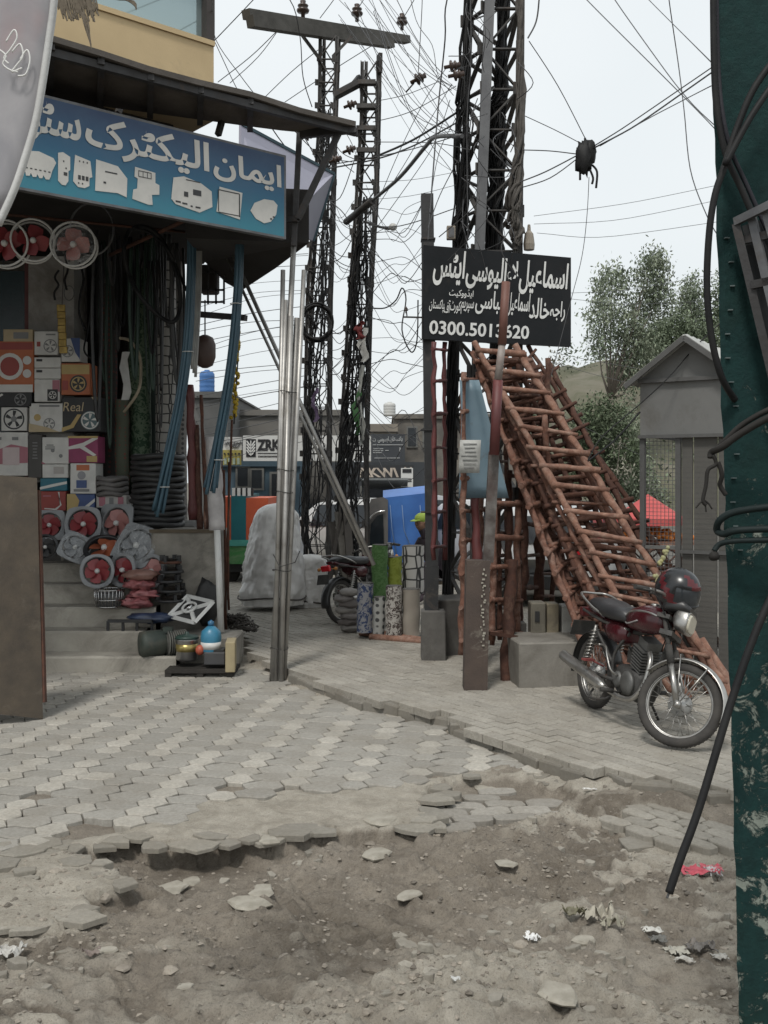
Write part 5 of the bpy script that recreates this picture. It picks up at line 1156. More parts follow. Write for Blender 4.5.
lathe_thing('cooking_pot', 'aluminium pot with a brass-coloured front beside the pump', 'pot', 187, 660, 9.6, [('body',[(0,.0),(.09,.0),(.105,.02),(.105,.19),(.115,.2),(.112,.21)],pot),('lid',[(.118,.21),(.1,.235),(.02,.25),(.02,.27),(0,.275)],mat('dark_green_lid',(.03,.06,.05),rough=.4)),('label',[(.1065,.09),(.1065,.16)],mat('brass',(.4,.32,.12),rough=.3,metal=.6))])
lathe_thing('gas_cylinder', 'small bright blue gas cylinder with a white band, right of the pot', 'gas cylinder', 211, 652, 9.55, [('body',[(0,.0),(.085,.0),(.095,.02),(.095,.1),(.1,.14),(.09,.2),(.05,.235),(.03,.25)],mat('bright_blue_paint',(.05,.22,.35),rough=.35)),('band',[(.097,.035),(.097,.1)],white_paint),('valve',[(.03,.25),(.03,.29),(.012,.3),(0,.31)],mat('valve_blue',(.04,.15,.28),rough=.4))])
mb = MB(); mb.sphere(P(200,650,9.5), (.045,.045,.05), 10, 7); tag(mb.build('red_bottle_top', mat('tomato_red', (.4,.09,.05), rough=.5)), 'small red plastic cap between the pot and the blue cylinder', 'cap')
dx2 = thing('battery_box', 'dark grey case on the pallet below the blue gas cylinder', 'case', P(216,664,9.5)); mb = MB(); mb.box(P(216,657,9.55), (.2,.2,.12)); mb.build('case', mat('dark_case', (.06,.06,.062), rough=.6), dx2, bevel=.008); mb = MB(); mb.box(P(216,649.5,9.55), (.17,.17,.02)); mb.build('lid', black_plastic, dx2)
pal = thing('pallet', 'low dark wooden pallet under the pot and cylinder', 'pallet', P(203,674,9.55))
for k in range(4): mb = MB(); mb.box((P(203,668,9.55).x, 9.42+k*.09, .05), (.66,.07,.03)); mb.build('slat', mat('black_wood', (.03,.026,.022), rough=.8), pal)
for dx_ in (-.3,0,.28): mb = MB(); mb.box((P(203,668,9.55).x+dx_, 9.56, .015), (.06,.34,.04)); mb.build('runner', MATS['black_wood'], pal)
mb = MB(); mb.box((P(231,650,9.5).x, 9.5, .19), (.09,.3,.28), rz=.1); tag(mb.build('cream_board', mat('cream_wood', (.36,.30,.18), (.28,.23,.14), 7, .7), bevel=.005), 'upright cream-coloured wooden block at the right end of the pallet', 'board')
# stove lying open, clay stoves, basket and pink bags
stv = thing('gas_stove', 'two-burner gas stove with white frame propped up on its edge', 'stove', P(190,622,10.1))
cS = P(191,609,10.05); MS = fmat(cS, -.35, -.95, .22) @ Matrix.Scale(.78, 4)
mb = MB()
for a, b_ in (((-.22,-.2),(.22,-.2)),((.22,-.2),(.22,.2)),((.22,.2),(-.22,.2)),((-.22,.2),(-.22,-.2)),((-.2,-.18),(.2,.18)),((-.2,.18),(.2,-.18))): mb.bar(MS @ Vector((a[0],0,a[1])), MS @ Vector((b_[0],0,b_[1])), .035, .03, (0,1,0))
mb.build('frame', white_paint, stv)
mb = MB(); mb.box((0,0,0), (.42,.03,.38), MS.to_3x3()); mb.v = [tuple(Vector(v)+cS+Vector((0,.035,0))) for v in mb.v]; mb.build('tray', mat('dark_tray', (.05,.05,.05), rough=.5), stv)
mb = MB(); mb.tube([MS @ Vector((math.cos(a)*.09-.02, -.025, math.sin(a)*.09)) for a in [2*PI*i/18 for i in range(18)]], .014, 6, closed=True); mb.build('burner', white_paint, stv)
mb = MB(); mb.lathe([(0,.02),(.04,.018),(.045,-.02)], MS @ Vector((-.02,-.03,0)), (MS @ Matrix.Rotation(PI/2, 4, 'X')).to_3x3(), 12); mb.build('burner_cap', chrome, stv)
for k in range(5):
    c = P(171+rnd.uniform(-1.5,1.5), 600-k*9.5, 10.25); t = thing('iron_stove', 'black cast-iron stove ring in the pile by the landing wall, %s' % ('lowest of five','second from the bottom','third, in the middle','fourth from the bottom','topmost, with a bent rim')[k], 'stove ring', c, 'iron stove rings piled up')
    mb = MB(); w_ = .15-.012*k; mb.tube([c+Vector((math.cos(a)*w_, math.sin(a)*w_, 0)) for a in [2*PI*i/18 for i in range(18)]], .016, 6, closed=True); mb.build('rim', rust if k == 4 else blk_paint, t)
    for j in range(4):
        a = j*PI/2+.5+k*.2; mb = MB(); mb.box(c+Vector((math.cos(a)*w_*.9, math.sin(a)*w_*.9, .035)), (.045,.03,.07), rz=a); mb.build('lug', blk_paint, t)
    mb = MB(); mb.lathe([(w_*.6,-.01),(w_*.75,.03),(w_*.95,.035)], c, n=16, cap=False); mb.build('bowl', mat('char_metal', (.045,.04,.037), (.07,.055,.045), 14, .7), t)
pb_ = thing('plastic_bundle', 'pink bundle wrapped in film on the step right of the steel basket', 'bundle', P(140,607,10.2))
for k in range(3): mb = MB(); mb.sphere(P(140+rnd.uniform(-4,4), 603-k*9, 10.2), (.15,.1,.05), 22, 12, d=.7, seed=k*3); mb.build('packet', mat('pink_pack', (.36,.13,.13), (.27,.09,.1), 9, .35, bump=.6), pb_)
fw = MB(); fw.sphere(P(140,575,10.2), (.17,.1,.06), 16, 9, d=.4, seed=9); fw.build('top_packet', mat('brown_pack', (.3,.17,.14), (.2,.11,.09), 9, .35), pb_)
bsk = thing('steel_basket', 'round steel wire basket on the step left of the pink bundle', 'basket', P(109,607,10.2)); cB = P(109,607,10.2)
for z, q in ((0,.13),(.07,.145),(.17,.15)): mb = MB(); mb.tube([cB+Vector((math.cos(a)*q, math.sin(a)*q, z+.01)) for a in [2*PI*i/20 for i in range(20)]], .007, 5, closed=True); mb.build('hoop', chrome, bsk)
for i in range(24): a = 2*PI*i/24; mb = MB() if i == 0 else mb; mb.tube([cB+Vector((math.cos(a)*.13, math.sin(a)*.13, .01)), cB+Vector((math.cos(a)*.15, math.sin(a)*.15, .18))], .005, 4)
mb.build('wires', chrome, bsk)
mb = MB(); mb.lathe([(.0,.005),(.125,.01),(.14,.15),(.13,.15)], cB, n=16); mb.build('liner', mat('grey_liner', (.1,.1,.1)), bsk)
tb_ = thing('low_table', 'small black metal stool frame on the steps behind the pump', 'stool', P(128,633,9.95))
mb = MB(); mb.bar(P(108,621,9.95), P(152,621,9.9), .03); mb.build('top_rail', blk_paint, tb_)
for x in (108,123,137,152): mb = MB(); mb.bar(P(x,621,9.95), P(x,633,9.95), .025); mb.build('leg', blk_paint, tb_)
bsh = MB(); bsh.sphere(P(152,618,10.05), (.26,.12,.05), 18, 8, d=.5, seed=4); tag(bsh.build('blue_sheet', mat('navy_plastic', (.035,.055,.11), (.02,.03,.06), 9, .4, bump=.7)), 'crumpled navy plastic sheet between the steps and the stove', 'plastic sheet')
# wire tangle on the ground right of the white pole
cable_mass('wire_tangle', 'heap of thin scrap wire on the ground right of the white wrapped pole', [(P(228,625,11.2),.05),(P(236,615,11.0),.12),(P(246,627,11.0),.16),(P(252,630,11.0),.05)], 26, 1, .006, 77, MATS['faded_sheath'], .1, 'wire heap')
# dark slab / pipe near white pole
mb = MB(); mb.sphere(P(207,603,10.35), (.13,.05,.24), 14, 8, d=.3, seed=3); tag(mb.build('black_bag', mat('black_bag', (.03,.03,.03), rough=.5, bump=.8)), 'dark bag leaning on the landing wall behind the stove', 'bag')

# leaning brown board at the left edge
bd_ = thing('leaning_board', 'tall weathered brown board leaning at the left edge of the picture', 'board', (-2.7, 7.75, 0))
a0 = P(43,719,7.72); a1 = P(37,478,7.95); b0_ = P(-60,708,7.3); b1_ = P(-66,470,7.55)
nn = Vector((.35,-.9,0)).normalized()*-.035
mb = MB(); q8 = [b0_, a0, a1, b1_]; mb.add(q8+[v+nn for v in q8], [(0,1,2,3),(7,6,5,4),(0,4,5,1),(1,5,6,2),(2,6,7,3),(3,7,4,0)]); mb.build('sheet', wood_board, bd_)
mb = MB(); mb.bar(a0+nn*1.3+Vector((.01,0,.12)), a1+nn*1.3+Vector((.01,0,-.1)), .03, .05); mb.build('batten', rust, bd_)
# ------------------------------------------------------------------ grey kiosk
KY = 9.0
hut = thing('kiosk', 'grey metal kiosk with a gabled sheet roof and wire-mesh window, right of the ladders', 'kiosk', (3.0, 9.3, .1))
hx0 = P(640,400,KY).x; hx1 = hx0+.86; hd = 1.5
kgrey = mat('kiosk_grey', (.155,.155,.15), (.12,.12,.115), 2, .7, bump=.15, dirt=(.09,.085,.075), dirtamt=.25)
kdark = mat('kiosk_frame', (.09,.09,.088), (.07,.068,.065), 5, .6)
zt_ = CAMH-(383-HY)/1000*KY; zm = CAMH-(437-HY)/1000*KY
mb = MB(); mb.box(((hx0+hx1)/2, KY+.02, (zt_+zm)/2), (hx1-hx0, .03, zt_-zm)); mb.build('upper_panel', kgrey, hut)
mb = MB(); mb.box((hx0+.02, KY+hd/2+.03, (zt_+zm)/2), (.03, hd-.04, zt_-zm)); mb.build('side_panel', kgrey, hut)
# gable
apex = P(683,338,KY-.12); ez = P(630,383,KY-.12)
mb = MB(); gx = hx0+.43; mb.add([(hx0,KY+.01,zt_+.03),(2*gx-hx0,KY+.01,zt_+.03),(gx,KY+.01,zt_+.35),(hx0,KY+.04,zt_+.03),(2*gx-hx0,KY+.04,zt_+.03),(gx,KY+.04,zt_+.35)], [(0,1,2),(5,4,3),(0,2,5,3),(1,4,5,2),(0,3,4,1)]); mb.build('gable', kgrey, hut)
mb = MB(); mb.box(((hx0+hx1)/2, KY-.01, zt_+.012), (hx1-hx0+.02, .05, .035)); mb.build('cornice', kdark, hut)
mb = MB(); mb.box(((hx0+hx1)/2, KY-.01, zm), (hx1-hx0+.02, .05, .03)); mb.build('transom', kdark, hut)
roofm = mat('pale_roof_sheet', (.46,.46,.43), (.36,.36,.34), 3, .5, .2, dirt=(.2,.19,.17), dirtamt=.2)
for sgn in (-1, 1):
    mb = MB(); ex = gx+sgn*.53; z0 = zt_-.02; z1 = zt_+.38
    for i in range(20):
        t0, t1 = i/20, (i+1)/20; y0 = KY-.12+(hd+.25)*t0; y1 = KY-.12+(hd+.25)*t1; dz = .012*(i % 2)
        mb.add([(gx,y0,z1+dz),(ex,y0,z0+dz),(ex,y1,z0+.012-dz),(gx,y1,z1+.012-dz)], [(0,1,2,3) if sgn < 0 else (3,2,1,0)])
    o = mb.build('roof', roofm, hut); md = o.modifiers.new('s', 'SOLIDIFY'); md.thickness = .012
    mb = MB(); mb.bar((gx,KY-.125,z1-.02),(ex,KY-.125,z0-.02),.02,.045); mb.build('bargeboard', kdark, hut)
for x in (hx0+.02, hx0+.34): mb = MB(); mb.box((x, KY+.02, (zm+.08)/2), (.045,.045,zm-.06)); mb.build('frame_post', kdark, hut)
mb = MB(); mb.box((hx0+.02, KY+hd, (zm+.08)/2), (.045,.045,zm-.06)); mb.build('frame_post', kdark, hut)
xw0, xw1 = hx0+.045, hx0+.32
mb = MB()
z = .55
while z < zm-.02: mb.bar((xw0,KY+.02,z),(xw1,KY+.02,z),.004); z += .035
x = xw0
while x < xw1: mb.bar((x,KY+.016,.5),(x,KY+.016,zm-.02),.004,.004,(0,1,0)); x += .035
mb.build('mesh_window', mat('mesh_wire', (.10,.10,.10), rough=.6), hut)
mb = MB(); mb.box(((xw0+xw1)/2, KY+.02, 1.25), (xw1-xw0,.03,.03)); mb.box(((xw0+xw1)/2, KY+.02, .34), (xw1-xw0,.03,.48)); mb.build('lower_panel', kgrey, hut)
xa = hx0+.365; px_edges = [xa, hx0+.47, hx0+.68, hx1]
for a, b in zip(px_edges[:-1], px_edges[1:]): mb = MB(); mb.box(((a+b)/2, KY+.03, (zm+.08)/2), (b-a-.014, .02, zm-.07)); mb.build('wall_panel', mat('kiosk_panel', (.105,.10,.09), (.08,.077,.07), 2, .8, dirt=(.06,.055,.05), dirtamt=.3), hut)
mb = MB(); mb.box(((xa+hx1)/2, KY-.002, 1.22), (hx1-xa, .02, .03)); mb.build('rail', kdark, hut)
mb = MB(); mb.box((hx1, KY+hd/2, 1.4), (.03, hd, 2.7)); mb.build('side_wall', kgrey, hut)
mb = MB()
z = .2
while z < zm-.03: mb.bar((xa,KY-.004,z),(hx1,KY-.004,z),.0016); z += .045
mb.build('panel_mesh', kdark, hut)

hut.location = (hx0, KY, 0)
for o_ in hut.children: o_.location = (-hx0, -KY, 0)
hut.rotation_euler = (0, 0, R(-33))
# ------------------------------------------------------------------ green column at the right with its cables
GYc = 2.55
gcm, gnt2, gb2 = nt_new('peeling_green_paint'); co = coords(gnt2)
n1 = noise(gnt2, co, 12, 9, .76, .5); n2 = noise(gnt2, co, 30, 6, .7); sx = gnt2.nodes.new('ShaderNodeSeparateXYZ'); gnt2.links.new(co, sx.inputs[0])
mr = gnt2.nodes.new('ShaderNodeMapRange'); mr.inputs[1].default_value = 2.6; mr.inputs[2].default_value = 1.2; mr.inputs[3].default_value = -.075; mr.inputs[4].default_value = .085; gnt2.links.new(sx.outputs[2], mr.inputs[0])
ad = gnt2.nodes.new('ShaderNodeMath'); ad.operation = 'ADD'; gnt2.links.new(n1, ad.inputs[0]); gnt2.links.new(mr.outputs[0], ad.inputs[1])
pe = ramp(gnt2, ad.outputs[0], [(.60, 0), (.64, 1)])
gc = mixc(gnt2, ramp(gnt2, n2, [(.3, 0), (.7, 1)]), (.008,.036,.034), (.005,.022,.022))
gc = mixc(gnt2, ramp(gnt2, noise(gnt2, co, 2.5, 5, .6), [(.5, 0), (.75, .6)]), gc, (.010,.026,.018))
link(gnt2, mixc(gnt2, pe, gc, (.20,.225,.195)), gb2.inputs['Base Color']); gb2.inputs['Roughness'].default_value = .8; gb2.inputs['Specular IOR Level'].default_value = .25
h_ = gnt2.nodes.new('ShaderNodeMath'); h_.operation = 'SUBTRACT'; gnt2.links.new(n2, h_.inputs[0]); gnt2.links.new(pe, h_.inputs[1]); bumpn(gnt2, gb2, h_.outputs[0], .7, .008)
gcol = thing('green_column', 'thick dark green column with peeling paint at the right edge of the picture', 'column', (1.1, GYc, -.15))
ga_ = P(712,0,GYc); gb_ = P(741,1024,GYc)
def gx_(z): return ga_.x+(gb_.x-ga_.x)*(z-ga_.z)/(gb_.z-ga_.z)
mb = MB(); vs = []; N = 90
for i in range(N+1):
    z = -.2+5.6*i/N; x = gx_(z)+mnoise.noise(Vector((0, 3, z*9)))*.008+mnoise.noise(Vector((0, 3, z*40)))*.003
    for (dx_, dy_) in ((0,.012),(.012,0),(.42,0),(.43,.012),(.58,.42),(.152,.42)): vs.append((x+dx_, GYc+dy_, z))
mb.add(vs, [(i*6+j, i*6+(j+1) % 6, (i+1)*6+(j+1) % 6, (i+1)*6+j) for i in range(N) for j in range(6)]); mb.build('shaft', gcm, gcol)
mb = MB()
for i in range(14):
    y = 238+i*24; c = P(727+i*.9+4*math.sin(i), y, GYc-.004); mb.box(c+Vector((.0,0,0)), (.012,.008,.003), rz=rnd.uniform(-.3,.3))
mb.build('weld_tabs', mat('pale_tab', (.10,.13,.13), rough=.6), gcol)
cg = thing('meter_cage', 'dark slanted iron cage fixed to the right side of the green column', 'cage', P(760,300,2.45), None)
for (a, b) in (((735,222,2.5),(800,190,2.35)),((736,224,2.5),(792,460,2.45)),((752,218,2.48),(800,420,2.4)),((744,240,2.5),(800,228,2.4)),((752,285,2.48),(800,275,2.4)),((764,205,2.45),(800,330,2.4))):
    mb = MB(); mb.bar(P(*a), P(*b), .012, .02); mb.build('angle_iron', grey_steel if a[1] < 224 else dark_steel, cg)
mb = MB(); mb.add([P(742,226,2.52), P(820,200,2.5), P(850,470,2.5), P(790,450,2.52)]+[P(742,226,2.53), P(820,200,2.53), P(850,470,2.53), P(790,450,2.53)], [(0,1,2,3),(7,6,5,4),(0,4,5,1),(1,5,6,2),(2,6,7,3),(3,7,4,0)]); mb.build('back_plate', mat('cage_plate', (.02,.022,.024), rough=.7), cg)
def cable(pts, r_, lab, name='cable', m_=None, group=None, k=6, cat='cable', n=8):
    mb = MB(); mb.tube(smooth([P(*p) for p in pts], k), r_, n); o = mb.build(name, m_ or cable_black); return tag(o, lab, cat, group)
GC = 'black cables draped round the green column'
cable([(713,-30,2.5),(714,60,2.5),(717,110,2.5),(726,155,2.5),(742,190,2.5),(756,225,2.5),(775,290,2.5)], .0085, 'thick dark cable running down the upper left edge of the green column', group=GC)
cable([(716,-30,2.52),(718,60,2.52),(722,110,2.5),(731,150,2.5),(748,188,2.5),(780,260,2.5)], .006, 'second cable beside the first at the top edge of the green column', m_=mat('slate_cable', (.03,.03,.037), rough=.6, spec=.2), group=GC)
cable([(790,40,2.45),(756,85,2.46),(737,128,2.47),(725,165,2.47),(715,195,2.47),(709,235,2.47),(707,290,2.48),(712,340,2.49),(722,378,2.5),(735,400,2.54)], .0085, 'thick black cable bowing out to the left of the green column', group=GC)
cable([(725,165,2.45),(752,115,2.45),(790,60,2.45)], .008, 'black cable slanting up across the green column to the right edge', group=GC)
cable([(800,405,2.4),(768,418,2.42),(740,434,2.45),(722,447,2.47),(712,452,2.5),(711,458,2.5)], .009, 'thick grey cable end reaching across the column above the frayed rope', m_=mat('grey_cable', (.028,.026,.024), rough=.7, spec=.2), group=GC)
cable([(800,398,2.42),(768,410,2.43),(742,425,2.46),(725,441,2.48),(716,449,2.5)], .007, 'thinner cable lying beside the thick grey one', m_=MATS['grey_cable'], group=GC)
cable([(713,455,2.49),(716,464,2.49),(708,470,2.49),(706,485,2.49),(703,500,2.49),(706,505,2.49)], .005, 'knotted frayed rope end hanging left of the green column', 'rope', MATS['grey_cable'], cat='rope')
cable([(718,462,2.49),(722,475,2.49),(720,485,2.5),(726,495,2.5)], .006, 'short twisted rope end against the green column', 'rope', MATS['grey_cable'], cat='rope')
for a in ((696,508),(712,509),(706,512)): cable([(704,500,2.49),((704+a[0])/2,503,2.49),(a[0],a[1],2.49)], .0022, 'frayed strand at the tip of the hanging rope', 'rope_strand', MATS['grey_cable'], 'frayed strands', cat='strand', n=5)
cable([(800,505,2.42),(768,507,2.44),(735,512,2.48),(720,520,2.5),(717,530,2.52),(724,534,2.5),(740,530,2.47),(800,528,2.42)], .009, 'thick dark cable wound round the green column in a flat loop', m_=mat('teal_cable', (.012,.02,.02), rough=.6, spec=.2), group=GC)
cable([(800,540,2.42),(768,540,2.45),(735,541,2.48),(720,544,2.5),(714,551,2.5)], .007, 'lower cable of the wrap round the green column', m_=MATS['teal_cable'], group=GC)
mb = MB(); mb.sphere(P(714,556,2.5), (.014,.012,.012), 10, 7, d=.3); tag(mb.build('rubber_end', MATS['grey_cable']), 'small round cable end knob beside the green column', 'cable end')
cable([(800,545,2.45),(765,610,2.42),(735,690,2.40),(700,805,2.36),(680,860,2.34),(669,893,2.33)], .0095, 'long black cable slanting down in front of the broken ground, its tip hanging free', 'hanging_cable')
cable([(670,890,2.33),(667,898,2.33)], .003, 'bare wire tip at the end of the long hanging cable', 'wire_tip', grey_steel)

# ------------------------------------------------------------------ banner at the left edge and palm fibre
bn = thing('plastic_banner', 'greyish printed plastic banner with a white edge, curving in at the upper left', 'banner', P(10,215,2.4))
bm_, bnt, bb_ = nt_new('banner_print'); co = coords(bnt); f = ramp(bnt, noise(bnt, co, 7, 4, .6, .5), [(.35, 0), (.7, 1)]); c_ = mixc(bnt, f, (.24,.235,.25), (.32,.31,.32)); f2 = ramp(bnt, noise(bnt, co, 4, 3, .5), [(.55, 0), (.7, .7)]); link(bnt, mixc(bnt, f2, c_, (.30,.21,.21)), bb_.inputs['Base Color']); bb_.inputs['Roughness'].default_value = .35
edge = [(55,-60),(54,0),(49,40),(43,80),(36,120),(26,155),(14,190),(-2,225)]
vs = []
for i, (x, y) in enumerate(edge):
    for j in range(9): t = j/8; vs.append(P(x-(x+130)*t, y, 2.4+.10*math.sin(t*5+i*.3)*t))
mb = MB(); mb.add(vs, [(i*9+j, (i+1)*9+j, (i+1)*9+j+1, i*9+j+1) for i in range(len(edge)-1) for j in range(8)], True); o = mb.build('sheet', bm_, bn); md = o.modifiers.new('s', 'SOLIDIFY'); md.thickness = .003; md.offset = 0
mb = MB(); pe_ = smooth([P(x, y, 2.4) for x, y in edge], 4); mb.tube(pe_, .009, 6); mb.build('hem', mat('white_hem', (.55,.55,.54), rough=.4), bn)
mb = MB()
for st in ([(6,42),(14,30),(17,38),(10,50),(4,58),(9,64)],[(12,52),(20,44),(23,56),(16,66),(12,72),(22,68)],[(20,60),(27,50),(30,60),(26,74),(18,76)],[(0,50),(6,56),(3,64),(10,70),(18,72)]): mb.tube(smooth([P(x, y, 2.385) for x, y in st], 5), .0022, 5)
mb.build('white_script', sign_white, bn)
mb = MB(); mb.sphere(P(20,-6,2.39), (.045,.002,.03), 14, 8, d=.3, seed=2); 0 and mb.build('beard_print', mat('skin_print', (.22,.15,.14), rough=.5), bn)
mb = MB(); mb.sphere(P(-8,92,2.385), (.03,.002,.035), 14, 8, d=.9, seed=6); mb.sphere(P(-10,132,2.385), (.03,.002,.03), 14, 8, d=.9, seed=8); 0 and mb.build('flower_print', mat('flower_print', (.19,.12,.13), (.22,.17,.10), 60), bn)
fb = MB()
for k in range(90):
    x0 = rnd.uniform(52, 92); ln = rnd.uniform(8, 24)*(1 if x0 < 85 else .8); q = [P(x0+t*ln*.45+rnd.uniform(-1,1), -14+t*(14+ln)+rnd.uniform(-1,1)+.3*abs(x0-75)*(-.6), 6.6) for t in (0,.35,.7,1)]; fb.tube(smooth(q, 3), .006, 3, caps=False)
for k in range(14): q = [P(78+rnd.uniform(-3,3),5,6.6), P(86+rnd.uniform(-3,3),22,6.6), P(89+k*.15,38+k*.6,6.6), P(91,44+k*.4,6.6)]; fb.tube(smooth(q, 3), .004, 3, caps=False)
for k in range(16): q = [P(95+rnd.uniform(-5,5),-12,6.6), P(112,-3+rnd.uniform(-2,2),6.6), P(128+k*.4,1,6.6), P(136,7+k*.2,6.6)]; fb.tube(smooth(q, 3), .004, 3, caps=False)
tag(fb.build('palm_fibre', mat('dry_fibre', (.12,.10,.075), (.2,.17,.13), 30, .9)), 'tuft of dry brown fibre hanging from above at the top left', 'dry fronds', kind='stuff')

# ------------------------------------------------------------------ background street
def building(name, lab, x0, x1, ytop, Y, depth, m_, windows=(), parapet=.12, base=0, m2=None, cat='building', yaw=0):
    a = P(x0, ytop, Y); b = P(x1, ytop, Y); w_ = b.x-a.x; t = thing(name, lab, cat, ((a.x+b.x)/2, Y, 0))
    mb = MB(); mb.box(((a.x+b.x)/2, Y+depth/2, a.z/2), (w_, depth, a.z)); mb.build('wall', m_, t)
    if parapet: mb = MB(); mb.box(((a.x+b.x)/2, Y-.03, a.z-parapet/2), (w_+.1, .1, parapet)); mb.box(((a.x+b.x)/2, Y+depth/2, a.z+.01), (w_+.1, depth, .05)); mb.build('parapet', m2 or m_, t)
    for (wx0, wy0, wx1, wy1) in windows:
        p = P(wx0, wy1, Y); q = P(wx1, wy0, Y); mb = MB(); mb.box(((p.x+q.x)/2, Y-.02, (p.z+q.z)/2), (q.x-p.x+.1, .06, q.z-p.z+.1)); wf_ = mb.build('window', mat('bg_frame', (.16,.16,.15)), t)
        mb = MB(); mb.box(((p.x+q.x)/2, Y-.056, (p.z+q.z)/2), (q.x-p.x, .02, q.z-p.z)); mb.build('pane', mat('bg_glass', (.03,.035,.04), rough=.2), wf_)
    return t
bgc = mat('old_grey_render', (.17,.16,.145), (.12,.115,.105), .8, .9, dirt=(.08,.075,.07), dirtamt=.4)
bgt = mat('teal_render', (.06,.10,.13), (.045,.075,.10), 1, .8); bgb = mat('buff_render', (.26,.23,.19), (.18,.16,.135), .8, .9, dirt=(.12,.105,.09), dirtamt=.4)
building('row_building', 'long grey building with a plain parapet behind the ZRK sign', 196, 345, 411, 26, 8, bgc, [(262,472,285,492),(240,470,255,500)])
building('row_building', 'darker grey building end rising behind the blue conduits', 190, 228, 393, 24, 6, mat('dark_grey_render', (.13,.13,.125), (.09,.09,.088), .8, .9))
building('row_building', 'teal-fronted shop between the row of black and white blocks and the ZRK sign', 214, 300, 462, 22.5, 3, bgt, [(238,468,248,486),(252,470,262,488),(272,474,284,496)], .1)
building('row_building', 'dark shop front under the dark shop board, behind the blue tarp', 330, 432, 462, 25, 6, mat('dark_shop', (.05,.055,.06), (.035,.04,.045), 1, .8), [(362,488,392,520)], 0)
building('row_building', 'low buff building with a stepped roof behind the dark shop board', 366, 396, 425, 30, 6, bgb, [], .2)
building('row_building', 'rough brick and plaster building with bare patches, right of the white water tank', 394, 520, 415, 32, 8, mat('patched_render', (.22,.20,.17), (.11,.10,.09), 1.4, .95, dirt=(.05,.05,.048), dirtamt=.6), [(408,428,416,446),(424,430,432,446)], .12)
building('row_building', 'pale buildings glimpsed low between the ladders', 500, 660, 506, 30, 6, mat('pale_bg', (.34,.33,.31), (.24,.23,.22), 1, .9), [(520,515,532,530),(560,515,575,530)], .1)
def tank(px, py, wpx, hpx, Y, col, lab, ribs=4):
    c = P(px, py, Y); r_ = wpx/2*Y/1000; h_ = hpx*Y/1000; t = thing('water_tank', lab, 'water tank', c); mb = MB(); prof = [(0,0),(r_,0)]
    for i in range(ribs): z = h_*.82*(i+.5)/ribs; prof += [(r_,z-.04*h_),(r_*1.04,z),(r_,z+.04*h_)]
    prof += [(r_,h_*.82),(r_*.8,h_*.92),(r_*.35,h_*.96)]; mb.lathe(prof, c, n=20); mm = mat('tank_%d' % px, col, tuple(x*.85 for x in col), 1, .5); mb.build('body', mm, t)
    mb = MB(); mb.lathe([(r_*.36,h_*.93),(r_*.36,h_*1.0),(0,h_*1.0)], c, n=14); mb.build('lid', mm, t); return t
tank(207, 393, 15, 23, 24.5, (.06,.17,.42), 'bright blue plastic water tank on the roof left of the garland')
tank(389.5, 416, 12, 14, 31, (.5,.5,.48), 'small white plastic water tank on the roof beyond the slender towers')
# ZRK sign
def flat_sign(name, lab, x0, y0, x1, y1, Y, back, name2='board', lean=0, thick=.06):
    a = P(x0, y1, Y); b = P(x1, y0, Y); t = thing(name, lab, 'sign', a); M = frame((a.x, Y, a.z), (1,0,0)); w_, h_ = b.x-a.x, b.z-a.z
    mb = MB(); mb.prism([(0,0),(w_,0),(w_,h_),(0,h_)], thick, M); mb.build(name2, back, t); return t, M, w_, h_
zink = mat('black_ink', (.02,.02,.022), bump=0)
t, M, w_, h_ = flat_sign('shop_sign', 'long white signboard with a leaf emblem and black ZRK lettering', 243, 435.5, 371, 461, 21.8, mat('sign_white_sheet', (.6,.6,.58), (.53,.53,.51), 2, .5))
mb = MB(); letters(mb, 'ZRK', M, w_*.11, w_*.295, h_*.40, h_*.85, .05, lift=.01)
letters(mb, 'K', M, w_*.94, w_*.99, h_*.40, h_*.80, .05, lift=.01); mb.prism([(w_*.115,h_*.29),(w_*.40,h_*.29),(w_*.40,h_*.32),(w_*.115,h_*.32)], .01, M @ Matrix.Translation((0,-.012,0)))
mb.prism([(w_*.92,h_*.25),(w_*.99,h_*.25),(w_*.99,h_*.28),(w_*.92,h_*.28)], .01, M @ Matrix.Translation((0,-.012,0)))
for k in range(26):
    u = .12+k*.0105; mb.prism([(w_*u,h_*.15),(w_*(u+.007),h_*.15),(w_*(u+.007),h_*.21),(w_*u,h_*.21)], .01, M @ Matrix.Translation((0,-.012,0)))
mb.build('lettering', zink, t)
mb = MB(); mb.prism([(w_*.025,h_*.16),(w_*.10,h_*.16),(w_*.10,h_*.86),(w_*.025,h_*.86)], .01, M @ Matrix.Translation((0,-.012,0))); mb.build('emblem_square', zink, t)
mb = MB()
for s_ in (-1, 1):
    for k in range(4):
        zc = h_*(.3+.12*k); xc = w_*.0625; mb.bar(M @ Vector((xc+s_*.02,-.025,zc-.03)), M @ Vector((xc+s_*.055*1.6,-.025,zc+.07)), .025, .025)
mb.bar(M @ Vector((w_*.0625,-.025,h_*.2)), M @ Vector((w_*.0625,-.025,h_*.8)), .02, .02); mb.build('emblem_leaf', sign_white, t)
t, M, w_, h_ = flat_sign('shop_sign', 'white board with faint script left of the ZRK sign', 222, 437, 242, 450, 21.9, mat('off_white_sheet', (.5,.5,.48), (.38,.38,.37), 3)); mb = MB()
for k in range(3): mb.tube(smooth([M @ Vector((w_*(.2+.2*k)+q*.05, -.02, h_*(.4+.25*math.sin(q*2+k)))) for q in range(5)], 3), .012, 4)
mb.build('script', mat('grey_ink', (.15,.15,.15), bump=0), t)
t, M, w_, h_ = flat_sign('shop_sign', 'yellow and green shutter-like board under the faint white sign', 223, 450, 241, 465, 21.85, mat('mustard_board', (.32,.27,.07), (.24,.2,.06), 3)); mb = MB()
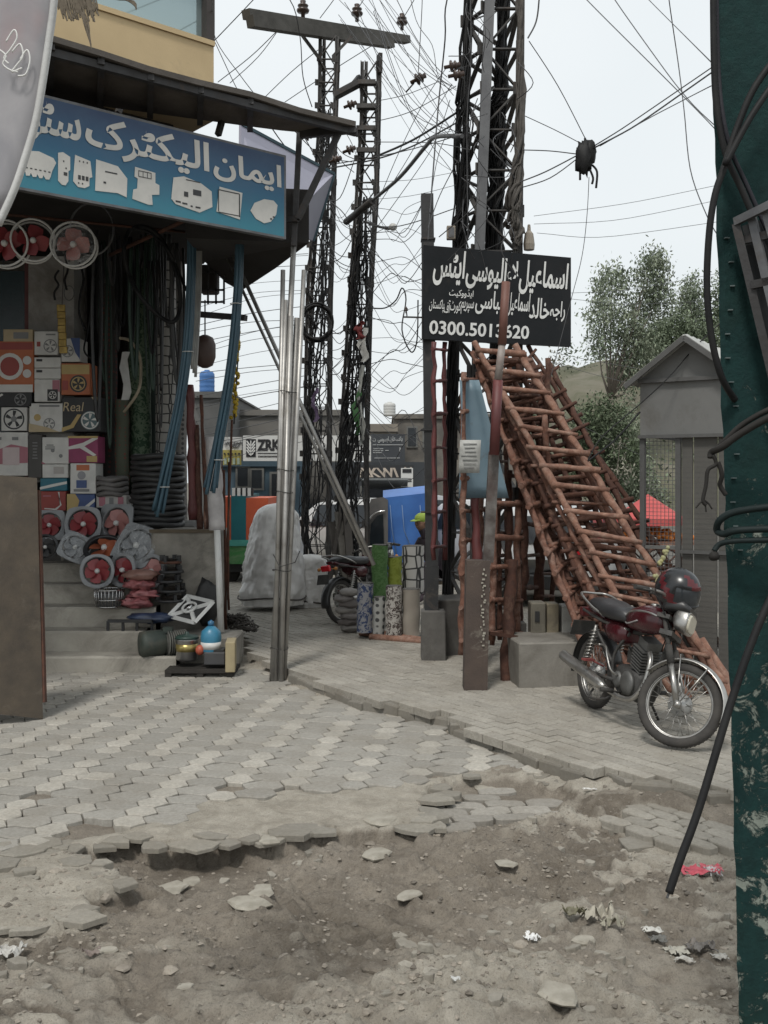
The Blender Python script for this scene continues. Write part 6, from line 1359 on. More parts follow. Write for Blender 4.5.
for k in range(4): mb.box(M @ Vector((w_*(.14+.24*k), -.02, h_*.25)), (w_*.14, .03, h_*.42))
mb.build('panes', mat('pale_green', (.3,.36,.28), bump=0), t); mb = MB()
for k in range(5): mb.box(M @ Vector((w_*(.1+.2*k), -.025, h_*.75)), (w_*.08, .03, h_*.12))
mb.build('letter_marks', zink, t)
t, M, w_, h_ = flat_sign('shop_sign', 'dark grey board with white Urdu heading and small lines, right of the ZRK sign', 371, 434, 405, 462, 21.8, mat('charcoal_board', (.035,.04,.048), (.05,.055,.06), 2)); mb = MB()
letters(mb, 'پاکستان', M, w_*.55, w_*.93, h_*.68, h_*.92, .03, urdu=True, lift=.01); letters(mb, 'ایسوسی', M, w_*.2, w_*.52, h_*.68, h_*.92, .03, urdu=True, lift=.01); letters(mb, 'ت', M, w_*.05, w_*.14, h_*.72, h_*.86, .03, urdu=True, lift=.01)
for (u, v, ww) in ((.05,.6,.9),(.06,.46,.3),(.06,.39,.3),(.06,.32,.26),(.42,.4,.1),(.1,.13,.75)): mb.prism([(w_*u,h_*v),(w_*(u+ww),h_*v),(w_*(u+ww),h_*(v+.025)),(w_*u,h_*(v+.025))], .01, M @ Matrix.Translation((0,-.012,0)))
letters(mb, '?', M, w_*.82, w_*.88, h_*.35, h_*.52, .02, lift=.01); mb.build('lettering', MATS['grey_pale'] if 'grey_pale' in MATS else mat('grey_pale', (.42,.43,.43), bump=0), t)
t, M, w_, h_ = flat_sign('shop_sign', 'black fascia with large pale letters KWI U above the dark shop', 360, 465, 414, 479, 24.6, mat('fascia_black', (.03,.032,.035), rough=.5)); mb = MB()
letters(mb, 'AKWI', M, w_*.0, w_*.72, h_*.12, h_*.8, .03, -.4, lift=.01); letters(mb, 'U', M, w_*.82, w_*.96, h_*.2, h_*.85, .03, 0, lift=.01); mb.build('lettering', mat('fascia_cream', (.5,.43,.36), bump=0), t)
t, M, w_, h_ = flat_sign('shop_sign', 'small pale hanging sign with dark bands under the black fascia', 401, 468, 413, 487, 24.2, mat('sign_white_sheet', (.6,.6,.58))); mb = MB()
for v, hh in ((.75,.2),(.4,.05),(.28,.06)): mb.prism([(w_*.12,h_*v),(w_*.88,h_*v),(w_*.88,h_*(v+hh)),(w_*.12,h_*(v+hh))], .01, M @ Matrix.Translation((0,-.012,0)))
mb.build('bands', zink, t)
mb = MB(); a = P(362,481,24.4); b = P(408,486,23.6); mb.box(((a.x+b.x)/2, 24, (a.z+b.z)/2), (b.x-a.x, 1.0, .05), Matrix.Rotation(R(-12), 3, 'X')); tag(mb.build('shop_awning', mat('grey_awning', (.16,.17,.17))), 'narrow grey awning under the black fascia', 'awning')
# row of black/white blocks on the coloured wall, coloured cargo truck
tr = thing('painted_truck', 'truck side painted in teal, orange and green bands with a black and white strip', 'truck', P(245,590,17))
TY = 17.0
def tbox(x0, y0, x1, y1, m_, nm, dy=0, dep=1.8):
    a = P(x0, y1, TY+dy); b = P(x1, y0, TY+dy); mb = MB(); mb.box(((a.x+b.x)/2, TY+dy+dep/2, (a.z+b.z)/2), (b.x-a.x, dep, b.z-a.z)); return mb.build(nm, m_, tr)
tbox(214,497,231,540,mat('truck_orange', (.52,.10,.04), (.44,.08,.035), 3, .5),'orange_panel'); tbox(231,495,246,540,mat('truck_teal', (.012,.13,.15), (.01,.10,.12), 3, .5),'teal_panel',-.004); tbox(246,498,268,542,MATS['truck_orange'],'orange_panel')
tbox(212,540,268,546,mat('truck_mint', (.08,.36,.30), rough=.5),'side_rail',-.02,1.85); tbox(212,546,268,564,mat('truck_green', (.05,.22,.06), (.04,.16,.05), 4, .5, dirt=(.25,.3,.2)),'lower_body',0); tbox(214,564,268,572,black_plastic,'chassis',.1)
for k in range(4): tbox(232+k*5.2,488,235.2+k*5.2,496,white_paint if True else 0,'white_block',-.01,.1); tbox(235.2+k*5.2,488,237.2+k*5.2,496,zink,'black_block',0,.1)
for x in (222, 258): mb = MB(); c = P(x, 577, TY+.05); mb.lathe([(.0,-.1),(.24,-.1),(.27,-.05),(.27,.05),(.24,.1),(0,.1)], (c.x, c.y+.3, .28), Matrix.Rotation(PI/2, 3, 'X'), 20); mb.build('wheel', black_rubber, tr)

# ------------------------------------------------------------------ cars
def car(px, Y, yaw, col, lab, s=1.0, name='parked_car', z=.02):
    c = P(px, 480, Y); root = thing(name, lab, 'car', (c.x, Y, z), None, False, yaw); root.scale = (s, s, s)
    paint = mat('car_paint_%d' % px, col, tuple(x*.9 for x in col), 2, .25, spec=.6, bump=0)
    # stations along x (front +): (x, z_low, z_belt, z_roof, half width)
    st = [(-1.75,.45,.75,.75,.62),(-1.68,.3,.92,.93,.74),(-1.4,.22,.95,1.35,.78),(-.9,.2,.93,1.47,.8),(0,.2,.92,1.48,.81),(.45,.2,.91,1.4,.8),(1.0,.2,.89,.92,.8),(1.5,.25,.78,.79,.76),(1.75,.35,.6,.61,.6)]
    mb = MB(); vs = []
    for x, zl, zb_, zr, w_ in st:
        k = .78 if zr-zb_ > .1 else .97
        for y, z_ in ((-w_*.9,zl),(-w_,(zl+zb_)/2),(-w_*.97,zb_),(-w_*k,zr-.03 if zr-zb_ > .1 else zr-.01),(-w_*k*.7,zr),(w_*k*.7,zr),(w_*k,zr-.03 if zr-zb_ > .1 else zr-.01),(w_*.97,zb_),(w_,(zl+zb_)/2),(w_*.9,zl)): vs.append((x, y, z_))
    n = 10; mb.add(vs, [(i*n+j, i*n+(j+1) % n, (i+1)*n+(j+1) % n, (i+1)*n+j) for i in range(len(st)-1) for j in range(n)]+[tuple(range(n)), tuple(reversed(range((len(st)-1)*n, len(st)*n)))], True)
    mb.build('body', paint, root)
    gl_ = mat('car_glass', (.02,.025,.03), rough=.08, bump=0)
    for s_ in (-1, 1):
        for x0, x1 in ((-1.3,-.35),(-.28,.5)):
            y = s_*.70; mb = MB(); mb.add([(x0,s_*.79,.97),(x1,s_*.795,.96),(x1-.12 if x1 > 0 else x1,s_*.66,1.36),(x0+.12 if x0 < -1 else x0,s_*.66,1.38)]+[(x0,s_*.75,.97),(x1,s_*.75,.96),(x1-.12 if x1 > 0 else x1,s_*.62,1.36),(x0+.12 if x0 < -1 else x0,s_*.62,1.38)], [(0,1,2,3),(7,6,5,4),(0,4,5,1),(1,5,6,2),(2,6,7,3),(3,7,4,0)]); mb.build('side_window', gl_, root)
        mb = MB(); mb.box((-1.7,s_*.58,.82), (.08,.2,.16)); mb.build('tail_light', mat('tail_red', (.6,.02,.03), rough=.2), root, bevel=.01)
        mb = MB(); mb.box((1.62,s_*.55,.62), (.2,.26,.13)); mb.build('headlight', white_paint, root, bevel=.02)
    mb = MB(); mb.add([(1.02,-.68,.93),(1.02,.68,.93),(.5,.58,1.385),(.5,-.58,1.385),(1.0,-.66,.9),(1.0,.66,.9),(.46,.56,1.37),(.46,-.56,1.37)], [(0,1,2,3),(7,6,5,4)]); mb.build('windscreen', gl_, root)
    mb = MB(); mb.add([(-1.69,-.62,.97),(-1.69,.62,.97),(-1.44,.56,1.33),(-1.44,-.56,1.33)], [(0,1,2,3)]); mb.build('rear_window', gl_, root)
    mb = MB(); mb.box((-1.76,0,.45), (.12,1.3,.2)); mb.build('bumper', black_plastic, root, bevel=.02)
    for x in (-1.15, 1.15):
        for s_ in (-1, 1):
            mb = MB(); mb.lathe([(.17,-.09),(.27,-.09),(.3,-.06),(.3,.06),(.27,.09),(.17,.09)], (x, s_*.74, .3), Matrix.Rotation(PI/2, 3, 'X'), 20, cap=False); wh = mb.build('wheel', black_rubber, root); mb = MB(); mb.lathe([(0,-.07),(.17,-.06),(.17,.06),(0,.07)], (x, s_*.74, .3), Matrix.Rotation(PI/2, 3, 'X'), 12); mb.build('rim', grey_steel, wh)
    return root
car(352, 19.5, 2.7, (.55,.55,.54), 'white car seen through the foot of the slender towers')
car(560, 15.2, 1.2, (.58,.58,.57), 'white car behind the ladders with one red tail light showing')
car(470, 18.5, 2.9, (.5,.5,.5), 'white car glimpsed between the sign post and the tower legs')
car(432, 23.5, .3, (.3,.31,.32), 'grey car far off behind the blue tarp')
# tarp-covered rickshaw and its canvas cab
rk = thing('loaded_rickshaw', 'rickshaw with a grey canvas cab and a tall load under a bright blue tarp', 'rickshaw', P(405,590,17), None)
RY = 16.8
tarp = mat('blue_tarp', (.06,.19,.52), (.045,.14,.42), 3, .45, bump=.3, fine=10)
mb = MB(); a = P(383,560,RY); b = P(437,492,RY); W2 = 5; vs = []
nx_, nz_ = 12, 12
def tp(u, v, s_):  # side sheet
    x = a.x+(b.x-a.x)*u; z = a.z-.35+(b.z-a.z+.35)*v; slope = (.14*(1-u))*v
    fold = .035*math.sin(u*9+v*3)*(1-v)+.02*mnoise.noise(Vector((u*4, v*4, s_*3))); 
    return Vector((x, RY+(0 if s_ == 0 else 1.4)+fold*(1 if s_ == 0 else -1)+.08*v*(1 if s_ == 0 else -1), z-.10*(1-u)*v))
for s_ in (0, 1):
    vs = [tp(i/nx_, j/nz_, s_) for i in range(nx_+1) for j in range(nz_+1)]; mb.add(vs, [(i*(nz_+1)+j, (i+1)*(nz_+1)+j, (i+1)*(nz_+1)+j+1, i*(nz_+1)+j+1) if s_ == 0 else (i*(nz_+1)+j, i*(nz_+1)+j+1, (i+1)*(nz_+1)+j+1, (i+1)*(nz_+1)+j) for i in range(nx_) for j in range(nz_)], True)
e0 = [tp(i/nx_, 1, 0) for i in range(nx_+1)]; e1 = [tp(i/nx_, 1, 1) for i in range(nx_+1)]; mid = [p.lerp(q, .5)+Vector((0,0,.12)) for p, q in zip(e0, e1)]
mb.add(e0+mid+e1, [(k*(nx_+1)+i, k*(nx_+1)+i+1, (k+1)*(nx_+1)+i+1, (k+1)*(nx_+1)+i) for k in (0, 1) for i in range(nx_)], True)
for u in (0, nx_):
    f0 = [tp(u/nx_, j/nz_, 0) for j in range(nz_+1)]; f1 = [tp(u/nx_, j/nz_, 1) for j in range(nz_+1)]; mb.add(f0+f1, [(j, j+1, nz_+2+j, nz_+1+j) for j in range(nz_)], True)
mb.build('tarp', tarp, rk)
mb = MB()
for x0, x1 in ((390,397),(402,415),(420,428)): mb.tube([P(x0,505,RY-.06), P(x0+2,530,RY-.08), P(x1,558,RY-.06)], .008, 4)
mb.build('tie_ropes', mat('light_blue_rope', (.2,.3,.5)), rk)
mb = MB(); vs = []
for i, (x, y) in enumerate(((366,552),(367,512),(371,499),(383,497),(388,500),(388,552))): vs += [P(x, y, RY-.1), P(x, y, RY+1.2)]
mb.add(vs, [(2*i, 2*i+1, 2*i+3, 2*i+2) for i in range(5)], True); mb.add([vs[0],vs[2],vs[4],vs[6],vs[8],vs[10]], [tuple(range(6))]); mb.add([vs[1],vs[3],vs[5],vs[7],vs[9],vs[11]], [tuple(reversed(range(6)))]); mb.build('canvas_cab', mat('grey_canvas', (.17,.16,.15), (.12,.115,.11), 4, .85), rk)
mb = MB(); mb.add([P(369,546,RY-.13),P(371,524,RY-.13),P(377,516,RY-.13),P(383,514,RY-.13),P(384,546,RY-.13)], [(0,1,2,3,4)]); mb.build('windscreen', MATS['car_glass'], rk)
mb = MB(); mb.tube(smooth([P(367,528,RY-.14),P(371,517,RY-.14),P(378,512,RY-.14),P(385,511,RY-.14)], 4), .018, 5); mb.build('windscreen_trim', chrome, rk)
mb = MB(); c = P(402,566,RY+.7); mb.box((c.x, RY+.7, .62), (1.15, 1.3, .25)); mb.build('chassis', dark_steel, rk)
for x, yy in ((372,RY+.5),(425,RY+.15),(425,RY+1.3)): mb = MB(); c = P(x, 480, yy); mb.lathe([(0,-.06),(.2,-.06),(.26,-.03),(.26,.03),(.2,.06),(0,.06)], (c.x, yy, .3), Matrix.Rotation(PI/2, 3, 'X'), 18); mb.build('wheel', black_rubber, rk)
# ------------------------------------------------------------------ motorcycle
def xf(mb, M): mb.v = [tuple(M @ Vector(v)) for v in mb.v]; return mb
def loft(mb, st, n=14, cap=True):
    """stations (x, zc, half height, half width, squareness)"""
    vs = []
    for x, zc, hh, hw, sq in st:
        for j in range(n):
            t = 2*PI*j/n; c_, s_ = math.cos(t), math.sin(t); e = 2/sq
            vs.append((x, hw*math.copysign(abs(c_)**e, c_), zc+hh*math.copysign(abs(s_)**e, s_)))
    k = len(st); fs = [(i*n+j, (i+1)*n+j, (i+1)*n+(j+1) % n, i*n+(j+1) % n) for i in range(k-1) for j in range(n)]
    mb.add(vs, fs, True)
    if cap: L = len(s_v := mb.v)-len(vs); mb.f.append(tuple(L+j for j in range(n))); mb.f.append(tuple(L+(k-1)*n+j for j in reversed(range(n)))); mb.m += [mb.cur]*2; mb.col += [mb.c]*2; mb.sm += [False]*2
    return mb
tyre_m = mat('dusty_tyre', (.06,.055,.05), (.035,.033,.031), 10, .9, bump=.4); tank_m = mat('maroon_tank', (.06,.009,.013), (.045,.007,.01), 4, .22, spec=.6, bump=0, dirt=(.13,.09,.08), dirtamt=.05); seat_m = mat('black_seat', (.022,.022,.024), (.032,.032,.034), 6, .42, bump=.3, fine=20)
alu = mat('dull_alloy', (.17,.17,.165), (.10,.10,.095), 9, .55, .5, .2, dirt=(.09,.08,.07), dirtamt=.3); eng_m = mat('engine_dark', (.07,.068,.065), (.04,.039,.037), 14, .6, .3, .4, dirt=(.13,.11,.09), dirtamt=.2)
dchrome = mat('dusty_chrome', (.46,.45,.43), (.32,.31,.29), 9, .33, .85, .1, dirt=(.2,.18,.16), dirtamt=.3)
def motorcycle(label, loc, yaw, lean, steer, z=.1, s=1.0, lamps=True):
    root = thing('motorcycle', label, 'motorcycle', loc, None, False); root.rotation_euler = (lean, 0, yaw); root.scale = (s,)*3
    Ax = Vector((-.42,0,.907)); Pt = Vector((.62,0,.29)); St = Matrix.Translation(Vector((.50,0,.52))) @ Matrix.Rotation(steer, 4, Ax) @ Matrix.Translation(-Vector((.50,0,.52)))
    def wheel(c, M=None, nm='front_wheel'):
        R_ = .29; mb = MB(); ci = [Vector((math.cos(a), 0, math.sin(a))) for a in [2*PI*i/40 for i in range(40)]]
        mb.tube([c+v*(R_-.034) for v in ci], .036, 10, closed=True)
        for i in range(60): a = 2*PI*i/60; v = Vector((math.cos(a),0,math.sin(a))); mb.box(c+v*(R_+.0), (.008,.044,.0022), Matrix.Rotation(-a+PI/2, 3, 'Y'))
        if M: xf(mb, M)
        w_ = mb.build(nm, tyre_m, root)
        mb = MB(); mb.tube([c+v*(R_-.068) for v in ci], .011, 6, closed=True)
        for y in (-.016, .016): mb.tube([c+v*(R_-.062)+Vector((0,y,0)) for v in ci], .005, 5, closed=True)
        if M: xf(mb, M)
        mb.build('rim', dchrome, w_)
        mb = MB()
        for i in range(32): a = 2*PI*i/32; b = a+(.5 if i % 2 else -.5); y = .03*(1 if i % 4 < 2 else -1); mb.tube([c+Vector((math.cos(b)*.05,y,math.sin(b)*.05)), c+Vector((math.cos(a)*(R_-.07),0,math.sin(a)*(R_-.07)))], .0022, 4)
        if M: xf(mb, M)
        mb.build('spokes', dchrome, w_)
        mb = MB(); mb.lathe([(0,-.062),(.03,-.062),(.035,-.05),(.075,-.045),(.08,-.03),(.078,.02),(.04,.03),(.035,.05),(0,.055)], c, Matrix.Rotation(PI/2, 3, 'X'), 22)
        if M: xf(mb, M)
        mb.build('hub', mat('bright_alloy', (.42,.42,.41), (.32,.32,.31), 9, .45, .5, .1), w_); return w_
    cf = Vector((.62,0,.29)); cr_ = Vector((-.60,0,.29)); wheel(cf, St); wheel(cr_, None, 'rear_wheel')
    def fender(c, a0, a1, R_, w_, m_, nm, M=None):
        mb = MB(); vs = []; K = 22; J = 7
        for i in range(K+1):
            a = a0+(a1-a0)*i/K
            for j in range(J): u = (j/(J-1)-.5)*2; r_ = R_-.022*u*u; vs.append(c+Vector((math.cos(a)*r_, u*w_, math.sin(a)*r_)))
        mb.add(vs, [(i*J+j, i*J+j+1, (i+1)*J+j+1, (i+1)*J+j) for i in range(K) for j in range(J-1)], True)
        if M: xf(mb, M)
        o = mb.build(nm, m_, root); md = o.modifiers.new('s', 'SOLIDIFY'); md.thickness = .003; return o
    fender(cf, R(-8), R(150), .325, .058, dchrome, 'front_mudguard', St); fender(cr_, R(20), R(190), .33, .07, black_plastic, 'rear_mudguard')
    for s_ in (-1, 1):
        mb = MB(); a = Vector((.63, s_*.085, .27)); b = a+Ax*.30; mb.tube([a, b], .021, 10); mb.tube([a+Vector((0,0,-.015)), a+Vector((0,0,.03))], .028, 8); xf(mb, St); mb.build('fork_leg', dchrome, root)
        mb = MB(); mb.tube([b, a+Ax*.66], .015, 8); mb.tube([b-Ax*.01, b+Ax*.12], [.026,.024], 8); xf(mb, St); mb.build('fork_tube', black_rubber, root)
        mb = MB(); mb.tube([Vector((.55,s_*.075,.615)), Vector((.62,s_*.08,.29))], .005, 5); mb.tube([Vector((.75,s_*.055,.575)), Vector((.64,s_*.085,.3))], .005, 5); xf(mb, St); mb.build('mudguard_stay', dchrome, root)
    mb = MB(); mb.box(Vector((.37,0,.84)), (.09,.24,.03)); mb.box(Vector((.42,0,.73)), (.09,.24,.035)); mb.tube([Vector((.43,0,.70)), Vector((.35,0,.88))], .025, 8); xf(mb, St); mb.build('fork_clamp', eng_m, root)
    hbp = [(.22,.36,.94),(.26,.28,.965),(.34,.12,.985),(.37,.05,.90),(.37,-.05,.90),(.34,-.12,.985),(.26,-.28,.965),(.22,-.36,.94)]
    mb = MB(); mb.tube(smooth([Vector(p) for p in hbp], 5), .011, 8); xf(mb, St); h = mb.build('handlebar', dchrome, root)
    for s_ in (-1, 1):
        mb = MB(); mb.tube([Vector((.265,s_*.27,.963)), Vector((.215,s_*.385,.935))], .018, 10); xf(mb, St); mb.build('grip', black_rubber, h)
        mb = MB(); mb.tube([Vector((.29,s_*.24,.965)), Vector((.31,s_*.30,.955)), Vector((.27,s_*.38,.935))], .006, 5); mb.box(Vector((.285,s_*.235,.965)), (.04,.035,.04)); xf(mb, St); mb.build('lever', eng_m, h)
        mb = MB(); mb.tube([Vector((.28,s_*.22,.97)), Vector((.33,s_*.2,.93)), Vector((.42,s_*.06,.78)), Vector((.40,s_*.03,.6))], .005, 5); xf(mb, St); mb.build('control_cable', cable_black, h)
        mb = MB(); mb.tube([Vector((.43,s_*.1,.80)), Vector((.44,s_*.17,.80))], .007, 6); mb.sphere(Vector((.445,s_*.185,.80)), (.035,.022,.026), 10, 6); xf(mb, St); mb.build('indicator', mat('amber_lens', (.45,.18,.03), rough=.3, bump=0), root) if lamps else 0
    mb = MB(); loft(mb, [(.42,.86,.04,.06,3.5),(.45,.855,.075,.095,4),(.52,.845,.08,.10,4),(.535,.843,.075,.095,4)]); xf(mb, St); hl = mb.build('headlight', dchrome, root)
    mb = MB(); loft(mb, [(.53,.843,.066,.086,4),(.548,.842,.055,.075,4)]); xf(mb, St); mb.build('lens', mat('headlamp_lens', (.52,.49,.40), (.42,.4,.33), 8, .12, bump=0), hl)
    mb = MB(); loft(mb, [(.33,.92,.02,.08,4),(.36,.93,.045,.1,4),(.47,.945,.045,.105,4),(.53,.925,.02,.09,4)]); xf(mb, St); mb.build('instrument_cowl', black_plastic, root)
    # tank, seat, panels
    mb = MB(); loft(mb, [(.40,.80,.03,.03,2.6),(.37,.81,.075,.075,2.6),(.28,.815,.10,.12,2.8),(.16,.81,.105,.135,2.8),(.04,.795,.09,.12,2.8),(-.06,.775,.06,.085,2.6),(-.10,.77,.03,.05,2.4)], 20); tk = mb.build('tank', tank_m, root)
    for s_ in (-1, 1):
        mb = MB(); mb.tube(smooth([Vector((-.05,s_*.088,.80)), Vector((.05,s_*.115,.845)), Vector((.18,s_*.122,.868)), Vector((.30,s_*.10,.87)), Vector((.36,s_*.07,.855))], 4), .008, 5); mb.build('stripe', dchrome, tk)
        mb = MB(); mb.tube(smooth([Vector((-.02,s_*.105,.76)), Vector((.06,s_*.13,.76)), Vector((.2,s_*.137,.80))], 4), .006, 5); mb.build('stripe', mat('silver_grey_decal', (.3,.29,.29), bump=0, rough=.3), tk)
    mb = MB(); mb.lathe([(.035,0),(.035,.012),(.02,.018),(0,.018)], (.2,0,.912), n=14); mb.build('filler_cap', dchrome, tk)
    mb = MB(); loft(mb, [(-.03,.775,.03,.07,3),(-.08,.80,.055,.12,3),(-.2,.80,.06,.14,3),(-.34,.805,.06,.145,3),(-.42,.825,.06,.14,3),(-.56,.835,.055,.13,3),(-.66,.83,.035,.09,3),(-.69,.825,.015,.05,3)], 18); mb.build('seat', seat_m, root)
    mb = MB(); loft(mb, [(-.06,.66,.05,.07,3),(-.14,.66,.09,.11,3),(-.28,.67,.09,.115,3),(-.4,.71,.05,.10,3)], 16); mb.build('side_cover', tank_m, root)
    mb = MB(); loft(mb, [(-.38,.745,.03,.09,3),(-.5,.76,.035,.10,3),(-.68,.79,.03,.08,3),(-.76,.81,.015,.05,3)], 14); mb.build('tail_cowl', tank_m, root)
    mb = MB(); mb.tube(smooth([Vector(p) for p in ((-.35,.12,.77),(-.5,.15,.82),(-.68,.14,.88),(-.77,.10,.90),(-.78,0,.90),(-.77,-.10,.90),(-.68,-.14,.88),(-.5,-.15,.82),(-.35,-.12,.77))], 4), .010, 7); mb.build('grab_rail', dchrome, root)
    mb = MB(); mb.box((-.83,0,.74), (.05,.14,.08), Matrix.Rotation(R(-12), 3, 'Y')); mb.build('tail_light', mat('tail_red', (.6,.02,.03), rough=.2) if lamps else mat('dull_red_lens', (.08,.012,.012), rough=.3), root, bevel=.012, seg=2)
    mb = MB(); mb.box((-.90,0,.60), (.006,.2,.13), Matrix.Rotation(R(18), 3, 'Y')); mb.build('number_plate', eng_m, root)
    for s_ in (-1, 1): mb = MB(); mb.tube([(-.80,s_*.04,.73),(-.80,s_*.13,.73)], .006, 5); mb.sphere((-.80,s_*.145,.73), (.03,.02,.024), 10, 6); mb.build('indicator', MATS['amber_lens'], root) if lamps else 0
    # frame
    fr = MB()
    for pts in (((.40,0,.78),(.2,0,.72),(-.1,0,.68),(-.3,0,.66)),((.42,0,.70),(.33,0,.42),(.26,0,.22),(.05,0,.20)),): fr.tube(smooth([Vector(p) for p in pts], 4), .018, 8)
    for s_ in (-1, 1):
        for pts in (((-.05,s_*.04,.68),(-.15,s_*.10,.5),(-.12,s_*.10,.3),(.05,s_*.08,.2)),((-.05,s_*.05,.70),(-.35,s_*.11,.72),(-.7,s_*.11,.77)),((-.15,s_*.10,.42),(-.45,s_*.12,.66))): fr.tube(smooth([Vector(p) for p in pts], 4), .012, 7)
        fr.tube([(-.12,s_*.1,.31),(-.60,s_*.09,.29)], .016, 8)
    fr.build('frame', eng_m, root)
    for s_ in (-1, 1):
        mb = MB(); a = Vector((-.56,s_*.13,.33)); b = Vector((-.42,s_*.13,.68)); mb.tube([a, b], .014, 8); mb.tube([a.lerp(b, i/72*.72+.18)+Vector((math.cos(i*.8)*.028, math.sin(i*.8)*.028, 0)) for i in range(73)], .0055, 5); mb.build('shock_absorber', dchrome, root)
    # engine
    en = MB(); loft(en, [(.22,.33,.06,.07,4),(.19,.33,.10,.10,4),(.02,.32,.11,.115,4),(-.10,.34,.10,.10,4),(-.14,.35,.06,.08,4)], 16); eng = en.build('engine', eng_m, root)
    for s_ in (-1, 1): mb = MB(); mb.lathe([(0,.03),(.05,.03),(.085,.02),(.09,0)], (.10,s_*.105,.33), Matrix.Rotation(-s_*PI/2, 3, 'X'), 18); mb.lathe([(0,.03),(.04,.03),(.06,.015),(.06,0)], (-.05,s_*.10,.33), Matrix.Rotation(-s_*PI/2, 3, 'X'), 16); mb.build('crank_cover', alu, eng)
    mb = MB(); Mq = Matrix.Rotation(R(18), 3, 'Y')
    for k in range(8): mb.box(Vector((.135+.011*k*.33, 0, .44+.022*k)), (.15,.17,.007), Mq)
    mb.box(Vector((.16,0,.52)), (.09,.1,.2), Mq); mb.box(Vector((.18,0,.635)), (.13,.12,.06), Mq); mb.build('cylinder', alu, eng)
    mb = MB(); mb.lathe([(0,-.04),(.03,-.04),(.035,.04),(0,.04)], (0,0,.56), Matrix.Rotation(PI/2, 3, 'Y'), 10); mb.box((-.05,0,.5), (.06,.06,.09)); mb.build('carburettor', eng_m, eng)
    mb = MB(); mb.tube(smooth([Vector(p) for p in ((.23,-.03,.58),(.30,-.06,.52),(.31,-.10,.36),(.22,-.13,.24),(.05,-.15,.22),(-.15,-.17,.25))], 5), .019, 9); ex = mb.build('exhaust_pipe', dchrome, root)
    mb = MB(); mb.tube([(-.12,-.17,.25),(-.18,-.175,.26),(-.25,-.18,.275),(-.80,-.20,.375),(-.82,-.20,.378)], [.022,.036,.043,.043,.03], 14); mb.build('muffler', dchrome, ex)
    mb = MB(); mb.tube([(-.81,-.20,.377),(-.835,-.20,.382)], .022, 10); mb.build('outlet', black_rubber, ex)
    mb = MB(); mb.box((-.3,.12,.30), (.52,.02,.09), Matrix.Rotation(R(2), 3, 'Y')); mb.build('chain_cover', dchrome, root, bevel=.01)
    for s_ in (-1, 1):
        mb = MB(); mb.tube([(.0,s_*.10,.24),(.0,s_*.24,.25)], .008, 6); mb.tube([(.0,s_*.17,.25),(.0,s_*.27,.255)], .016, 8); mb.build('foot_peg', black_rubber, root)
        mb = MB(); mb.tube([(-.30,s_*.10,.38),(-.33,s_*.20,.42)], .008, 6); mb.box((-.33,s_*.22,.42), (.05,.09,.016), rz=.2); mb.build('rear_foot_peg', mat('red_rubber', (.22,.05,.045), rough=.7), root)
    mb = MB(); mb.tube(smooth([Vector(p) for p in ((-.02,-.13,.36),(-.04,-.18,.40),(-.10,-.19,.50),(-.11,-.20,.56),(-.11,-.26,.57))], 4), .008, 6); mb.build('kick_lever', dchrome, root)
    mb = MB(); mb.tube([(-.02,.12,.25),(-.10,.30,.02)], .010, 6); mb.build('side_stand', eng_m, root)
    mb = MB(); mb.tube(smooth([Vector(p) for p in ((-.06,-.11,.24),(-.10,-.17,.17),(-.30,-.20,.14),(-.33,-.15,.2))], 4), .009, 6); mb.build('stand_bar', eng_m, root)
    return root
fc = G(675, 747, .1); bk_yaw = R(-75); WB = .62*.96
hd_ = Vector((math.cos(bk_yaw), math.sin(bk_yaw), 0))
motorcycle('maroon motorcycle with dusty chrome mudguard parked in front of the ladders, helmet on its bars', (fc.x-hd_.x*WB, fc.y-hd_.y*WB, .1), bk_yaw, R(-6), R(44), s=.96, lamps=False)
motorcycle('small maroon motorcycle seen from behind, parked beyond the conduit bundle by the rolls', tuple(Vector((P(372,600,13.3).x, 12.6, .1))), R(52), R(-7), R(8), s=.93)
# helmet
hm = thing('helmet', 'black full-face helmet with maroon swirls resting on the motorcycle handlebar', 'helmet', P(677,612,6.9))
hc = P(678, 591, 6.85); HM = Matrix.Translation(hc) @ Matrix.Scale(1.17, 4) @ Matrix.Rotation(R(-50), 4, 'Z') @ Matrix.Rotation(R(18), 4, 'Y')
mb = MB(); vs = []; K, J = 16, 26
def hpt(ph, t, k=1.0):
    r0 = .128*k; x = math.cos(ph)*math.cos(t); y = math.cos(ph)*math.sin(t); z = math.sin(ph)
    if z < 0: x = x*(1+.18*(-z) if x > 0 else 1-.12*(-z)); 
    return Vector((x*r0*1.1, y*r0*.95, z*r0*1.08))
for i in range(K+1):
    ph = -PI/2*.72+(PI/2*1.72)*i/K
    for j in range(J): vs.append(HM @ hpt(ph, 2*PI*j/J))
def opening(i, j):
    ph = -PI/2*.72+(PI/2*1.72)*(i+.5)/K; t = 2*PI*(j+.5)/J; t = (t+PI) % (2*PI)-PI
    return abs(t) < 1.15 and -.28 < ph < .42
def swirl(i, j):
    ph = -PI/2*.72+(PI/2*1.72)*(i+.5)/K; t = 2*PI*(j+.5)/J; return math.sin(t*3+ph*4) > .66 and abs(ph) < 1.1
for i in range(K):
    for j in range(J):
        if opening(i, j): continue
        mb.cur = 1 if swirl(i, j) else 0; 
        mb.v = mb.v or [tuple(v) for v in vs]
        mb.f.append((i*J+j, i*J+(j+1) % J, (i+1)*J+(j+1) % J, (i+1)*J+j)); mb.m.append(mb.cur); mb.col.append(None); mb.sm.append(True)
o = mb.build('shell', [mat('helmet_black', (.02,.021,.023), rough=.25, bump=0), mat('helmet_maroon', (.10,.016,.02), rough=.25, bump=0)], hm); md = o.modifiers.new('s', 'SOLIDIFY'); md.thickness = .012
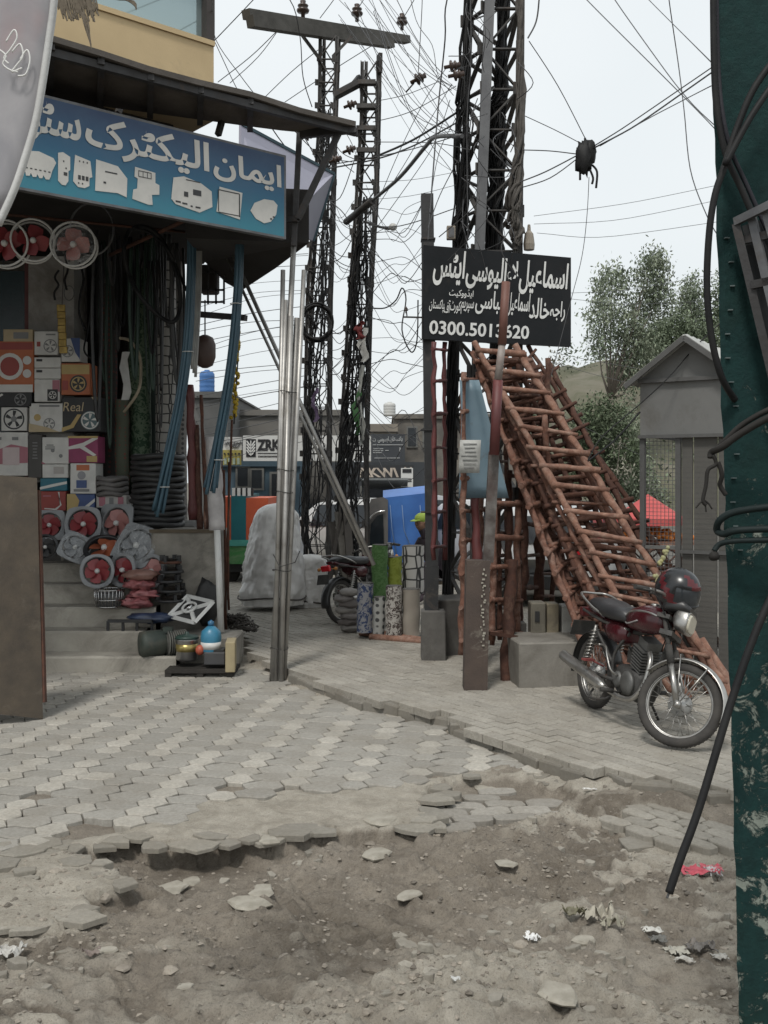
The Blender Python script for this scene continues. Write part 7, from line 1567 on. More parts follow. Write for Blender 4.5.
mb = MB(); vs = [HM @ hpt(-.34+.8*i/6, -1.2+2.4*j/12, .965) for i in range(7) for j in range(13)]; mb.add(vs, [(i*13+j, i*13+j+1, (i+1)*13+j+1, (i+1)*13+j) for i in range(6) for j in range(12)], True); mb.build('visor', mat('smoked_visor', (.035,.04,.045), rough=.1, bump=0), hm)
mb = MB(); mb.sphere(hc, (.10,.09,.10), 14, 9); mb.build('lining', mat('helmet_lining', (.04,.02,.02), rough=.9), hm)

# ------------------------------------------------------------------ sacks, rolls by the walk
film = mat('dusty_film', (.78,.765,.74), (.60,.585,.56), 1.5, .3, bump=.6, fine=5)
def sack(x0, x1, y0, y1, Y, lab, seed, top=.72, name='wrapped_sack', cat='sack'):
    c = P((x0+x1)/2, y1, Y); w_ = (x1-x0)/2*Y/1000; h_ = (y1-y0)*Y/1000; vs = []; n, m = 80, 60; mb = MB()
    for i in range(m+1):
        t = i/m; prof = (1-.10*t)*(1-(1-top)*t**1.6); prof *= math.sqrt(max(0, 1-max(0, (t-.86)/.14)**2)) if t > .86 else 1; prof *= .9+.1*min(1, t*8)
        for j in range(n):
            a = 2*PI*j/n; k = 1+.10*mnoise.noise(Vector((math.cos(a)*1.6+seed, math.sin(a)*1.6, t*2.4)))
            rg = abs(mnoise.noise(Vector((math.cos(a)*3.2+seed, math.sin(a)*3.2+t*2, t*4.5)))); k += .16*(rg-.2); k += .05*abs(mnoise.noise(Vector((math.cos(a)*8+t*4, math.sin(a)*8, t*14+seed))))+.03*mnoise.noise(Vector((math.cos(a)*14, math.sin(a)*14, t*26+seed)))
            vs.append(c+Vector((math.cos(a)*w_*prof*k+.06*t, math.sin(a)*w_*.8*prof*k, h_*t)))
    mb.add(vs, [(i*n+j, i*n+(j+1) % n, (i+1)*n+(j+1) % n, (i+1)*n+j) for i in range(m) for j in range(n)], True); t_ = thing(name, lab, cat, c, 'plastic-wrapped sacks behind the conduit bundle'); mb.build('wrapping', film, t_)
    mb = MB(); z = .1 if top < .9 else .16; mb.tube([c+Vector((math.cos(a)*w_*1.0, math.sin(a)*w_*.82, z+.02*math.sin(3*a))) for a in [2*PI*i/26 for i in range(26)]], .012, 5, closed=True); mb.build('tie_cord', MATS['faded_sheath'], t_)
sack(238,306,503,604,13.6,'tall dusty sack wrapped in grey plastic film behind the conduit bundle',3,.62)
sack(284,328,554,608,13.9,'lower sack wrapped in paler plastic, right of the tall one',8,.85)
for k, (x0,y0,x1,y1) in enumerate(((331,522,344,610),(338,512,349,606),(346,505,353,600),(334,540,352,612),(327,600,342,505))):
    mb = MB(); mb.bar(P(x1 if k < 4 else x0,y1 if k < 4 else y0,13.0), P(x0 if k < 4 else x1,y0 if k < 4 else y1,13.3), .10 if k < 3 else .05, .03); o = mb.build('plank', mat('grey_plank', (.13,.12,.105), (.08,.075,.065), 6, .85) if k % 2 else mat('dark_plank', (.07,.063,.055), (.045,.04,.036), 6, .85)); tag(o, ('narrow dark','narrow grey','short dark','leaning grey','leaning dark')[k]+' plank in the bunch at the foot of the slender towers', 'plank', 'planks by the towers')
GR = 'printed rolls standing on the walk'
greenr = roll_mat('green_bamboo_print', (.055,.13,.035), (.09,.18,.06), 'leaf', 16)
roll(402,588,637,1,11.2,greym,'x') if False else None
roll(380,545,600,8.2,11.6,greenr,'tall green roll standing behind the small patterned ones',group=GR)
roll(395,557,590,7,11.7,roll_mat('lime_print', (.17,.20,.02), (.22,.26,.04), 'leaf', 12),'yellow-green roll beside the tall green one',group=GR)
roll(413,546,592,11,11.9,roll_mat('white_hex_print', (.03,.03,.03), (.42,.41,.39), 'hex', 7),'thick white roll with a black trellis pattern, behind the beige one',group=GR)
roll(365,583,632,8,11.05,roll_mat('blue_flower_print', (.03,.05,.12), (.25,.25,.26), 'leaf', 15),'roll with a navy and white flower pattern, leftmost in front',group=GR)
roll(379,597,634,6,11.05,roll_mat('grey_diamond_print', (.05,.05,.05), (.33,.33,.31), 'dot', 13),'short roll with grey diamonds between the navy and speckled ones',group=GR)
roll(394,586,636,8.4,11.0,roll_mat('speckled_print', (.06,.045,.04), (.38,.36,.33), 'leaf', 26),'speckled white and brown roll in the middle of the front row',group=GR)
roll(411,589,636,9,11.05,mat('beige_roll', (.27,.24,.20), (.22,.195,.165), 3, .8),'plain beige roll at the right of the front row, beside the sign post',group=GR)
for k in range(7):
    mb = MB(); c = P(343+rnd.uniform(-6,8), 628-k*6, 11.5); mb.sphere(c, (.12,.1,.05), 12, 7, d=.5, seed=k*5); tag(mb.build('cloth_bundle', mat('bundle_%d' % (k % 3), ((.3,.28,.26),(.16,.14,.13),(.22,.2,.19))[k % 3], rough=.8, bump=.6)), 'crumpled bundle in the small heap left of the navy patterned roll', 'bundle', 'heap of small bundles')
# ------------------------------------------------------------------ person behind the rolls
def person(loc, yaw, lab):
    t = thing('person', lab, 'person', loc, None, False, yaw)
    V = [(.12,0,.44),(.06,0,.62),(-.04,0,.82),(-.12,0,.93),(-.16,0,1.00),(-.19,0,1.10),(-.08,.17,.86),(-.16,.25,.64),(-.36,.2,.54),(-.44,.16,.55),(-.08,-.17,.86),(-.16,-.25,.64),(-.36,-.2,.54),(-.44,-.16,.55),(.10,.10,.42),(-.32,.15,.46),(-.28,.15,.10),(-.42,.16,.05),(.10,-.10,.42),(-.32,-.15,.46),(-.28,-.15,.10),(-.42,-.16,.05)]
    E_ = [(0,1),(1,2),(2,3),(3,4),(4,5),(2,6),(6,7),(7,8),(8,9),(2,10),(10,11),(11,12),(12,13),(0,14),(14,15),(15,16),(16,17),(0,18),(18,19),(19,20),(20,21)]
    rr = [.15,.15,.16,.07,.062,.10,.075,.05,.036,.03,.075,.05,.036,.03,.1,.07,.05,.04,.1,.07,.05,.04]
    me = bpy.data.meshes.new('body'); me.from_pydata(V, E_, []); o = bpy.data.objects.new('body', me); C.objects.link(o); o.parent = t
    sk_ = o.modifiers.new('skin', 'SKIN'); me.skin_vertices.update() if hasattr(me.skin_vertices, 'update') else None
    if not me.skin_vertices: 
        bpy.context.view_layer.objects.active = o; bpy.ops.mesh.customdata_skin_add()
    for i, d in enumerate(me.skin_vertices[0].data): d.radius = (rr[i], rr[i]*(.9)); d.use_root = (i == 0)
    sb = o.modifiers.new('sub', 'SUBSURF'); sb.levels = 1; sb.render_levels = 2; me.materials.append(mat('dark_plum_clothes', (.05,.035,.045), (.035,.028,.035), 6, .9))
    mb = MB(); H0 = Vector((-.20,0,1.14)); mb.sphere(H0, (.10,.08,.12), 16, 12); mb.sphere(H0+Vector((-.10,0,-.01)), (.022,.014,.024), 8, 5); mb.sphere(H0+Vector((-.085,0,-.055)), (.02,.028,.01), 8, 5)
    for s_ in (-1, 1): mb.sphere(H0+Vector((0,s_*.082,0)), (.02,.012,.03), 8, 5)
    mb.build('head', mat('brown_skin', (.25,.14,.09), rough=.6, bump=0), t)
    mb = MB(); mb.sphere((-.19,0,1.20), (.115,.10,.085), 14, 9); mb.add([(-.28,-.075,1.19),(-.37,-.05,1.17),(-.37,.05,1.17),(-.28,.075,1.19),(-.28,-.075,1.175),(-.37,-.05,1.16),(-.37,.05,1.16),(-.28,.075,1.175)], [(0,1,2,3),(7,6,5,4),(0,4,5,1),(1,5,6,2),(2,6,7,3)]); mb.build('cap', mat('lime_cap', (.30,.40,.06), (.24,.34,.05), 8, .7), t)
    return t
_px = P(432,480,14.4).x
person((_px, 14.4, .1), R(38), 'person in dark plum clothes and a yellow-green cap, sitting bent forward beside the blue tarp')
st_ = thing('stool', 'low wooden stool under the person in the yellow-green cap', 'stool', (_px+.09, 14.46, .1)); mb = MB(); mb.box((_px+.09, 14.46, .38), (.36,.34,.05)); mb.build('seat', wood_board, st_)
for a, b in ((-1,-1),(1,-1),(1,1),(-1,1)): mb = MB(); mb.bar((_px+.09+a*.14, 14.46+b*.13, .1), (_px+.09+a*.13, 14.46+b*.12, .36), .035); mb.build('leg', wood_board, st_)

# ------------------------------------------------------------------ red parasol and fruit cart behind the kiosk
um = thing('market_umbrella', 'faded red market umbrella seen through the kiosk mesh', 'umbrella', P(645,580,17)); c = P(648, 494, 17)
mb = MB(); n = 10; vs = [c]+[c+Vector((math.cos(2*PI*i/n)*.62, math.sin(2*PI*i/n)*.62, -.40)) for i in range(n)]+[c+Vector((math.cos(2*PI*i/n)*.62, math.sin(2*PI*i/n)*.62, -.52)) for i in range(n)]
mb.add(vs, [(0, 1+i, 1+(i+1) % n) for i in range(n)]+[(1+i, 1+n+i, 1+n+(i+1) % n, 1+(i+1) % n) for i in range(n)]); mb.build('canopy', mat('faded_red_cloth', (.50,.10,.09), (.42,.07,.07), 4, .8), um); mb = MB(); mb.tube([(c.x, 17, .02), (c.x, 17, c.z-.02)], .025, 8); mb.build('pole', white_paint, um)
ct = thing('fruit_cart', 'wooden cart piled with orange fruit under the red umbrella', 'cart', (c.x, 17, .02)); mb = MB(); mb.box((c.x+.05, 17, .80), (1.5,.9,.06)); mb.build('tray', wood_pale, ct)
for dx_ in (-.55,.6): mb = MB(); mb.box((c.x+dx_, 16.7, .4), (.06,.06,.76)); mb.build('leg', wood_red2, ct)
for s_ in (-1, 1): mb = MB(); mb.tube([(c.x+.1+math.cos(a)*.36, 17+s_*.5, .38+math.sin(a)*.36) for a in [2*PI*i/24 for i in range(24)]], .03, 6, closed=True); [mb.tube([(c.x+.1,17+s_*.5,.38),(c.x+.1+math.cos(a)*.36,17+s_*.5,.38+math.sin(a)*.36)], .015, 4) for a in [PI*i/4 for i in range(8)]]; mb.build('wheel', wood_red2, ct)
mb = MB()
for k in range(160): u = rnd.uniform(-.68,.72); v = rnd.uniform(-.4,.4); mb.sphere((c.x+u, 17+v, .86+.22*(1-abs(v)/.45)*(1-abs(u)/.8)+rnd.uniform(-.02,.02)), .045, 7, 5)
o = mb.build('orange_fruit', mat('orange_fruit', (.60,.20,.03), (.5,.15,.02), 9, .5)); tag(o, 'heap of orange fruit piled on the wooden cart', 'fruit', kind='stuff')
# yellow flower string on the ladder end near the helmet
mb = MB()
for k in range(22): mb.sphere(P(655+k*.55+rnd.uniform(-2,2), 576-(k*1.3 if k > 8 else -k)+rnd.uniform(-2,2), 8.4), .02, 6, 4, d=.5, seed=k)
tag(mb.build('flower_string', mat('dusty_yellow', (.34,.32,.14), (.26,.26,.18), 20)), 'short string of dusty yellow flowers tied to a ladder end behind the helmet', 'garland')

# ------------------------------------------------------------------ hill, scrub and trees
hl_ = MB(); nx_, ny_ = 60, 24; vs = []
for i in range(nx_+1):
    for j in range(ny_+1):
        x = 5+44*i/nx_; y = 38+42*j/ny_; e = min(1, max(0, (y-38)/20)); e2 = min(1, max(0, (x-6)/4)); top = 8.3 if x > 8 else 8.3*(e2)
        z = -.1+top*(e*e*(3-2*e))*e2+mnoise.noise(Vector((x*.25, y*.25, 0)))*1.0*e*e2+mnoise.noise(Vector((x*.9, y*.9, 3)))*.35*e*e2
        vs.append((x, y, max(z, -.2)))
hl_.add(vs, [(i*(ny_+1)+j, (i+1)*(ny_+1)+j, (i+1)*(ny_+1)+j+1, i*(ny_+1)+j+1) for i in range(nx_) for j in range(ny_)], True)
tag(hl_.build('hill', mat('scrubby_earth', (.13,.12,.085), (.08,.085,.05), .5, .95, dirt=(.19,.17,.14), dirtamt=.4, fine=3)), kind='structure')
def leaf_mat(name, c1, c2):
    m, nt, b = nt_new(name); gi = nt.nodes.new('ShaderNodeVertexColor'); gi.layer_name = 'Col'; link(nt, gi.outputs[0], b.inputs['Base Color']); b.inputs['Roughness'].default_value = .7
    b.inputs['Specular IOR Level'].default_value = .3; return m
leafmat = leaf_mat('foliage', 0, 0)
def crown(mb, c, rad, nl, sz, r, cols, droop=.0, clump=24):
    nc = max(3, nl//clump)
    for _ in range(nc):
        while True:
            d = Vector((r.uniform(-1,1), r.uniform(-1,1), r.uniform(-1,1)))
            if .25 < d.length < 1: break
        cc = c+Vector((d.x*rad[0], d.y*rad[1], d.z*rad[2])); k = r.uniform(.7, 1.25); base = cols[0] if r.random() < .6 else cols[1]; cs = sz*2.3
        for _ in range(clump):
            p = cc+Vector((r.gauss(0,cs*.55), r.gauss(0,cs*.55), r.gauss(0,cs*.6))); a = Vector((r.uniform(-1,1), r.uniform(-1,1), r.uniform(-1,1)-droop)).normalized(); b = a.orthogonal().normalized(); b = Matrix.Rotation(r.uniform(0,6.28), 3, a) @ b
            L = sz*r.uniform(.7,1.3); W = L*.38; k2 = k*r.uniform(.8,1.2); mb.c = tuple(x*k2 for x in base)
            mb.add([p-a*L/2, p+b*W/2, p+a*L/2, p-b*W/2], [(0,1,2,3)])
def tree(name, lab, base, blobs, Y, dep, leaves, sz, cols, cat='tree', seed=1, droop=.6, tr_r=.12, group=None):
    r = random.Random(seed); b0_ = P(base, 480, Y); b0_.z = -.1; t = thing(name, lab, cat, b0_, group)
    cs = [(P(x, y, Y+r.uniform(-dep,dep)*.6), rx*Y/1000, rz*Y/1000) for x, y, rx, rz in blobs]
    tot = sum(rx*rz for _, rx, rz in cs); mb = MB()
    for c, rx, rz in cs: crown(mb, c, (rx, dep*.6, rz), int(leaves*rx*rz/tot), sz, r, cols, droop)
    mb.build('crown', leafmat, t)
    tm = MB(); low = min(c.z-rz for c, rx, rz in cs); top = max(c.z for c, _, _ in cs); fork = b0_.lerp(Vector((cs[0][0].x, Y, low)), .98); fork.z = max(fork.z, low*.9)
    tm.tube([b0_, b0_.lerp(fork, .5)+Vector((.1,0,0)), fork], [tr_r*1.3, tr_r, tr_r*.75], 8)
    for c, rx, rz in cs: m_ = fork.lerp(c, .5)+Vector((r.uniform(-.2,.2),0,-.1)); tm.tube([fork, m_, c+Vector((0,0,rz*.5))], [tr_r*.45, tr_r*.22, tr_r*.06], 6)
    tm.build('trunk', mat('pale_bark', (.20,.17,.14), (.12,.10,.085), 2, .85), t); return t
CG = [(.17,.205,.14), (.24,.27,.195)]; CD = [(.12,.15,.095), (.165,.20,.13)]
tree('eucalyptus_tree', 'tall loose eucalyptus with hanging leaf clumps and sky showing through, left of the kiosk roof', 645, [(612,285,20,18),(603,315,16,18),(625,330,16,20),(650,275,18,20),(655,262,10,10),(598,345,12,12),(640,310,16,18),(622,365,12,16),(630,385,8,12),(660,300,14,16),(642,350,18,22)], 44, 1.6, 12000, .17, CG, seed=4, droop=.9, tr_r=.16)
tree('eucalyptus_tree', 'dense darker tree just behind the kiosk roof ridge', 672, [(655,345,18,20),(680,335,22,22),(700,345,20,22),(670,365,24,14)], 48, 2, 12000, .19, CD, seed=5, tr_r=.2)
tree('eucalyptus_tree', 'smaller pointed tree rising right of the dense one, partly behind the black cable', 695, [(692,300,13,18),(697,325,16,16),(690,285,6,9)], 52, 1.5, 4000, .18, CG, seed=6)
tree('eucalyptus_tree', 'tree glimpsed between the black cable and the green column', 722, [(722,300,13,26),(722,340,15,20),(735,320,20,30)], 50, 1.5, 5500, .19, CD, seed=7)
tree('broad_tree', 'round grey-green tree on the slope beside the ladders', 600, [(600,425,26,26),(585,455,20,24),(615,455,22,26),(598,480,24,18)], 34, 2, 13000, .14, [(.07,.095,.05),(.10,.125,.075)], seed=8, droop=.3)
tree('broad_tree', 'pale green tree between the round one and the kiosk', 632, [(632,470,16,30),(628,430,12,20),(640,500,18,20)], 36, 1.8, 8000, .14, CG, seed=9, droop=.3)
tree('young_tree', 'small bare-branched sapling behind the ladder tops', 553, [(551,378,7,10),(556,362,4,5)], 22, .4, 90, .09, [(.12,.11,.07),(.14,.13,.09)], seed=12, tr_r=.03)
sm = MB(); r_ = random.Random(5)
for k in range(60): x = r_.uniform(8.5, 34); y = r_.uniform(42, 60); e = min(1, (y-38)/20); crown(sm, Vector((x, y, 8.3*(e*e*(3-2*e))*min(1, max(0, (x-6)/4))+.5)), (r_.uniform(.5,1.4), 1, r_.uniform(.4,1.1)), 130, .26, r_, CD if k % 2 else CG)
tag(sm.build('scrub', leafmat), 'grey-green scrub covering the far slope', 'scrub', kind='stuff')
for k, (x0, x1, y0, Y, col, lab) in enumerate(((583,603,388,60,(.42,.42,.40),'small white house with a blue railing on top of the hill'),(604,650,392,62,(.36,.33,.29),'long buff house on the hilltop left of the kiosk'))):
    building('hill_house', lab, x0, x1, y0, Y, 4, mat('hill_wall_%d' % k, col, tuple(c*.85 for c in col), 1), [(x0+6,y0+6,x0+10,y0+11)], 0)
bt = thing('rooftop_tank', 'blue and white water tank stand on the white hill house', 'water tank', P(593,388,61)); mb = MB(); a = P(584,388,61); b = P(602,380,61); mb.box(((a.x+b.x)/2,61.5,(a.z+b.z)/2), (b.x-a.x,1,b.z-a.z)); mb.build('blue_tank', mat('hill_blue', (.10,.22,.38), rough=.6), bt, bevel=.1); mb = MB(); mb.tube([P(595,380,61), P(595,371,61)], .04, 4); mb.build('aerial', wire_grey, bt)
tree('bare_tree', 'thin whitish bare tree behind the ladders near the kiosk', 622, [(620,455,9,22),(628,470,7,18)], 24, .5, 120, .1, [(.2,.19,.15),(.16,.15,.12)], seed=14, tr_r=.04)

# ------------------------------------------------------------------ litter
def litter(px, py, w_, d_, col, lab, seed, h=.012, cat='litter', dirt=(.2,.17,.14), rz=0, name='litter'):
    p = G(px, py, -.08); mb = MB(); K = 14; vs = []; ww = w_*p.y/1000; c = (p.x, p.y, max(zat(p.x+q_, p.y+r_) for q_ in (-ww*.4, 0, ww*.4) for r_ in (-d_*.4, 0, d_*.4))-.002)
    for i in range(K+1):
        for j in range(K+1):
            x = (i/K-.5)*ww; y = (j/K-.5)*d_; q = mnoise.noise(Vector((x*25+seed, y*25, seed)))
            x2 = x*math.cos(rz)-y*math.sin(rz); y2 = x*math.sin(rz)+y*math.cos(rz); vs.append((c[0]+x2*(1+.2*q), c[1]+y2*(1-.15*q), c[2]+h*(.3+1.9*abs(q)+.7*max(0, mnoise.noise(Vector((x*60, y*60, seed*3)))))))
    mb.add(vs, [(i*(K+1)+j, (i+1)*(K+1)+j, (i+1)*(K+1)+j+1, i*(K+1)+j+1) for i in range(K) for j in range(K) if mnoise.noise(Vector((i*.5+seed, j*.5, 7)))*.9+.55 > max(abs(i-K/2), abs(j-K/2))/(K/2)-.35]); o = mb.build(name, mat('litter_%d_%d' % (px, py), col, tuple(x*.7 for x in col), 25, .6, dirt=dirt, dirtamt=.3, bump=.1)); md = o.modifiers.new('s', 'SOLIDIFY'); md.thickness = .002; return tag(o, lab, cat, 'litter on the broken ground')
litter(700,884,46,.11,(.50,.08,.11),'crushed red and white snack wrapper near the hanging cable tip',1,.02,'wrapper',(.5,.5,.48),.05,'snack_wrapper')
litter(714,884,16,.07,(.5,.5,.5),'white end of the crushed red wrapper',2,.026,'wrapper',(.1,.1,.1),.1,'wrapper_scrap')
litter(531,943,16,.05,(.75,.75,.74),'bright white torn paper strip alone on the mud',3,.022,'paper',(.6,.6,.58),-.7,'paper_strip')
litter(598,929,34,.09,(.42,.39,.32),'crumpled beige plastic on the stones beside the rounded stone',4,.045,'plastic')
litter(612,938,26,.06,(.34,.32,.25),'second crumple of yellowish plastic just below the beige one',5,.035,'plastic')
litter(676,955,24,.08,(.42,.40,.34),'square cream packet with a dark cross-like mark lying flat',6,.008,'packet',(.12,.12,.12),.12,'flat_packet')
litter(700,952,32,.07,(.14,.13,.12),'dark grey plastic scrap right of the cream packet',7,.03,'plastic')
litter(652,936,20,.05,(.55,.54,.50),'pale paper scrap at the upper left of the litter patch',8,.012,'paper')
litter(658,946,18,.05,(.12,.12,.11),'small black plastic scrap left of the cream packet',9,.02,'plastic')
litter(684,966,20,.04,(.50,.49,.45),'whitish scrap in front of the cream packet',10,.012,'paper')
litter(720,960,16,.05,(.38,.37,.34),'light scrap at the right end of the litter patch',11,.02,'paper')
litter(575,925,30,.06,(.16,.15,.09),'olive plant scraps left of the crumpled beige plastic',12,.03,'plant scraps')
litter(10,960,30,.10,(.52,.51,.48),'crumpled white plastic bag at the lower left edge',13,.03,'plastic bag')
litter(90,962,18,.05,(.2,.16,.14),'small brown scrap in the mud near the left edge',14,.02,'scrap')
litter(455,1000,10,.03,(.6,.6,.58),'tiny white scrap near the bottom middle of the picture',15,.01,'scrap')
litter(590,806,14,.03,(.7,.69,.66),'small white scrap under the walk edge',16,.01,'scrap')

# ------------------------------------------------------------------ overhead wires
GW = 'overhead wires'
def wire(pts, lab, w_=1.0, m_=None, k=5, name='overhead_wire', cat='wire', group=GW):
    pp = [P(*p) for p in pts]; S_ = smooth(pp, k) if len(pp) > 2 else pp
    if len(pp) == 2:
        a, b = pp; L = (b-a).length; S_ = [a.lerp(b, t/10)-Vector((0,0,L*.02*4*(t/10)*(1-t/10))) for t in range(11)]
    mb = MB(); mb.tube(S_, [max(.0016, p.y*.00052*w_) for p in S_], 5, caps=False); return tag(mb.build(name, m_ or wire_grey), lab, cat, group)
W_R = 'thin wire crossing the open sky between the big tower and the green column'
for pts, w_, lab in (
 ([(560,-30,14),(587,0,13),(678,91,6),(722,137,2.7)],1,'left of two wires falling from the top towards the green column'),
 ([(590,-40,12),(615,0,11),(659,62,7),(687,98,4.5),(722,132,2.7)],1,'right of two wires falling from the top towards the green column, bent at the crossing'),
 ([(620,-30,9),(649,0,7),(711,62,2.6)],.8,'short straight wire reaching the upper left edge of the green column'),
 ([(668,-20,5),(669,0,5),(678,62,5),(684,110,4.5),(690,168,4),(707,216,3.2),(726,247,2.6)],1.1,'wavy dark wire hanging nearly upright left of the green column'),
 ([(529,41,9.9),(558,86,10),(586,140,10)],.9,'wire from the tower down to the black clump in the sky'),
 ([(525,116,9.9),(555,130,10),(582,144,10)],.8,'wire from the tower ending at the top of the black clump'),
 ([(522,150,9.9),(550,151,10),(576,154,10)],1.1,'nearly level cable from the tower to the black clump'),
 ([(520,182,9.8),(545,172,9.9),(576,156,10)],1.3,'upper of two sagging cables rising from the tower to the black clump'),
 ([(520,188,9.8),(550,178,9.9),(578,158,10)],1.1,'lower of two sagging cables rising from the tower to the black clump'),
 ([(594,146,10),(620,130,8.5),(711,68,2.6)],1.2,'upper cable from the black clump to the green column'),
 ([(594,148,10),(630,129,8),(711,73,2.6)],1.6,'thickest cable from the black clump to the green column'),
 ([(600,146,10),(644,121,7),(678,103,4),(711,86,2.6)],1,'lowest cable from the black clump to the green column, bowed downward'),
 ([(589,177,10),(587,215,10),(582,256,10),(571,300,9.9),(546,395,9.6)],.7,'fine wire hanging from the black clump behind the black sign corner'),
 ([(534,216,10),(640,201,20),(723,184,30)],.5,'topmost of three level wires between sign top and green column'),
 ([(534,224,10),(630,218,20),(723,199,30)],.5,'middle of three level wires between sign top and green column'),
 ([(537,233,10),(616,236,20),(723,221,30)],.5,'lowest of three level wires between sign top and green column'),
 ([(571,293,9),(640,288,18),(725,272,28)],.45,'faint wire in front of the eucalyptus crown'),
 ([(571,299,9),(640,304,18),(725,300,28)],.45,'second faint wire crossing the eucalyptus crown'),
 ([(552,352,9),(600,362,18),(660,372,28)],.45,'faint wire between sign bottom and hill, upper'),
 ([(552,362,9),(600,376,18),(650,388,28)],.45,'faint wire between sign bottom and hill, lower'),
 ([(540,-30,9.9),(539,0,9.9),(536,22,9.9),(528,38,9.8)],1.6,'thick short cable joining the right leg of the big tower near the top'),
 ([(726,318,8.8),(697,345,8.8),(668,378,8.7),(640,404,8.7),(602,437,8.6),(588,460,8.5)],1.2,'black cable crossing the kiosk gable down to the ladders'),
 ([(640,412,8.8),(615,440,8.7),(588,461,8.5)],1.8,'thicker black cable from the kiosk corner sagging to the ladders'),
 ([(545,405,9.3),(590,430,20),(640,455,30)],.5,'thin wire behind the ladder tops running over the slope'),
 # middle sky
 ([(470,-60,9.9),(447,0,9.9),(445,40,10),(438,110,10),(430,213,8.7)],1.5,'dark heavy wire dropping almost upright left of the big tower'),
 ([(422,-20,12),(422,7,12),(418,77,12)],.8,'fine wire carrying the loose hanging insulator'),
 ([(380,-30,12),(397,0,12),(413,33,11.5),(433,63,10.5),(447,77,10)],.8,'curved wire from the top into the big tower, left of the heavy one'),
 ([(405,-30,12),(416,20,12),(432,45,11),(438,75,10.4),(452,86,10)],.7,'second curved wire entering the big tower from the top left'),
 ([(375,157,13),(413,140,11.5),(456,113,10)],2.2,'thick black cable strung from the right slender tower up to the big tower'),
 ([(320,170,15),(373,160,13.2),(413,146,11.5),(456,123,10)],1.6,'second thick cable beneath it, continuing to the left slender tower'),
 ([(330,165,15),(400,152,12),(460,135,10)],1.0,'third cable in the thick bunch between the towers'),
 ([(373,142,13),(433,143,11),(470,150,9.9)],.8,'nearly level thin wire between the right slender tower and the big tower'),
 ([(377,101,13.4),(405,95,12),(440,81,10)],.7,'wire from the top of the right slender tower to the big tower'),
 ([(373,122,13.4),(410,112,12),(456,86,10)],.8,'sagging wire from the ladder-like tower to the big tower'),
 ([(447,67,10),(425,100,11),(400,150,12),(380,197,13)],.7,'steep wire fanning down from the big tower, first'),
 ([(452,84,10),(430,120,11),(404,165,12),(372,215,13)],.7,'steep wire fanning down from the big tower, second'),
 ([(450,100,10),(436,140,11),(418,170,12),(368,240,13.4)],.7,'steep wire fanning down from the big tower, third'),
 ([(456,118,10),(440,150,10.5),(432,190,10),(428,240,8.9)],.7,'wire from the big tower to the sign post top'),
 ([(458,160,10),(440,195,10),(428,228,8.8)],.9,'short wire from the big tower leg to the post'),
 ([(368,225,13.4),(400,226,11),(456,208,10)],1.0,'cable from the small lamp bracket to the big tower'),
 ([(365,182,13.4),(410,180,12),(456,172,10)],.5,'faint level wire between the slender and big towers, upper'),
 ([(364,200,13.4),(410,196,12),(456,185,10)],.5,'faint level wire between the slender and big towers, lower'),
 # left sky
 ([(213,42,20),(253,0,18),(285,-36,16)],1,'wire rising from the shop window corner to the top of the picture'),
 ([(218,82,22),(250,57,18),(281,27,14.4)],.9,'upper of two parallel wires ending at the left end of the crossarm'),
 ([(230,83,22),(258,57,18),(283,23,14.4)],.8,'lower of two parallel wires ending at the left end of the crossarm'),
 ([(265,97,20),(290,73,17),(318,50,15)],.8,'wire from the awning edge up to the crossarm tower'),
 ([(285,102,20),(330,72,16),(373,45,13.5)],.8,'wire from the awning edge passing the crossarm tower to the ladder-like tower'),
 ([(258,-20,12),(290,0,13),(300,37,14),(303,77,14.5),(312,107,14.8)],1,'wire looping down beside the crossarm tower'),
 ([(180,-30,9),(213,38,12),(235,85,14),(250,112,15)],.8,'drooping wire passing the shop window corner'),
 ([(212,0,9),(216,40,12),(240,75,14),(256,96,15)],.8,'second drooping wire passing the shop window corner'),
 ([(320,18,15),(340,-10,14),(352,-40,13)],.8,'wire leaving the crossarm upward'),
 ([(356,12,16),(372,-15,15),(385,-40,14)],.8,'wire leaving the middle insulator upward'),
 ([(402,20,17),(414,0,16),(430,-30,15)],.8,'wire leaving the right insulator upward'),
 ([(336,118,15),(350,140,14.4),(358,160,13.8)],.7,'short slack wire between the slender towers'),
 ([(377,80,13.4),(381,100,13.3),(376,108,13.3),(371,104,13.4)],.8,'small slack loop beside the ladder-like tower'),
 ([(300,130,15),(316,160,15),(320,190,15),(345,215,14),(352,240,13.5)],1,'cable looping between the slender towers behind the lilac panel'),
 ([(290,126,14),(320,155,14.8),(352,162,13.6)],.9,'cable from the awning corner to the ladder-like tower'),
 ([(265,118,12),(290,152,13),(320,178,15)],1.2,'black cable sagging from the awning to the crossarm tower'),
): wire(pts, lab, w_, cable_black if 'kiosk' in lab or 'black cable' in lab else None)
r2 = random.Random(42)
for k in range(24):
    y0 = 232+k*9.5+r2.uniform(-4,4); y1 = 246+k*8.6+r2.uniform(-10,6); wire([(196,y0+30-k*.8,24),(250,(y0+y1)/2+8+r2.uniform(-2,3),20),(308,y1,15)], 'thin dark wire among the many running behind the conduit bundle to the left slender tower', r2.uniform(.45,.85))
for k in range(36):
    y0 = r2.uniform(180,430); y1 = y0+r2.uniform(-70,60); ym = (y0+y1)/2+r2.uniform(-10,25); wire([(366,y0,13.4),(390,ym+r2.uniform(-12,12),12),(405,ym+r2.uniform(-10,14),10.5),(424,max(200,y1),9.85)], 'thin slack wire in the tangle between the right slender tower and the sign post', r2.uniform(.45,.8))
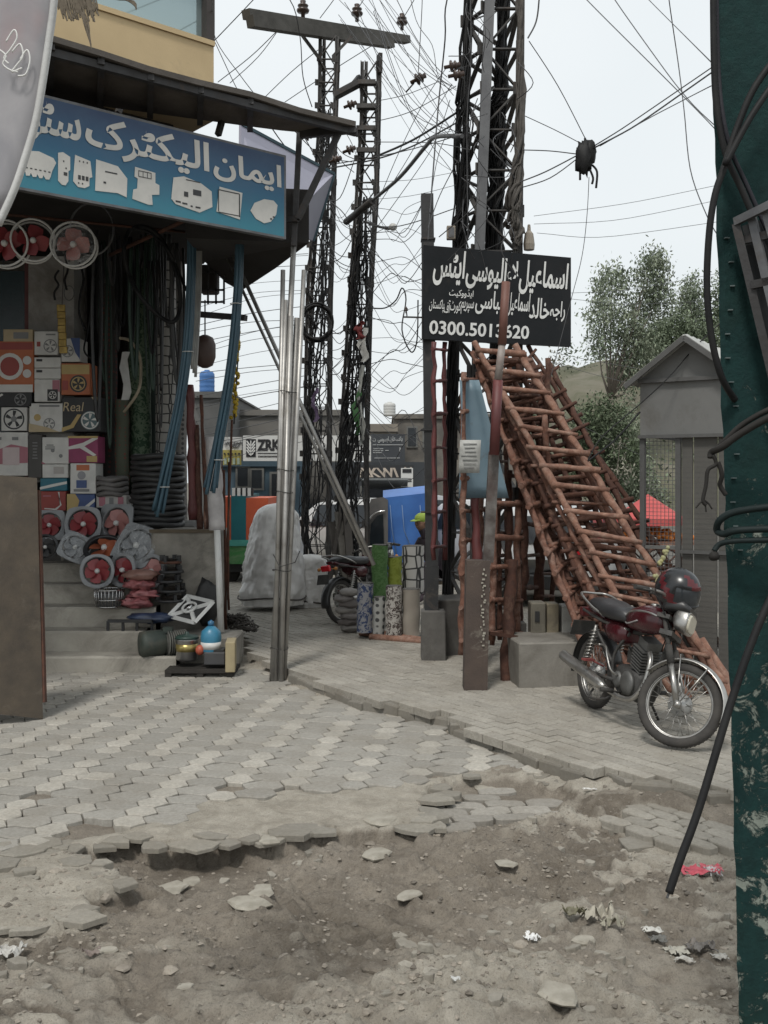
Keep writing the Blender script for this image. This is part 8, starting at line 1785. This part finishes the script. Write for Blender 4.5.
for k in range(32):
    y0 = r2.uniform(120,440); y1 = y0+r2.uniform(-50,60); wire([(326,y0,14.8),(340,(y0+y1)/2+r2.uniform(0,22),14.2),(354,y1,13.5)], 'thin wire slung between the two slender towers', r2.uniform(.45,.9))
for k in range(16):
    y0 = r2.uniform(-40,80); wire([(r2.uniform(336,375),y0-30,16),(r2.uniform(395,420),y0+50+r2.uniform(-10,20),12),(r2.uniform(450,460),y0+r2.uniform(80,150),10)], 'thin wire in the fan converging on the left side of the big tower', r2.uniform(.45,.8))
for k in range(26):
    x0 = r2.uniform(455,520); y0 = r2.uniform(0,230); wire([(x0,y0,9.7),(x0+r2.uniform(-25,25),y0+r2.uniform(10,30),9.4),(x0+r2.uniform(-30,30),y0+r2.uniform(20,60),9.6)], 'short slack wire looping round the big tower', r2.uniform(.6,1.1))
wire([(371,308,13.2),(385,308,12),(396,300,11),(402,288,10.6),(406,300,10.4),(402,330,10),(411,352,9.9),(417,340,9.8),(418,300,9.8)], 'thick looping cable between the rag tower and the sign post', 1.4, cable_black)
wire([(470,-20,9.6),(471,60,9.5),(467,120,9.5),(468,240,9.5)], 'cable taped along the front leg of the big tower', 1.2)
cb = thing('cable_clump', 'black clump of tied cable ends hanging in mid-air right of the big tower', 'cable clump', P(586,180,10))
mb = MB(); mb.sphere(P(584,158,10), (.085,.07,.17), 14, 10, d=.5, seed=5); mb.sphere(P(590,153,10), (.06,.06,.13), 12, 8, d=.5, seed=8); mb.build('tape_wad', cable_black, cb)
for pts in ([(592,165,10),(597,172,10),(596,188,10)],[(580,168,10),(580,180,10)],[(586,143,10),(585,138,10)],[(590,170,9.95),(593,178,9.95),(592,184,9.95)]): mb = MB(); mb.tube(smooth([P(*p) for p in pts], 4), .012, 5); mb.build('cable_end', cable_black, cb)
hi = thing('hanging_insulator', 'brown insulator dangling from a fine wire between the slender and big towers', 'insulator', P(418,80,12)); insulator(hi, P(418,79,12), 1.1, (1,0,.5)); mb = MB(); mb.tube([P(414,83,12), P(406,92,12)], .01, 5); mb.build('pin', dark_steel, hi)
for px, py in ((452,66),(456,75)): 
    t = thing('insulator', ('upper' if py < 70 else 'lower')+' dark insulator knob on the left leg of the big tower', 'insulator', P(px,py,10)); insulator(t, P(px,py,10), .9, (1,0,.2)); mb = MB(); mb.bar(P(px,py,10), P(463,py+3,10.1), .03); mb.build('arm', dark_steel, t)
la = thing('lamp_arm', 'bent silver street-lamp arm reaching from the big tower down to the ladder-like tower', 'lamp arm', P(353,217,13))
mb = MB(); mb.tube(smooth([P(*p) for p in ((352,218,13.2),(373,200,12.6),(400,177,11.8),(426,146,10.9),(436,137,10.5),(462,136,9.9))], 5), .022, 8); mb.build('arm', grey_steel, la); mb = MB(); mb.tube([P(346,222,13.3), P(372,201,12.6)], .045, 8); mb.build('sleeve', dark_steel, la)
sl_ = thing('small_lamp', 'small round lamp on a stub beside the ladder-like tower', 'lamp', P(393,228,12.8)); mb = MB(); mb.tube([P(366,222,13.3), P(380,227,13), P(389,229,12.8)], .018, 6); mb.build('stub', dark_steel, sl_); mb = MB(); mb.sphere(P(393,227,12.8), (.055,.05,.05), 10, 7); mb.build('lamp_head', white_plastic, sl_)
